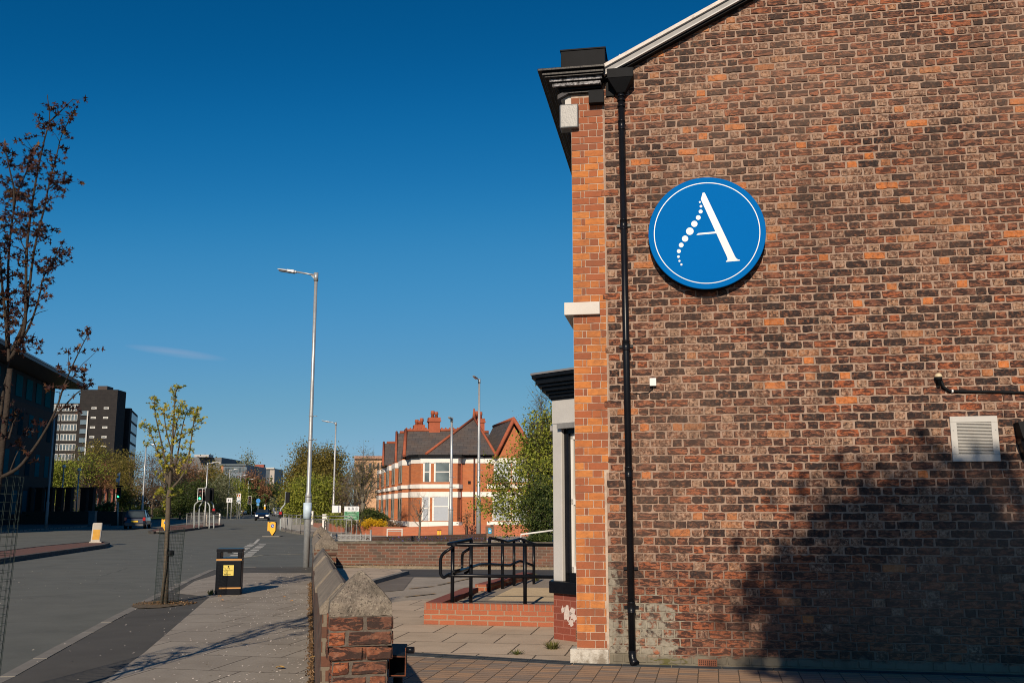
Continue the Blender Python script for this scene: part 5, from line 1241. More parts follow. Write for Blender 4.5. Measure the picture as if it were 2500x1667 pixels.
# ================================================================ the red brick house across the side road
m_hb = MB_('house_red_brick', (.46, .155, .058), (.37, .125, .052), (.40, .19, .11), .225, .078, .006, .85, (.33, .10, .05), .4)
m_stonew = M('house_white_stone', (.74, .72, .68), .7, .3, var=.07, scale=2, fine=30, bs=.15)
m_hslate = MB_('house_slate', (.105, .095, .09), (.075, .07, .072), (.045, .042, .04), .45, .28, .012, .8, (.13, .085, .06), .6)
m_terra = M('terracotta_ridge', (.33, .095, .05), .85, .2, var=.2, scale=3, fine=20, bs=.4)
m_lightst = M('weathered_stone_jamb', (.33, .30, .26), .85, .2, var=.25, scale=3, fine=20, bs=.4)
HD = 64.0
def h3(px, py, D=HD): return P(px, py, D)
hc = P(1005, 1300, HD)                       # front left corner
HR = radians(8)
HU = Vector((cos(HR)*1., sin(HR)*-.35, 0)).normalized(); HV = Vector((sin(radians(-12.5)), cos(radians(-12.5)), 0))
H0 = Vector((hc.x, HD, 0))
SX = HD/ F_PX   # metres per photo pixel near the house
def HH(x, y, z): return H0+HU*x+HV*y+Vector((0, 0, z))
def hx(px): return (px-1005)*SX*1.012
def hxd(px, y):
    r = ray(px, 1100); Z = HD+HV.y*y; return (r[0]/r[1]*Z-H0.x-HV.x*y)/HU.x
def hzd(px, py, y): return P(px, py, HD+HV.y*y).z
def hz(py, px=1100): return P(px, py, HD).z
house = thing('red_brick_house', HH(4, 3, 0), 'two-storey red brick Victorian house with white stone bands and slate roof', 'house')
zE = hz(1112); zS1 = hz(1186); zB1 = hz(1131); zB2 = hz(1208); zS2 = hz(1277)
HWD = hx(1288)
def hb(b, name, mat, **kw): return b.build(name, mat, house, **kw)
b = MB(); b.box((0, 0, -1.2), (HWD, 9, zE), HH); hb(b, 'walls', m_hb)
# three-sided bay on the front: spans 1005..1122, canted at the left corner
bx0, bx1 = hx(1003), hx(1112); bp_ = .75
bayf = [(bx0-.05, 1.3), (bx0-.05, -.05), (bx0+.5, -bp_), (bx1-.1, -bp_), (bx1+.28, .0), (bx1+.28, 1.3)]
b = MB().prism(bayf, -1.2, zE-.15, HH); hb(b, 'front_bay', m_hb)
def grow(poly_, d):
    cx = sum(p[0] for p in poly_)/len(poly_); cy = sum(p[1] for p in poly_)/len(poly_)
    return [(x+math.copysign(d, x-cx), y-(d if y < .5 else 0)) for x, y in poly_]
for z0, z1, d_ in ((zB1-.02, zB1+.34, .03), (zS1-.16, zS1+.10, .07), (zB2-.15, zB2+.2, .03), (zS2-.22, zS2+.12, .08)):
    b = MB().prism(grow(bayf, d_), z0, z1, HH)
    if d_ < .05: b.box((bx1+.3, -.03, z0+.03), (HWD+.02, .0-.002, z1), HH)
    else: b.box((hx(1183), -.09, z0), (hx(1285), -.002, z1), HH)
    hb(b, 'stone_band', m_stonew)
m_blindp = M('white_blind', (.36, .40, .45), .35, .6, var=.03, scale=1, bs=0)
m_dkwin = MG('dim_window', (.13, .16, .16), .12)
def hwin(x0, x1, z0, z1, y=-bp_, glass=None, rail=.52):
    w = MB(); t_ = .10; w.box((x0-t_, y-.03, z0-.02), (x1+t_, y+.01, z1+.04), HH); fr = hb(w, 'window', m_stonew)
    g = MB(); g.box((x0, y-.045, z0), (x1, y-.032, z1), HH); g_ = g.build('pane', glass or m_dkwin, house); g_.parent = fr; g_.location = (0, 0, 0)
    r_ = MB(); zr_ = z0+(z1-z0)*rail; r_.box((x0, y-.06, zr_-.03), (x1, y-.046, zr_+.03), HH); r2_ = r_.build('glazing_bar', m_stonew, house); r2_.parent = fr; r2_.location = (0, 0, 0)
zwt, zwb = hz(1131), hz(1176); zlt, zlb = hz(1213), hz(1270)
hwin(hx(1030), hx(1041), zwb, zwt); hwin(hx(1056), hx(1088), zwb, zwt)
hwin(hx(1028), hx(1040), zlb, zlt, glass=m_blindp); hwin(hx(1053), hx(1086), zlb, zlt, glass=m_blindp, rail=.6)
hwin(hx(1200), hx(1236), zlb, zlt, y=0, glass=m_blindp, rail=.6); hwin(hx(1246), hx(1278), zlb, zlt, y=0, glass=m_blindp, rail=.6)
hwin(hx(1203), hx(1236), zwb, zwt, y=0, glass=m_blindp); hwin(hx(1246), hx(1276), zwb, zwt, y=0, glass=m_blindp)
for px in (1121, 1152):
    b = MB(); x_ = hx(px); b.tube([HH(x_, -.1, -.5), HH(x_, -.1, zE-.1)], .055, 6); hb(b, 'rainwater_pipe', m_terra if px == 1121 else M('dark_pipe', (.07, .03, .025)), uv=False)
b = MB().box((hx(1138), -.05, hz(1181)), (hx(1144), -.003, hz(1174)), HH); hb(b, 'vent', m_blackm)
# side elevation: stepped bays running away along the main road
def sidebay(y0, w, z1, nm):
    pts = [(.2, y0), (-.42, y0+.45), (-.42, y0+w-.45), (.2, y0+w)]
    b = MB().prism(pts, -1.2, z1, HH); hb(b, 'side_bay', m_hb)
    cx_ = .2
    for z0_, z1_, d_ in ((zB1-.02, zB1+.34, .03), (zS1-.14, zS1+.10, .08), (zB2-.15, zB2+.2, .03), (zS2-.2, zS2+.1, .09)):
        p2_ = [(x-(d_ if x < 0 else 0), y+(-d_ if i < 2 else d_)) for i, (x, y) in enumerate(pts)]
        b = MB().prism(p2_, z0_, z1_, HH); hb(b, 'stone_band', m_stonew)
    for zb_, zt_ in ((zwb, zwt), (zlb, zlt)):
        for ya, yb2 in ((y0+.62, y0+w/2-.12), (y0+w/2+.12, y0+w-.62)):
            b = MB().box((-.45, ya, zb_), (-.425, yb2, zt_), HH); fr = hb(b, 'window', m_lightst)
            b = MB().box((-.458, ya+.12, zb_+.1), (-.451, yb2-.12, zt_-.1), HH); g_ = b.build('pane', m_dkwin, house); g_.parent = fr; g_.location = (0, 0, 0)
b = MB().box((-.02, 9.003, -1.2), (6, 27, zE-.05), HH); hb(b, 'terrace_walls', m_hb)
for i, y0 in enumerate((2.0, 7.0, 11.5, 16.0, 20.5)): sidebay(y0, 3.4, zE-.1, '')
# roofs
zR = hz(1030); ze = zE+.02
b = MB()
yr = 5.0; xr0 = hx(1150)
# main hipped roof
pk = HH(xr0, yr, hz(1022)); e = .25
A = [HH(hxd(1040, -.9), -.9, ze), HH(hxd(1210, -.4), -.4, ze), HH(hxd(1235, 9), 9.2, ze), HH(hxd(1080, 9), 9.2, ze)]
ap = HH(hxd(1157, 4.3), 4.3, hzd(1157, 1022, 4.3))
b.add(A+[ap], [(0, 1, 4), (1, 2, 4), (2, 3, 4), (3, 0, 4), (3, 2, 1, 0)]); hb(b, 'hipped_roof', m_hslate)
b = MB()
for i in (0, 1, 3): b.tube([A[i]+Vector((0, 0, .05)), ap+Vector((0, 0, .05))], .09, 6)
b.tube([ap, ap+Vector((0, 0, .7))], [.12, .05], 8); hb(b, 'hip_tiles', m_terra, uv=False)
# right gable
gx0, gx1 = hx(1203), hx(1290)+.25; gxm = hx(1245); gz = hz(1028, 1245)
b = MB(); fp = [(gx0+.15, ze-.3), (gx1-.15, ze-.3), (gxm, gz-.25)]
vs = [HH(x, -.02, z) for x, z in fp]+[HH(x, 4.5, z) for x, z in fp]; b.add(vs, [(0, 1, 2), (5, 4, 3), (0, 3, 4, 1), (1, 4, 5, 2), (2, 5, 3, 0)]); hb(b, 'gable', m_hb)
b = MB()
for xa, za, xb, zb in ((gx0-.1, ze-.25, gxm, gz), (gx1+.1, ze-.25, gxm, gz)):
    vs = [HH(xa, -.25, za), HH(xb, -.25, zb), HH(xb, 6.5, zb), HH(xa, 6.5, za)]; up_ = Vector((0, 0, .14)); b.add(vs+[v+up_ for v in vs], [(0, 1, 2, 3), (7, 6, 5, 4), (0, 4, 5, 1), (1, 5, 6, 2), (2, 6, 7, 3), (3, 7, 4, 0)])
hb(b, 'gable_roof', m_hslate)
b = MB()
for xa, za in ((gx0-.1, ze-.25), (gx1+.1, ze-.25)): b.tube([HH(xa, -.28, za+.05), HH(gxm, -.28, gz+.08)], .13, 6)
b.tube([HH(gxm, -.28, gz+.14), HH(gxm, 6.5, gz+.14)], .1, 6); hb(b, 'verge_tiles', m_terra, uv=False)
# ridge block to the left and the stepped party walls behind
rl_z = hz(1052, 1000)
b = MB()
def lean(y0, y1, zt, name='side_roof', xr=3.2):
    vs = [HH(-.35, y0, ze-.05), HH(-.35, y1, ze-.05), HH(xr, y1, zt), HH(xr, y0, zt), HH(6.3, y1, ze), HH(6.3, y0, ze)]
    q = MB(); q.add(vs, [(3, 2, 1, 0), (5, 4, 2, 3), (0, 1, 4, 5), (0, 5, 3), (1, 2, 4)]); hb(q, name, m_hslate)
    q = MB(); q.tube([HH(xr, y0, zt+.06), HH(xr, y1, zt+.06)], .11, 6); q.tube([HH(-.3, y0, ze+.02), HH(xr, y0, zt+.06)], .13, 6); hb(q, 'ridge_tiles', m_terra, uv=False)
    q = MB(); q.add([HH(-.5, y0-.14, ze-.4), HH(-.5, y0-.14, ze+.05), HH(xr, y0-.14, zt+.28), HH(xr+.3, y0-.14, ze-.4), HH(-.5, y0+.05, ze-.4), HH(-.5, y0+.05, ze+.05), HH(xr, y0+.05, zt+.28), HH(xr+.3, y0+.05, ze-.4)], [(0, 1, 2, 3), (7, 6, 5, 4), (0, 4, 5, 1), (1, 5, 6, 2), (2, 6, 7, 3)]); hb(q, 'party_wall', m_terra)
def wing(pxl, pyr, ye, yr_, xr=7.):
    x0 = hxd(pxl, yr_); xe = hxd(pxl-1, ye); zt = hzd(pxl, pyr, yr_); q = MB()
    vs = [HH(xe, ye, ze-.1), HH(xr, ye, ze-.1), HH(xr, yr_, zt), HH(x0, yr_, zt), HH(x0, 2*yr_-ye, ze-.1), HH(xr, 2*yr_-ye, ze-.1)]
    q.add(vs, [(0, 1, 2, 3), (3, 2, 5, 4), (0, 3, 4), (1, 5, 2)]); hb(q, 'wing_roof', m_hslate)
    q = MB(); q.tube([HH(xe-.05, ye-.1, ze-.1), HH(x0-.05, yr_, zt+.1)], .09, 6); q.tube([HH(x0+.2, yr_, zt+.06), HH(xr, yr_, zt+.06)], .11, 6); hb(q, 'verge_tiles', m_terra, uv=False)
wing(969, 1057, 7.8, 10.4); wing(938, 1082, 13.2, 16.4)
# front-facing slope with its terracotta ridge (px 990-1100)
q = MB(); xL, xR_ = hxd(990, 4.2), hxd(1125, 4.2); zr_ = hzd(1050, 1052, 4.2)
xLe = hxd(987, 1.0)
vs = [HH(xLe, 1.0, ze-.0), HH(xR_, .6, ze), HH(xR_, 4.2, zr_), HH(xL, 4.2, zr_), HH(xL, 7.4, ze), HH(xR_, 7.4, ze)]
q.add(vs, [(0, 1, 2, 3), (3, 2, 5, 4), (0, 3, 4), (1, 5, 2)]); hb(q, 'front_slope', m_hslate)
q = MB(); q.tube([HH(xL, 4.2, zr_+.05), HH(xR_, 4.2, zr_+.05)], .1, 6)
for i in range(14): q.box((xL+(xR_-xL)*i/14, 4.14, zr_+.1), (xL+(xR_-xL)*i/14+.09, 4.26, zr_+.24), HH)
q.tube([HH(xLe, 1.0, ze+.03), HH(xL, 4.2, zr_+.08)], .12, 6); hb(q, 'crest_tiles', m_terra, uv=False)
b = MB(); b.prism(grow(bayf, .22), zE-.15, zE+.03, HH); b.box((bx1+.5, -.2, zE-.12), (gx0+.1, .3, zE+.02), HH); hb(b, 'eaves_gutter', m_blackm)
def chim(x0, x1, y, z0, z1, pots):
    b = MB(); b.box((x0, y, z0), (x1, y+.7, z1-.3), HH); b.box((x0-.07, y-.07, z1-.3), (x1+.07, y+.77, z1-.2), HH); b.box((x0-.03, y-.03, z1-.2), (x1+.03, y+.73, z1), HH); c_ = hb(b, 'chimney', m_terra)
    q = MB()
    for px_, h_ in pots: q.tube([HH(px_, y+.35, z1), HH(px_, y+.35, z1+h_*.5), HH(px_, y+.35, z1+h_*.55), HH(px_, y+.35, z1+h_)], [.13, .1, .15, .13], 8)
    g_ = q.build('chimney_pots', m_terra, house, uv=False); g_.parent = c_; g_.location = (0, 0, 0)
chim(hxd(1047, 4), hxd(1074, 4), 4.0, zr_-.3, hzd(1060, 1019, 4), [(hxd(1057, 4), 1.*(hz(1001)-hz(1019))), (hxd(1066, 4), .85*(hz(1001)-hz(1019)))])
chim(hxd(1011, 4.6), hxd(1036, 4.6), 4.6, zr_-.3, hzd(1020, 1037, 4.6), [(hxd(1018, 4.6), .4), (hxd(1025, 4.6), .32), (hxd(1030, 4.6), .5)])
chim(hxd(1163, 5), hxd(1183, 5), 5., ze, hzd(1170, 1022, 5), [(hxd(1166, 5), .55), (hxd(1175, 5), .5)])
# low orange garden wall in front of it
m_gw = MB_('garden_wall_brick', (.46, .15, .07), (.39, .125, .065), (.42, .19, .12), .225, .075, .006, .85, (.38, .14, .08), .5)
gw = thing('garden_wall', P(1000, 1312, 53), 'orange brick garden wall in front of the red house and shrubs', 'wall')
b = MB(); pts = [(1290, 1280, 54), (1130, 1281.5, 54), (985, 1286.5, 54), (935, 1286, 55), (877, 1282, 57), (812, 1278, 63), (765, 1276, 80)]
qs = [P(*p) for p in pts]
for i in range(len(qs)-1):
    a_, c_ = qs[i], qs[i+1]; nn_ = Vector((0, .22, 0))
    vs = [Vector((a_.x, a_.y, -.1)), Vector((c_.x, c_.y, -.1)), Vector((c_.x, c_.y, c_.z)), Vector((a_.x, a_.y, a_.z))]; vs += [v+nn_ for v in vs]
    b.add(vs, [(3, 2, 1, 0), (4, 5, 6, 7), (3, 7, 6, 2)])
b.build('brickwork', m_gw, gw)
# peach building behind
D = 100
m_peach = M('peach_render', (.58, .36, .22), .9, .2, var=.08, scale=.4, fine=8, bs=.2)
def bldg(name, D, px0, px1, pyt, mat, label, depth=12, yaw=0, pyt1=None, cat='building', roof=None):
    a_ = P(px0, pyt, D); c_ = P(px1, pyt, D); o = thing(name, Vector(((a_.x+c_.x)/2, D, 0)), label, cat)
    b = MB(); b.box((0, 0, -.1), (c_.x-a_.x, depth, a_.z), lambda x, y, z: Vector((a_.x+x*cos(yaw)-y*sin(yaw), D+x*sin(yaw)+y*cos(yaw), z))); b.build('walls', mat, o); return o, a_, c_
def rect(o, name, D, px0, py0, px1, py1, mat, dy=.05, th=.04):
    a_ = P(px0, py1, D); c_ = P(px1, py0, D); return MB().box((a_.x, D-dy-th, a_.z), (c_.x, D-dy, c_.z)).build(name, mat, o)
o, a_, c_ = bldg('peach_building', D, 866, 938, 1119, m_peach, 'peach coloured building behind the bare tree and evergreen bush')
rect(o, 'roof_edge', D, 866, 1113, 938, 1120, M('peach_roof', (.33, .19, .13)), 0.0, .3)
rect(o, 'string_band', D, 866, 1163, 938, 1166, M('peach_band', (.62, .40, .26)))
for px, py, w, h in ((901, 1130, 6, 22), (921, 1130, 5, 22), (880, 1130, 5, 22), (903, 1172, 6, 18), (921, 1222, 7, 18), (880, 1172, 6, 18)):
    f_ = rect(o, 'window', D, px, py, px+w, py+h, m_glass)
# ---------------- black tower block
D = 190
m_blk = MB_('black_brick', (.024, .022, .023), (.020, .019, .020), (.016, .015, .016), .9, .3, .02, .85, (.05, .045, .04), .3)
o = thing('black_tower_block', P(240, 1236, D), 'black clad tower block with small white windows behind the trees at left', 'building')
def tb_(px0, px1, pyt, D0, D1, name, mat):
    a_ = P(px0, pyt, D0); c_ = P(px1, pyt, D0); return MB().box((a_.x, D0, 0), (c_.x, D1, a_.z)).build(name, mat, o)
tb_(197, 288, 951, D, D+4.2, 'main_tower', m_blk)
tb_(239, 262, 942, D+.5, D+3.5, 'lift_housing', M('lift_brick', (.05, .035, .03)))
a_ = P(196, 950, D).x
a1 = P(96, 984, D+3); a2 = P(198, 982, D+3); MB().box((a1.x, D+3, 0), (a2.x, D+12, a1.z)).build('left_wing', m_blk, o)
# right wing with angled glazed end
w0 = P(287, 996, D+6); w1_ = P(318, 997, D+6); b = MB(); b.box((w0.x, D+6, 0), (w1_.x, D+7, w0.z)); b.build('right_wing', m_blk, o)
e0 = Vector((w1_.x, D+6.0, 0)); e1 = P(336, 1020, D+22); b = MB()
b.add([(e0.x, e0.y, 0), (e0.x, e0.y, w0.z), (e1.x, D+22, w0.z), (e1.x, D+22, 0), (e0.x-1, D+6.5, w0.z), (e0.x-1, D+6.5, 0)], [(0, 3, 2, 1), (1, 2, 4), (0, 5, 3)]); b.build('angled_end', m_blk, o)
m_wf = M('white_window_frame', (.50, .50, .48), .6, var=.05, bs=0); m_gl2 = MG('tower_glass', (.09, .12, .14), .15)
for i in range(5):
    for x_ in (230, 260):
        p = P(x_-i*1.9, 996+i*23.5, D); b = MB().box((p.x-.5, D-.08, p.z-.2), (p.x+.5, D-.02, p.z+.2)); f_ = b.build('window', m_wf, o)
        b = MB().box((p.x-.38, D-.1, p.z-.06), (p.x+.25, D-.082, p.z+.06)); g_ = b.build('pane', m_gl2, o); g_.parent = f_; g_.location = (0, 0, 0)
    if i < 5:
        za = P(330, 1012+i*25, D+14).z; zb = P(330, 1031+i*25, D+14).z
        A = e0.lerp(Vector((e1.x, D+22, 0)), .06); C = e0.lerp(Vector((e1.x, D+22, 0)), .94); nn_ = Vector((.25, -.1, 0))*.3
        vs = [Vector((A.x, A.y, zb))+nn_, Vector((C.x, C.y, zb))+nn_, Vector((C.x, C.y, za))+nn_, Vector((A.x, A.y, za))+nn_]; b = MB(); b.add(vs+[v-nn_*.9 for v in vs], [(0, 1, 2, 3), (7, 6, 5, 4), (0, 4, 5, 1), (1, 5, 6, 2), (2, 6, 7, 3), (3, 7, 4, 0)]); b.build('window', M('pale_glazing', (.33, .37, .40), .3), o)
for i in range(6):
    yt = 987+i*24.2; sh = i*1.7
    for (xa, xb, n) in ((120, 150, 4), (152, 192, 5)):
        xa_, xb_ = xa-sh, xb-sh; p = P(xa_, yt+16, D+3); q = P(xb_, yt, D+3); f_ = MB().box((p.x, D+2.85, p.z), (q.x, D+2.95, q.z)).build('window', m_wf, o)
        b = MB(); wd = (q.x-p.x)/n
        for k in range(n): b.box((p.x+wd*k+.1, D+2.8, p.z+.12), (p.x+wd*(k+1)-.1, D+2.848, q.z-.12))
        g_ = b.build('pane', m_gl2, o); g_.parent = f_; g_.location = (0, 0, 0)
# stair glazing strip
p = P(198, 1180, D+1.4); 
for i in range(8):
    yt = 1003+i*22; a_ = P(197.5-i*1.6, yt+11, D-.1); c_ = P(216-i*1.6, yt, D-.1); MB().box((a_.x, D-.2, a_.z), (c_.x, D-.02, c_.z)).build('stair_window', M('stair_glass', (.12, .17, .21), .2), o)
    a_ = P(211.5-i*1.6, yt+22, D-.3); c_ = P(216-i*1.6, yt, D-.3); MB().box((a_.x, D-.3, a_.z), (c_.x, D-.22, c_.z)).build('stair_mullion', m_wf, o)
# ---------------- dark office building at far left
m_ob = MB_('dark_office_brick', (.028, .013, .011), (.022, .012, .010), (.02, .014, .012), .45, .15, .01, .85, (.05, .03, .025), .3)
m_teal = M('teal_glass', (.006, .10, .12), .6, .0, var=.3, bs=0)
o = thing('office_building', (-45, 100, 0), 'dark brick office building with teal windows and oversailing roof at the left edge', 'building')
C0 = P(124, 1236, 100); C0.z = 0; RVl = RV; RUl = RU
def of(x, y, z): p = C0-RUl*x+RVl*y; p.z = z; return p     # x to the left of the face, y forward along the road
zo = P(124, 945, 100).z
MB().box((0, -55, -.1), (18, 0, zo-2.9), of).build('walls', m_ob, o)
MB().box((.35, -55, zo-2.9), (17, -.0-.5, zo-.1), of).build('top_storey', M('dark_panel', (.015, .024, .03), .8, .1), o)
MB().box((-2.2, -58, zo+.1), (20, 2.6, zo+.45), of).build('roof', M('office_roof', (.10, .10, .105), .6), o)
b = MB(); b.box((-2.26, -58, zo+.38), (-2.201, 2.66, zo+.5), of); b.build('roof_edge', M('roof_edge', (.30, .31, .32), .4), o)
for k in range(16):
    y_ = -2.2-k*3.3
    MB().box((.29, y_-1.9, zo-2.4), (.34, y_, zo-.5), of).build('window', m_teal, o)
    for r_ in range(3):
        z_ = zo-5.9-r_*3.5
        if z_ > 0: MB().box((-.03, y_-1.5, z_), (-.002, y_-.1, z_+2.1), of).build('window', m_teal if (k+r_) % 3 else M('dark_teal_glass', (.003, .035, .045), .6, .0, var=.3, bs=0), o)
# ---------------- mid distance: grey block, blue glass office, pale tower
m_gblk = M('grey_cladding', (.14, .15, .16), .8, var=.05, scale=.2, bs=0)
D = 260; o, a_, c_ = bldg('grey_block', D, 420, 541, 1116.5, m_gblk, 'grey flat roofed block with pale bands in the distance', 20)
rect(o, 'pale_band', D, 505, 1128, 539, 1130.5, m_wf); rect(o, 'pale_band', D, 470, 1148, 539, 1151.5, M('peach_band2', (.45, .33, .27))); rect(o, 'plant_room', D, 486, 1111, 521, 1117, M('plant_pale', (.4, .4, .4)), 0, 4)
D = 240; o, a_, c_ = bldg('glass_office', D, 540, 600, 1134, M('blue_grey_panel', (.13, .17, .21), .6, var=.1, scale=.3, bs=0), 'blue glass office block with an orange brick end in the distance', 20)
rect(o, 'brick_end', D, 538, 1135, 546, 1160, M('orange_end', (.36, .18, .10))); rect(o, 'roof_edge', D, 540, 1132, 602, 1136, M('roof_blue', (.09, .12, .14)), 0, .4)
for x_ in range(548, 598, 7): rect(o, 'window', D, x_, 1140, x_+6, 1152, m_gl2); rect(o, 'window', D, x_, 1161, x_+5, 1170, m_gl2)
D = 470; o, a_, c_ = bldg('pale_tower_block', D, 616, 670.5, 1143.5, M('pale_tower', (.40, .36, .32), .8, var=.06, scale=.1, bs=0), 'pale high rise tower block with dark window strips far away', 18)
rect(o, 'roof_slab', D, 614, 1141, 671, 1144.5, m_wf, 0, 1); rect(o, 'plant_room', D, 622, 1133.5, 644, 1142, M('red_plant_room', (.28, .075, .05)), -3, 3)
rect(o, 'dark_strip', D, 647.5, 1146, 659, 1192, M('dark_strip', (.07, .09, .11))); 
for i in range(9):
    rect(o, 'window', D, 638, 1146+i*5, 643, 1149+i*5, m_gl2); rect(o, 'window', D, 661.5, 1160+i*4.6, 664.5, 1163+i*4.6, m_gl2)
# ---------------- pillar fence at left on a low hedge bank
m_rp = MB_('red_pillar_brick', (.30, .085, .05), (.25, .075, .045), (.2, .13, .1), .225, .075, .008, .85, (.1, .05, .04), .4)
xs = [(0, 22), (30, 48), (55, 78), (84, 104), (109, 129), (134, 152), (157, 175), (194, 212), (215, 229)]
for i, (x0, x1) in enumerate(xs):
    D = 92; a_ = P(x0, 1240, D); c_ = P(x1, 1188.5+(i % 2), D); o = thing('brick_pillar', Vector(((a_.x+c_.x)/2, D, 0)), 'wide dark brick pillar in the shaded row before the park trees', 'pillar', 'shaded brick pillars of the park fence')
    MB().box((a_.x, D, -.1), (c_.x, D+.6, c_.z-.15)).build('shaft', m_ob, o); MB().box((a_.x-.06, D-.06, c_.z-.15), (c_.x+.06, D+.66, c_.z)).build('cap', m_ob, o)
for i, (x0, x1) in enumerate(((231, 245), (248, 262), (264, 277), (279, 285))):
    D = 134.5; a_ = P(x0, 1240, D); c_ = P(x1, 1192, D); m_ = P(x0, 1203, D).z; xm = P(x0+(x1-x0)*.62, 1203, D).x
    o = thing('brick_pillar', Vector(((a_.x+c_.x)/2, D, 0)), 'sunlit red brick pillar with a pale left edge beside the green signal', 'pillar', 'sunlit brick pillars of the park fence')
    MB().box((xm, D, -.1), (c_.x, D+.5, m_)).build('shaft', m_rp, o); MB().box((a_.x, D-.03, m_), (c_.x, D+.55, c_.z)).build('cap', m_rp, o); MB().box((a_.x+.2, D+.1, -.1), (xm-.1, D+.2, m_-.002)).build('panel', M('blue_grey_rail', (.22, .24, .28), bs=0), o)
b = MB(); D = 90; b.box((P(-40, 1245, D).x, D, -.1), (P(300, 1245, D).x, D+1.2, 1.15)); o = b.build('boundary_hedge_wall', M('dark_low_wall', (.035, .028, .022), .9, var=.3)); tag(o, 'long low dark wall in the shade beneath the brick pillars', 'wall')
# ================================================================ vegetation
def leafgeo(b, c, size, rr, kind=0, up=.0):
    """one leaf or leaf clump: a bent quad or a lobed leaf"""
    n = Vector((rr.gauss(0, 1), rr.gauss(0, 1), rr.gauss(0, 1)+up)).normalized()
    t = n.orthogonal().normalized(); t = (Matrix.Rotation(rr.uniform(0, 6.28), 3, n) @ t); s = n.cross(t)
    a = min(1, max(0, rr.gauss(.5, .22)))
    if kind == 0:
        k = size*rr.uniform(.6, 1.25)
        b.add([c-t*k*.5, c+s*k*.32+n*k*.12, c+t*k*.5, c-s*k*.32+n*k*.12], [(0, 1, 2, 3)], a)
    else:
        k = size*rr.uniform(.6, 1.2); pts = []
        for i in range(10):
            an = pi*2*i/10; r_ = k*(.5 if i % 2 == 0 else .2)*(1 if i in (0, 2, 8) else .8)
            pts.append(c+t*(r_*cos(an)+k*.2)+s*r_*sin(an)+n*abs(r_*sin(an))*.35)
        b.add(pts, [tuple(range(10))], a)
def tree(name, base, H, crown, label, leafm, n_clump=60, leaves=60, lsize=.25, sig=.5, barkm=None, r0=.18, seed=1, limbs=7, twigs=6, trunk_h=.3, group=None, cat='tree', lean=(0, 0), kind=0, shape=1., hollow=.35, leafname='crown'):
    """crown = (cx,cy,cz offset from base, rx, ry, rz)"""
    rr = random.Random(seed); B_ = Vector(base); o = thing(name, B_, label, cat, group)
    barkm = barkm or m_bark; cx, cy, cz, rx, ry, rz = crown; C = B_+Vector((cx, cy, cz))
    tb__ = MB(); top = B_+Vector((cx*.8, cy*.8, H*.86)); fork = B_+Vector((lean[0], lean[1], H*trunk_h))
    tp = [B_+Vector((0, 0, -.1)), B_.lerp(fork, .5)+Vector((rr.gauss(0, r0*.4), 0, 0)), fork]
    ax = [fork]; 
    for i in range(1, 6): ax.append(fork.lerp(top, i/5)+Vector((rr.gauss(0, 1), rr.gauss(0, 1), 0))*rx*.05)
    pts = tp+ax[1:]; rad = [r0*1.25, r0, r0*.85]+[r0*.85*(1-i/5.6) for i in range(1, 6)]
    tb__.tube(pts, rad, 8, cap=True)
    clumps = []
    for i in range(n_clump):
        while True:
            p = Vector((rr.uniform(-1, 1), rr.uniform(-1, 1), rr.uniform(-1, 1)))
            if hollow < p.length < 1: break
        bump_ = 1+.18*sin(5*atan2(p.y, p.x)+seed)+.14*sin(9*p.z+seed*2)+rr.uniform(-.12, .1)
        if p.z > 0: sq = 1-(1-shape)*p.z
        else: sq = 1
        clumps.append(C+Vector((p.x*rx*sq, p.y*ry*sq, p.z*rz))*1*bump_+Vector((0, 0, 0)))
    L_ = []
    for i in range(limbs):
        q = C+Vector((cos(i*2.4+seed)*rx*.55, sin(i*2.4+seed)*ry*.55, rr.uniform(-.5, .6)*rz)); s_ = ax[min(5, max(0, int(((q.z-fork.z)/max(.1, top.z-fork.z))*4)-1))] if q.z > fork.z else fork
        mid = s_.lerp(q, .5)+Vector((rr.gauss(0, .05)*rx, rr.gauss(0, .05)*ry, -.06*rz)); tb__.tube([s_, mid, q], [r0*.42, r0*.28, r0*.15], 6); L_ += [mid, q]
    nodes = L_+ax[1:]
    lf = MB()
    for c in clumps:
        s_ = min(nodes, key=lambda n_: (n_-c).length+max(0, n_.z-c.z)*.8)
        mid = s_.lerp(c, .55)+Vector((rr.gauss(0, .07)*rx, rr.gauss(0, .07)*ry, rr.gauss(0, .04)*rz)); tb__.tube([s_, mid, c], [r0*.14, r0*.09, r0*.045], 4, cap=False)
        for k in range(twigs):
            e = c+Vector((rr.gauss(0, 1), rr.gauss(0, 1), rr.gauss(.35, 1)))*sig*1.15; tb__.tube([mid.lerp(c, rr.uniform(.3, 1)), e], [r0*.04, r0*.018], 3, cap=False)
        nl = int(leaves*rr.uniform(.4, 1.5))
        for k in range(nl):
            p = c+Vector((rr.gauss(0, sig), rr.gauss(0, sig), rr.gauss(0, sig*.8))); leafgeo(lf, p, lsize, rr, kind)
    tb__.build('trunk', barkm, o, uv=False)
    if lf.f: lf.build(leafname, leafm, o, uv=False)
    return o
LG = MLEAF('fresh_green_leaves', [(.045, .065, .012), (.16, .20, .03), (.31, .34, .05), (.46, .44, .09)])
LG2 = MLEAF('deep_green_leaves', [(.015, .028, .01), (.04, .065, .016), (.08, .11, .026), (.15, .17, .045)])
LY = MLEAF('yellow_green_leaves', [(.09, .11, .018), (.24, .26, .032), (.44, .38, .05), (.60, .42, .12)])
LO = MLEAF('olive_bud_leaves', [(.06, .055, .018), (.14, .125, .03), (.24, .20, .045), (.34, .25, .06)])
LB = MLEAF('brown_bud_twigs', [(.07, .048, .032), (.13, .085, .055), (.19, .125, .075), (.26, .17, .10)], .15)
LR = MLEAF('russet_bud_leaves', [(.12, .06, .035), (.20, .10, .05), (.27, .14, .07), (.33, .19, .09)], .2)
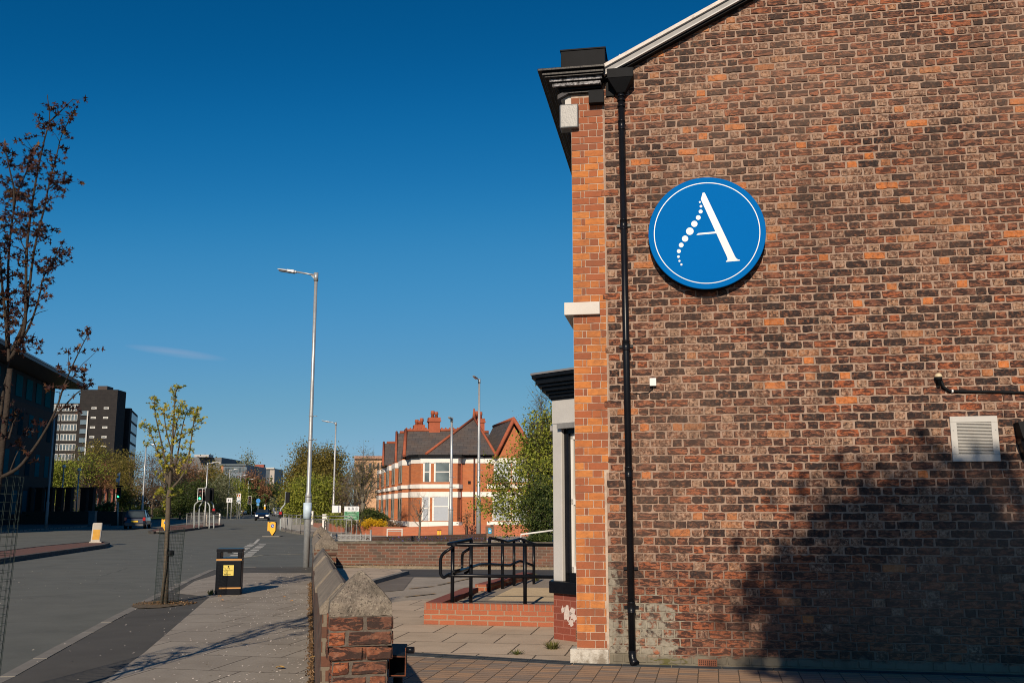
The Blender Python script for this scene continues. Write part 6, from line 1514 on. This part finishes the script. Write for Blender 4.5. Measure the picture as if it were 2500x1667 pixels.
LW = MLEAF('blossom_leaves', [(.05, .07, .03), (.13, .15, .07), (.26, .27, .17), (.42, .40, .30)])
LP = MLEAF('purple_maple_leaves', [(.016, .007, .009), (.035, .013, .013), (.07, .026, .018), (.19, .105, .04)], .3)
LF = MLEAF('forsythia_flowers', [(.30, .22, .01), (.55, .36, .01), (.75, .48, .02), (.85, .6, .05)])
def tpx(name, pxc, D, pyb, pyt, wpx, label, leafm, cz=.62, rz=.42, base_px=None, **kw):
    """tree whose crown spans wpx pixels and reaches pyt, standing at distance D"""
    B_ = P(base_px if base_px else pxc, 1240, D); B_.z = 0.0; T = P(pxc, pyt, D); H = T.z; s_ = D/F_PX
    rx = wpx*s_/2; return tree(name, B_, H, (T.x-B_.x, 0, H*cz, rx, rx*.9, H*rz), label, leafm, **kw)
# left park belt
tpx('park_tree', 150, 140, 1240, 1108, 75, 'yellow green park tree behind the left pillars', LG, seed=3, n_clump=60, leaves=93, lsize=0.28, sig=.55, r0=.16)
tpx('park_tree', 118, 144, 1240, 1125, 60, 'low leafy park tree beside the office building', LG, seed=43, n_clump=40, leaves=85, lsize=0.28, sig=.55, r0=.14)
tpx('park_tree', 178, 150, 1240, 1104, 62, 'bare brown park tree in front of the black tower', LB, seed=4, n_clump=70, leaves=26, lsize=0.18, sig=.7, r0=.13, barkm=m_barkg, twigs=16)
tpx('park_tree', 216, 132, 1240, 1095, 105, 'dark spreading tree with crooked limbs above the pillars', LG, seed=5, n_clump=46, leaves=37, lsize=0.25, sig=.6, r0=.26, barkm=m_barkd, twigs=9, limbs=11, trunk_h=.42, cz=.70, rz=.3)
tpx('park_tree', 262, 154, 1240, 1083, 116, 'broad olive green domed tree left of the young street tree', LO, seed=6, n_clump=120, leaves=127, lsize=0.25, sig=.75, r0=.22, cz=.60, rz=.4, hollow=.5)
tpx('park_tree', 243, 148, 1240, 1128, 62, 'russet budding tree below the olive green tree', LR, seed=8, n_clump=60, leaves=78, lsize=0.21, sig=.6, r0=.14, cz=.68, rz=.3)
tpx('park_tree', 318, 144, 1240, 1098, 66, 'thin green tree beside the grey street lamp', LO, seed=9, n_clump=70, leaves=81, lsize=0.21, sig=.6, r0=.14, cz=.56, rz=.42)
tpx('park_tree', 299, 142, 1240, 1186, 40, 'small leafy tree above the dark hatchback', LG2, seed=10, n_clump=26, leaves=102, lsize=0.23, sig=.4, r0=.09)
tpx('park_tree', 372, 134, 1240, 1112, 70, 'brown bare tree behind the young yellow tree', LB, seed=11, n_clump=80, leaves=37, lsize=0.18, sig=.7, r0=.14, twigs=14, barkm=m_bark)
tpx('park_tree', 420, 140, 1240, 1122, 76, 'brown twiggy tree right of the young yellow tree', LB, seed=12, n_clump=90, leaves=51, lsize=0.21, sig=.8, r0=.16, twigs=14)
tpx('park_tree', 462, 144, 1240, 1128, 70, 'russet twiggy tree behind the crossing signals', LR, seed=13, n_clump=80, leaves=68, lsize=0.21, sig=.75, r0=.16, twigs=10)
tpx('park_tree', 440, 130, 1240, 1180, 60, 'low dark green tree left of the crossing signals', LG2, seed=14, n_clump=46, leaves=119, lsize=0.23, sig=.5, r0=.12, cz=.55)
tpx('park_tree', 520, 150, 1240, 1147, 62, 'orange tinged tree before the grey block', LO, seed=15, n_clump=70, leaves=102, lsize=0.28, sig=.8, r0=.16)
tpx('park_tree', 535, 140, 1240, 1170, 74, 'white blossoming tree right of the crossing signals', LW, seed=16, n_clump=80, leaves=136, lsize=0.23, sig=.7, r0=.15, cz=.55, rz=.45)
tpx('park_tree', 492, 134, 1240, 1180, 50, 'green tree directly behind the crossing signals', LG2, seed=17, n_clump=50, leaves=102, lsize=0.23, sig=.6, r0=.13)
tpx('park_tree', 570, 165, 1240, 1178, 40, 'leafy green tree beside the tall direction sign', LG, seed=18, n_clump=46, leaves=102, lsize=0.28, sig=.7, r0=.14)
tpx('park_tree', 606, 250, 1236, 1124, 40, 'tall grey green poplar in the distance before the pale tower', LW, seed=19, n_clump=70, leaves=68, lsize=0.46, sig=1.2, r0=.3, shape=.5)
tpx('park_tree', 618, 215, 1240, 1163, 56, 'brown rounded tree in front of the pale tower block', LR, seed=20, n_clump=90, leaves=102, lsize=0.32, sig=1.1, r0=.25)
tpx('park_tree', 646, 225, 1240, 1188, 44, 'very dark evergreen tree right of the blue sign', LG2, seed=21, n_clump=70, leaves=136, lsize=0.34, sig=1.0, r0=.25, cz=.5, rz=.5)
tpx('park_tree', 676, 300, 1238, 1196, 26, 'small bare tree at the end of the road', LB, seed=22, n_clump=40, leaves=68, lsize=0.46, sig=1.2, r0=.2)
tpx('park_tree', 592, 175, 1240, 1190, 26, 'slim green conifer between the direction signs and the blue sign', LG, seed=23, n_clump=30, leaves=102, lsize=0.23, sig=.5, r0=.1, shape=.4)
# right of the road
tpx('street_tree', 748, 100, 1240, 1108, 78, 'big leafy olive tree behind the tallest lamp, front half', LO, seed=31, n_clump=210, leaves=130, lsize=.19, sig=.6, r0=.25, cz=.55, rz=.47, shape=.75)
tpx('street_tree', 800, 96, 1240, 1106, 95, 'big leafy green tree right of the tallest lamp', LO, seed=32, n_clump=230, leaves=120, lsize=.19, sig=.6, r0=.25, cz=.55, rz=.47, shape=.75)
tpx('street_tree', 762, 90, 1240, 1165, 116, 'dense green lower crown above the white gate piers', LG, seed=33, n_clump=130, leaves=120, lsize=.18, sig=.5, r0=.2, cz=.5, rz=.5)
tpx('street_tree', 706, 150, 1240, 1180, 26, 'small feathery green tree left of the big olive tree', LG2, seed=34, n_clump=36, leaves=60, lsize=.2, sig=.6, r0=.12)
tpx('street_tree', 703, 92, 1250, 1235.5, 22, 'little round headed street tree inside the curved guard rail', LG, seed=35, n_clump=22, leaves=70, lsize=.10, sig=.14, r0=.05, cz=.66, rz=.33, hollow=.1)
tpx('street_tree', 667, 180, 1250, 1216, 12, 'tiny pale street tree beside the low white sign board', LW, seed=36, n_clump=16, leaves=40, lsize=.2, sig=.3, r0=.07)
# bare tree before the peach building
tpx('bare_tree', 890, 60, 1240, 1104, 92, 'tall bare budding tree in front of the peach building', LO, base_px=886, seed=37, n_clump=90, leaves=17, lsize=.085, sig=.30, r0=.17, twigs=16, limbs=14, barkm=m_barkg, trunk_h=.36, cz=.66, rz=.34)
tpx('bare_tree', 849, 62, 1240, 1150, 56, 'smaller bare brown tree left of the tall bare tree', LB, seed=38, n_clump=60, leaves=12, lsize=.09, sig=.3, r0=.10, twigs=14, limbs=9, barkm=m_bark)
# leaning forked tree springing beside the scroll railing
tpx('forked_tree', 868, 33, 1240, 1248, 70, 'low forked leafless tree rising behind the scroll railing', LB, base_px=883, seed=39, n_clump=26, leaves=1, lsize=.05, sig=.14, r0=.035, twigs=8, limbs=6, trunk_h=.45, cz=.8, rz=.25, barkm=m_bark)
tpx('sapling', 1026, 29.5, 1240, 1204, 62, 'leafless sapling in front of the red house bay', LB, seed=40, n_clump=44, leaves=0, lsize=.03, sig=.14, r0=.036, twigs=7, limbs=9, trunk_h=.5, cz=.78, rz=.26, barkm=m_barkg)
tpx('sapling', 1140, 52.5, 1240, 1243, 28, 'small sapling with russet leaves against the house wall', LR, seed=41, n_clump=26, leaves=6, lsize=.10, sig=.16, r0=.03, twigs=6, limbs=6, trunk_h=.4, cz=.72, rz=.3)
# big tree by the bay window: dense low right, airy bare top
tpx('garden_tree', 1330, 44, 1240, 1010, 110, 'large garden tree beside the bay window with airy budding top', LG, base_px=1330, seed=51, n_clump=140, leaves=60, lsize=.14, sig=.34, r0=.2, twigs=9, limbs=14, cz=.62, rz=.38)
B_ = P(1300, 1240, 42); B_.z = 0
tree('garden_tree', B_, P(1300, 1125, 42).z, (-.25, 0, 2.1, 2.1, 1.6, 1.7), 'leafy garden tree spreading in front of the red house gable', LG, n_clump=100, leaves=60, lsize=.125, sig=.24, r0=.1, seed=52, limbs=10, twigs=7, hollow=.2)
B_ = P(1322, 1240, 40); B_.z = 0
tree('garden_shrub', B_, 2.6, (.0, 0, 1.35, .75, .8, 1.35), 'dense dark green shrub touching the grey bay post', LG2, n_clump=55, leaves=85, lsize=.11, sig=.2, r0=.07, seed=53, limbs=6, twigs=3, hollow=.3, cat='shrub')
o = tpx('garden_tree', 1318, 46, 1240, 948, 60, 'upright budding branches rising above the garden tree', LO, base_px=1322, seed=54, n_clump=50, leaves=5, lsize=.09, sig=.35, r0=.14, twigs=9, limbs=12, cz=.72, rz=.3, shape=.4, hollow=.0)
# shrubs round the notice board
def shrub(px, D, pyb, pyt, wpx, label, leafm, seed, lsize=.1, n=26, leaves=80, group=None):
    B_ = P(px, 1240, D); B_.z = 0; T = P(px, pyt, D); zb = max(0.1, P(px, pyb, D).z); s_ = D/F_PX; rx = wpx*s_/2; cz = (T.z+zb)/2
    return tree('shrub', B_, T.z, (0, 0, cz, rx, max(rx*.7, .4), (T.z-zb)/2), label, leafm, n_clump=n, leaves=leaves, lsize=lsize, sig=rx*.17, r0=.05, seed=seed, limbs=5, twigs=2, hollow=.3, cat='shrub', group=group, trunk_h=.2)
shrub(826, 66, 1282, 1252, 46, 'green shrub below the white and navy board', LG, 61, .12)
shrub(846, 58.5, 1284, 1264, 52, 'olive green shrub along the garden wall below the notice board', LG, 62, .11)
shrub(902, 60, 1285, 1240, 56, 'dark evergreen bush right of the notice board', LG2, 63, .11, 40, 110)
shrub(926, 61, 1285, 1250, 44, 'dark evergreen bush against the house side bays', LG2, 64, .11, 36, 100)
shrub(912, 56.2, 1287, 1270, 60, 'bright yellow flowering bush above the orange garden wall', LF, 65, .09, 36, 70)
shrub(956, 58, 1290, 1270, 44, 'bare purplish low shrub beside the yellow flowering bush', LB, 66, .08, 26, 50)
shrub(1318, 36, 1326, 1302, 44, 'dark clipped hedge end below the white handrail', LG2, 67, .09, 30, 100)
for i, (px, D, pt, w) in enumerate(((250, 118, 1226, 60), (330, 150, 1236, 70), (420, 158, 1234, 90), (500, 150, 1230, 60), (560, 165, 1238, 40))):
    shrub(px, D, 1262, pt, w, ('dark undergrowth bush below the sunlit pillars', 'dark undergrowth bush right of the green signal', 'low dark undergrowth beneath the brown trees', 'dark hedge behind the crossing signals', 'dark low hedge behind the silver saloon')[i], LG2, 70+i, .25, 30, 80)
# far wooded skyline on both sides (a mass nobody could count)
def belt(name, pts, label, leafm, seed, n, hgt, size):
    rr = random.Random(seed); b = MB()
    for k in range(n):
        t_ = rr.random()*(len(pts)-1); i = int(t_); f_ = t_-i; x = pts[i][0]*(1-f_)+pts[i+1][0]*f_; y = pts[i][1]*(1-f_)+pts[i+1][1]*f_
        hh = hgt*(.65+.35*sin(t_*9+seed)*sin(t_*23)); z = hh*rr.random()**.7
        leafgeo(b, Vector((x+rr.gauss(0, 2), y+rr.gauss(0, 4), z)), size, rr)
    o = b.build(name, leafm, uv=False); tag(o, label, 'trees', None, 'stuff')
belt('far_trees', [(-190, 215), (-120, 210), (-95, 205), (-88, 220), (-90, 270), (-110, 420)], 'far wooded belt along the left of the main road', LB, 81, 16000, 7.5, .8)
belt('far_trees', [(-55, 190), (-62, 260), (-80, 420)], 'far wooded belt along the right of the main road', LG2, 82, 8000, 8, .9)
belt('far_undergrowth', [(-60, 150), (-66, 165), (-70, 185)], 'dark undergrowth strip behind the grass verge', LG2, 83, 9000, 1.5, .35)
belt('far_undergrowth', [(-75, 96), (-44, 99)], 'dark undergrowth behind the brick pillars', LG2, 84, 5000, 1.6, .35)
# ---------------------------------------------------------------- street tree with young yellow leaves (traced)
def traced(name, D, label, branches, leafm, lsize, per, sig, barkm, rs, seed, base, kind=1, depth=.25, extra=0):
    rr = random.Random(seed); o = thing(name, base, label, 'tree'); w = MB(); lf = MB()
    w.tube([Vector(base)+Vector((0, 0, -.05))]+[P(x, y, D) for x, y in branches[0][0]], branches[0][1], 10)
    for pts, rad, dens in branches[1:]:
        dd_ = rr.uniform(-depth, depth); n = len(pts)
        pp = [P(x, y, D+dd_*(i/(n-1))) for i, (x, y) in enumerate(pts)]; pp = smooth(pp, 1); m_ = len(pp)
        w.tube(pp, [rad*(1-.82*i/(m_-1)) for i in range(m_)], 6)
        tot = sum((pp[i+1]-pp[i]).length for i in range(m_-1)); k = int(tot*dens*per)
        for j in range(k):
            t_ = rr.random()**.75*(m_-1.001); i = int(t_); q = pp[i].lerp(pp[i+1], t_-i)
            if t_/m_ < .22: continue
            e = q+Vector((rr.gauss(0, 1), rr.gauss(0, 1), rr.gauss(.35, .7)))*sig; w.tube([q, e], [rad*.16+.0012, .001], 3, cap=False)
            for l in range(rr.randint(4, 8)): leafgeo(lf, e+Vector((rr.gauss(0, 1), rr.gauss(0, 1), rr.gauss(0, .7)))*sig*.42, lsize, rr, kind, .3)
    w.build('trunk', barkm, o, uv=False); lf.build('crown', leafm, o, uv=False); return o
base2 = G(404, 1474); D2 = base2.y
br = [([(405, 1400), (408, 1300), (412, 1210), (414, 1195)], [.05, .045, .042, .04, .037]),
 ([(414, 1195), (418, 1120), (423, 1040), (428, 960), (432, 948)], .03, 1.), ([(414, 1190), (402, 1120), (390, 1060), (378, 1010), (376, 968)], .022, 1.1),
 ([(410, 1180), (395, 1130), (380, 1090), (366, 1050), (352, 1038)], .02, 1.), ([(416, 1195), (440, 1170), (458, 1140), (466, 1080), (474, 1020), (480, 1005)], .022, 1.2),
 ([(416, 1170), (432, 1120), (442, 1060), (450, 1020), (460, 1000)], .02, 1.), ([(418, 1120), (426, 1060), (436, 1010), (446, 985)], .018, 1.1),
 ([(404, 1190), (392, 1172), (384, 1160)], .016, .8), ([(418, 1100), (405, 1050), (400, 1005), (404, 990)], .016, 1.), ([(430, 1080), (448, 1060), (470, 1050), (484, 1030)], .014, 1.1),
 ([(412, 1215), (396, 1206), (386, 1200)], .01, 1.6), ([(412, 1215), (424, 1210), (432, 1206)], .008, 1.2), ([(410, 1250), (402, 1240), (400, 1232)], .008, 1.5), ([(392, 1110), (376, 1090), (362, 1080)], .01, 1.), ([(416, 1150), (400, 1120), (392, 1108)], .01, 1.6), ([(424, 1150), (444, 1125), (456, 1108)], .012, 1.4),
 ([(416, 1165), (404, 1140), (398, 1130)], .012, 1.8), ([(420, 1155), (436, 1142), (444, 1132)], .012, 1.8)]
o = traced('street_tree', D2, 'young street tree with yellow green leaves in a wire guard', br, LY, .075, 25, .048, m_bark, 1, 91, base2)
st = MB(); s0 = base2+Vector((-.055, -.06, -.05)); st.tube([s0, P(404, 1385, D2-.06), P(408, 1292, D2-.06)], .026, 8); st.build('stake', m_bark, o, uv=False)
b = MB(); b.tube([P(404, 1350, D2), P(423, 1350, D2)], .05, 8); b.build('tie', m_blackm, o, uv=False)
def cage(name, c, r, z0, z1, label, lean=(0, 0), nv=16, nh=10, rad=.0028, mat=None):
    o = thing(name, c, label, 'tree guard'); b = MB(); c = Vector(c)
    for k in range(nv):
        a = 2*pi*k/nv; b.tube([c+Vector((r*cos(a)*1.0, r*sin(a), z0)), c+Vector((r*cos(a)*1.05+lean[0], r*sin(a)+lean[1], z1))], rad, 4, cap=False)
    for k in range(nh+1):
        z_ = z0+(z1-z0)*k/nh; t_ = k/nh; b.tube([c+Vector((r*cos(2*pi*j/24)+lean[0]*t_, r*sin(2*pi*j/24)+lean[1]*t_, z_)) for j in range(25)], rad, 4, cap=False)
    b.build('mesh', mat or M('green_wire', (.013, .026, .023), .6, var=.1, bs=0), o, uv=False); return o
cage('wire_tree_guard', (P(406, 1470, D2).x, D2, 0), .195, .02, 1.25, 'cylindrical green wire guard round the young street tree', (.03, 0), 24, 22, .002)
# ---------------------------------------------------------------- purple maple at the left edge (traced)
base1 = Vector((-4.22, 7.9, 0)); D1_ = 7.75
def sc(x, y): return (x/3.135, 200+y/3.135)       # upper crop -> photo px
def sl_(x, y): return (x/2.85, 700+y/2.85)        # lower crop -> photo px
br = [([(-20, 1250), (-4, 1180), (6, 1080), (16, 1000), (24, 900)], [.03, .028, .026, .025, .023, .021]),
 ([sl_(75, 500), sl_(130, 400), sl_(175, 280), sl_(180, 150), sc(200, 1300), sc(235, 1000), sc(270, 780), sc(300, 620), sc(350, 400), sc(385, 300), sc(362, 100)], 0.0164, .9),
 ([sl_(80, 450), sl_(170, 250), sl_(195, 100), sc(250, 1350), sc(290, 1150), sc(340, 970), sc(375, 780), sc(430, 580), sc(465, 420), sc(520, 310)], 0.0133, .9),
 ([sl_(60, 520), sl_(60, 380), sl_(55, 200), sc(60, 1450), sc(75, 1200), sc(105, 980), sc(130, 860), sc(200, 700), sc(250, 520)], 0.0140, 1.2),
 ([sl_(50, 420), sl_(40, 200), sl_(20, 60), sc(0, 1350), sc(-20, 1100), sc(-30, 900)], 0.0156, 1.2),
 ([sc(105, 980), sc(110, 820), sc(80, 700), sc(50, 560), sc(40, 520)], 0.0109, 1.3),
 ([sc(385, 300), sc(440, 250), sc(500, 190), sc(560, 130)], 0.0078, 1.2), ([sc(385, 310), sc(330, 330), sc(270, 280)], 0.0070, 1.4),
 ([sl_(120, 420), sl_(210, 270), sl_(270, 90), sc(330, 1480), sc(420, 1350), sc(470, 1250)], 0.0109, 1.2), ([sc(330, 1480), sc(450, 1400), sc(530, 1370)], 0.0070, 1.),
 ([sl_(180, 260), sl_(250, 185), sl_(335, 162)], 0.0055, .2), ([sc(235, 1000), sc(320, 940), sc(420, 880), sc(480, 880)], 0.0062, 1.1), ([sc(370, 820), sc(440, 770), sc(510, 760)], 0.0062, 1.2),
 ([sc(240, 950), sc(200, 900), sc(150, 850)], 0.0062, 1.5), ([sc(80, 1200), sc(30, 1240), sc(0, 1230)], 0.0062, 1.3), ([sc(300, 1130), sc(340, 1180), sc(370, 1120)], 0.0047, 1.2),
 ([sc(200, 1300), sc(150, 1200), sc(160, 1100)], 0.0062, 1.4), ([sc(60, 1500), sc(10, 1430), sc(-10, 1380)], 0.0062, 1.3), ([sc(90, 1100), sc(140, 1040), sc(220, 1030)], 0.0062, 1.4),
 ([(-20, 1175), sl_(80, 1290), sl_(140, 1250), sl_(210, 1160), sl_(280, 1060), sl_(350, 940), sl_(400, 830), sl_(440, 700), sl_(490, 580), sl_(560, 430), sl_(610, 335)], 0.0156, .45),
 ([sl_(350, 940), sl_(430, 850), sl_(520, 750), sl_(590, 700), sl_(655, 640)], 0.0086, .7), ([sl_(440, 710), sl_(500, 640), sl_(560, 550), sl_(640, 480)], 0.0062, .9),
 ([sl_(480, 590), sl_(475, 520), sl_(478, 480)], 0.0047, .5), ([sl_(410, 780), sl_(415, 730), sl_(428, 690)], 0.0031, .2), ([sl_(60, 1060), sl_(95, 940), sl_(90, 780)], 0.0094, .3), ([sl_(95, 940), sl_(150, 850)], 0.0047, .2),
 ([sl_(0, 900), sl_(20, 750), sl_(40, 640), sl_(65, 500)], 0.0172, .2), ([sl_(90, 480), sl_(150, 420), sl_(190, 380), sl_(240, 430)], 0.0062, 1.6), ([sl_(70, 1280), sl_(120, 1150), sl_(180, 1060), sl_(200, 980)], 0.0055, .9), ([sl_(30, 1100), sl_(60, 1000), sl_(100, 900)], 0.0055, 1.),
 ([sl_(60, 420), sl_(30, 300), sl_(100, 260)], 0.0055, 1.2), ([sl_(110, 270), sl_(60, 180), sl_(20, 130)], 0.0055, 1.2), ([sl_(175, 240), sl_(110, 130), sl_(100, 60)], 0.0055, 1.2)]
br += [([(-14, 1480), (-60, 1400), (-120, 1350), (-150, 1330)], .014, 1.6), ([(-12, 1400), (-50, 1330), (-80, 1290)], .012, 1.6), ([(-10, 1330), (-70, 1230), (-110, 1150)], .014, 1.5),
 ([(-6, 1250), (-60, 1080), (-90, 900), (-100, 700)], .022, 1.3), ([(-4, 1200), (-40, 1000), (-50, 760), (-70, 500)], .02, 1.3)]
o = traced('maple_tree', D1_, 'purple leaved young maple rising along the left edge', br, LP, .06, 25, .05, m_barkd, 1, 92, base1, depth=.35)
cage('wire_tree_guard', (-4.33, 7.9, 0), .28, .05, 1.84, 'tall leaning green wire guard round the purple maple at the left edge', (.06, 0), 26, 26, .0016)
# trees behind the viewer: their shadow falls on the gable
tree('maple_tree', (1.25, -4.6, 0), 9.4, (.25, .3, 7.30, 1.35, 1.3, 1.35), 'round crowned tree standing behind the viewer, shading the middle of the gable foot', LG, n_clump=130, leaves=75, lsize=.21, sig=.27, r0=.17, seed=101, limbs=9, twigs=2, hollow=.0)
tree('maple_tree', (3.4, -4.9, 0), 9.2, (.2, .0, 7.0, 1.9, 1.6, 1.4), 'broader tree behind the viewer, shading the right end of the gable foot', LG, n_clump=200, leaves=80, lsize=.23, sig=.32, r0=.2, seed=107, limbs=10, twigs=2, hollow=.0)
# ---------------------------------------------------------------- petals, leaf litter, weeds
rr = random.Random(5); b = MB()
for i in range(1500):
    y = rr.uniform(6, 24); xw = WX(y); x = xw-.05-abs(rr.gauss(0, .75)) if rr.random() < .8 else rr.uniform(xw-3.2, xw); c = Vector((x, y, .007)); s_ = rr.uniform(.008, .019); a = rr.uniform(0, 6.28); t = Vector((cos(a), sin(a), .2))*s_; u = Vector((-sin(a), cos(a), .1))*s_*.55
    b.add([c-t, c+u, c+t, c-u], [(0, 1, 2, 3)], rr.random())
for i in range(420):
    y = rr.uniform(10, 40); x = rr.uniform(-13, -3); c = Vector((x, y, (.008 if x > -4.9-(y-9.6)*.17 else ZR+.006))); s_ = rr.uniform(.010, .022); a = rr.uniform(0, 6.28); t = Vector((cos(a), sin(a), .2))*s_; u = Vector((-sin(a), cos(a), .1))*s_*.6
    b.add([c-t, c+u, c+t, c-u], [(0, 1, 2, 3)], rr.random())
tag(b.build('petals', M('petal_white', (.62, .56, .50), .8, bs=0), uv=False), 'fallen pale blossom petals scattered over pavement and road', 'petals', None, 'stuff')
b = MB()
for i in range(2600):
    y = rr.uniform(6, 21); c = Vector((WX(y)-abs(rr.gauss(0, .028)), y, .010+rr.uniform(0, .014))); leafgeo(b, c, .03, rr)
for i in range(700):
    c = Vector((G(400, 1473).x+max(-.42, min(.5, rr.gauss(.05, .22))), G(400, 1473).y+rr.gauss(0, .14), .012)); leafgeo(b, c, .035, rr)
for i in range(500):
    y = rr.uniform(26.9, 27.1); x = rr.uniform(-4.5, 5); leafgeo(b, Vector((x, 26.6-.0*x-(x+5)*.13+rr.gauss(0, .1), .05)), .06, rr)
tag(b.build('leaf_litter', MLEAF('litter', [(.04, .025, .015), (.10, .06, .03), (.20, .12, .06), (.30, .2, .12)], .05), uv=False), 'dry brown leaf litter along the foot of the low wall and round the tree', 'leaf litter', None, 'stuff')
pit = [G(x, y) for x, y in ((318, 1480), (345, 1470), (395, 1466), (450, 1466), (466, 1471), (440, 1478), (390, 1484), (340, 1486))]
b = MB(); b.add([(p.x, p.y, .012) for p in pit], [tuple(range(len(pit)))]); struct(b.build('tree_pit', M('pit_soil', (.15, .12, .085), .95, .1, var=.4, scale=15, fine=60, bs=.9, bd=.02)))
def tuft(p, r, h, n, label, mat, seed, name='weed_tuft'):
    rr = random.Random(seed); o = MB()
    for i in range(n):
        a = rr.uniform(0, 6.28); q = Vector(p)+Vector((cos(a), sin(a), 0))*r*rr.random()*.5; t = Vector((cos(a)*r*rr.random(), sin(a)*r*rr.random(), h*rr.uniform(.4, 1))); s_ = Vector((-sin(a), cos(a), 0))*.004
        o.add([q-s_, q+s_, q+t*.6+s_*.8, q+t*1.0, q+t*.6-s_*.8], [(0, 1, 2, 3, 4)], rr.random())
    return tag(o.build(name, mat, uv=False), label, 'weed')
LGR = MLEAF('weed_green', [(.06, .07, .02), (.09, .12, .03), (.16, .17, .05), (.28, .22, .10)])
tuft(L(-.35, .95, .0), .11, .10, 170, 'green grassy weed tuft at the foot of the bay', LGR, 1)
tuft(L(-.68, .5, .0), .1, .06, 60, 'thin weed growing in a forecourt paving joint', LGR, 2)
tuft(G(515, 1452), .09, .12, 90, 'small weed at the left foot of the litter bin', LGR, 3)
tuft(L(-1.6, 8.2, .22), .12, .14, 90, 'bright weed growing against the ramp upstand', LGR, 4)
tuft(G(1040, 1372), .25, .25, 120, 'yellow green weed at the foot of the yard wall, larger one', LGR, 5)
tuft(G(1180, 1377), .2, .22, 90, 'green weed at the foot of the yard wall behind the ramp', LGR, 6)
tuft(G(842, 1438), .12, .1, 60, 'small weed at the back corner of the coping wall', LGR, 7)
b = MB(); rr = random.Random(9)
for i in range(900):
    x = rr.uniform(-3.5, .2); y = 27.35+rr.random()*.7-(x+5)*.13; c = Vector((x, y, .45+rr.random()*.33)); leafgeo(b, c, .05, rr)
tag(b.build('bluebells', MLEAF('bluebell', [(.03, .05, .015), (.06, .09, .02), (.10, .09, .25), (.14, .12, .4)]), uv=False), 'low strip of violet flowers and greenery behind the yard wall', 'flowers', None, 'stuff')
# single fallen leaves on the pavement
lt = [(684, 1631, 'large curled tan leaf lying on the pavement near the gate pier', .075), (768, 1606, 'yellow leaf caught at the foot of the low wall', .06), (712, 1468, 'small orange leaf on the flags right of the bin', .05), (694, 1458, 'small yellow leaf farthest right of the bin', .04), (537, 1456, 'orange leaf directly below the litter bin', .05), (542, 1466, 'yellow leaf in front of the litter bin', .04)]
for i, (x, y, lab, s_) in enumerate(lt):
    c = G(x, y, .012); r3 = random.Random(i); b = MB(); pts = []
    for k in range(12):
        a = 2*pi*k/12; r_ = s_*(.5 if k % 2 else .38)*(1+.15*r3.random()); pts.append(c+Vector((r_*cos(a)*1.2, r_*sin(a), .02*abs(sin(a))+.008*r3.random())))
    b.add(pts+[p+Vector((0, 0, .002)) for p in pts], [tuple(range(11, -1, -1)), tuple(range(12, 24))]+[(k, (k+1) % 12, 12+(k+1) % 12, 12+k) for k in range(12)]); tag(b.build('fallen_leaf', M('tan_leaf', (.42, .27, .09), .8, var=.3, scale=40) if i in (0, 1) else M('orange_leaf', (.42, .2, .06), .8, var=.3, scale=40), uv=False), lab, 'leaf', 'fallen leaves')
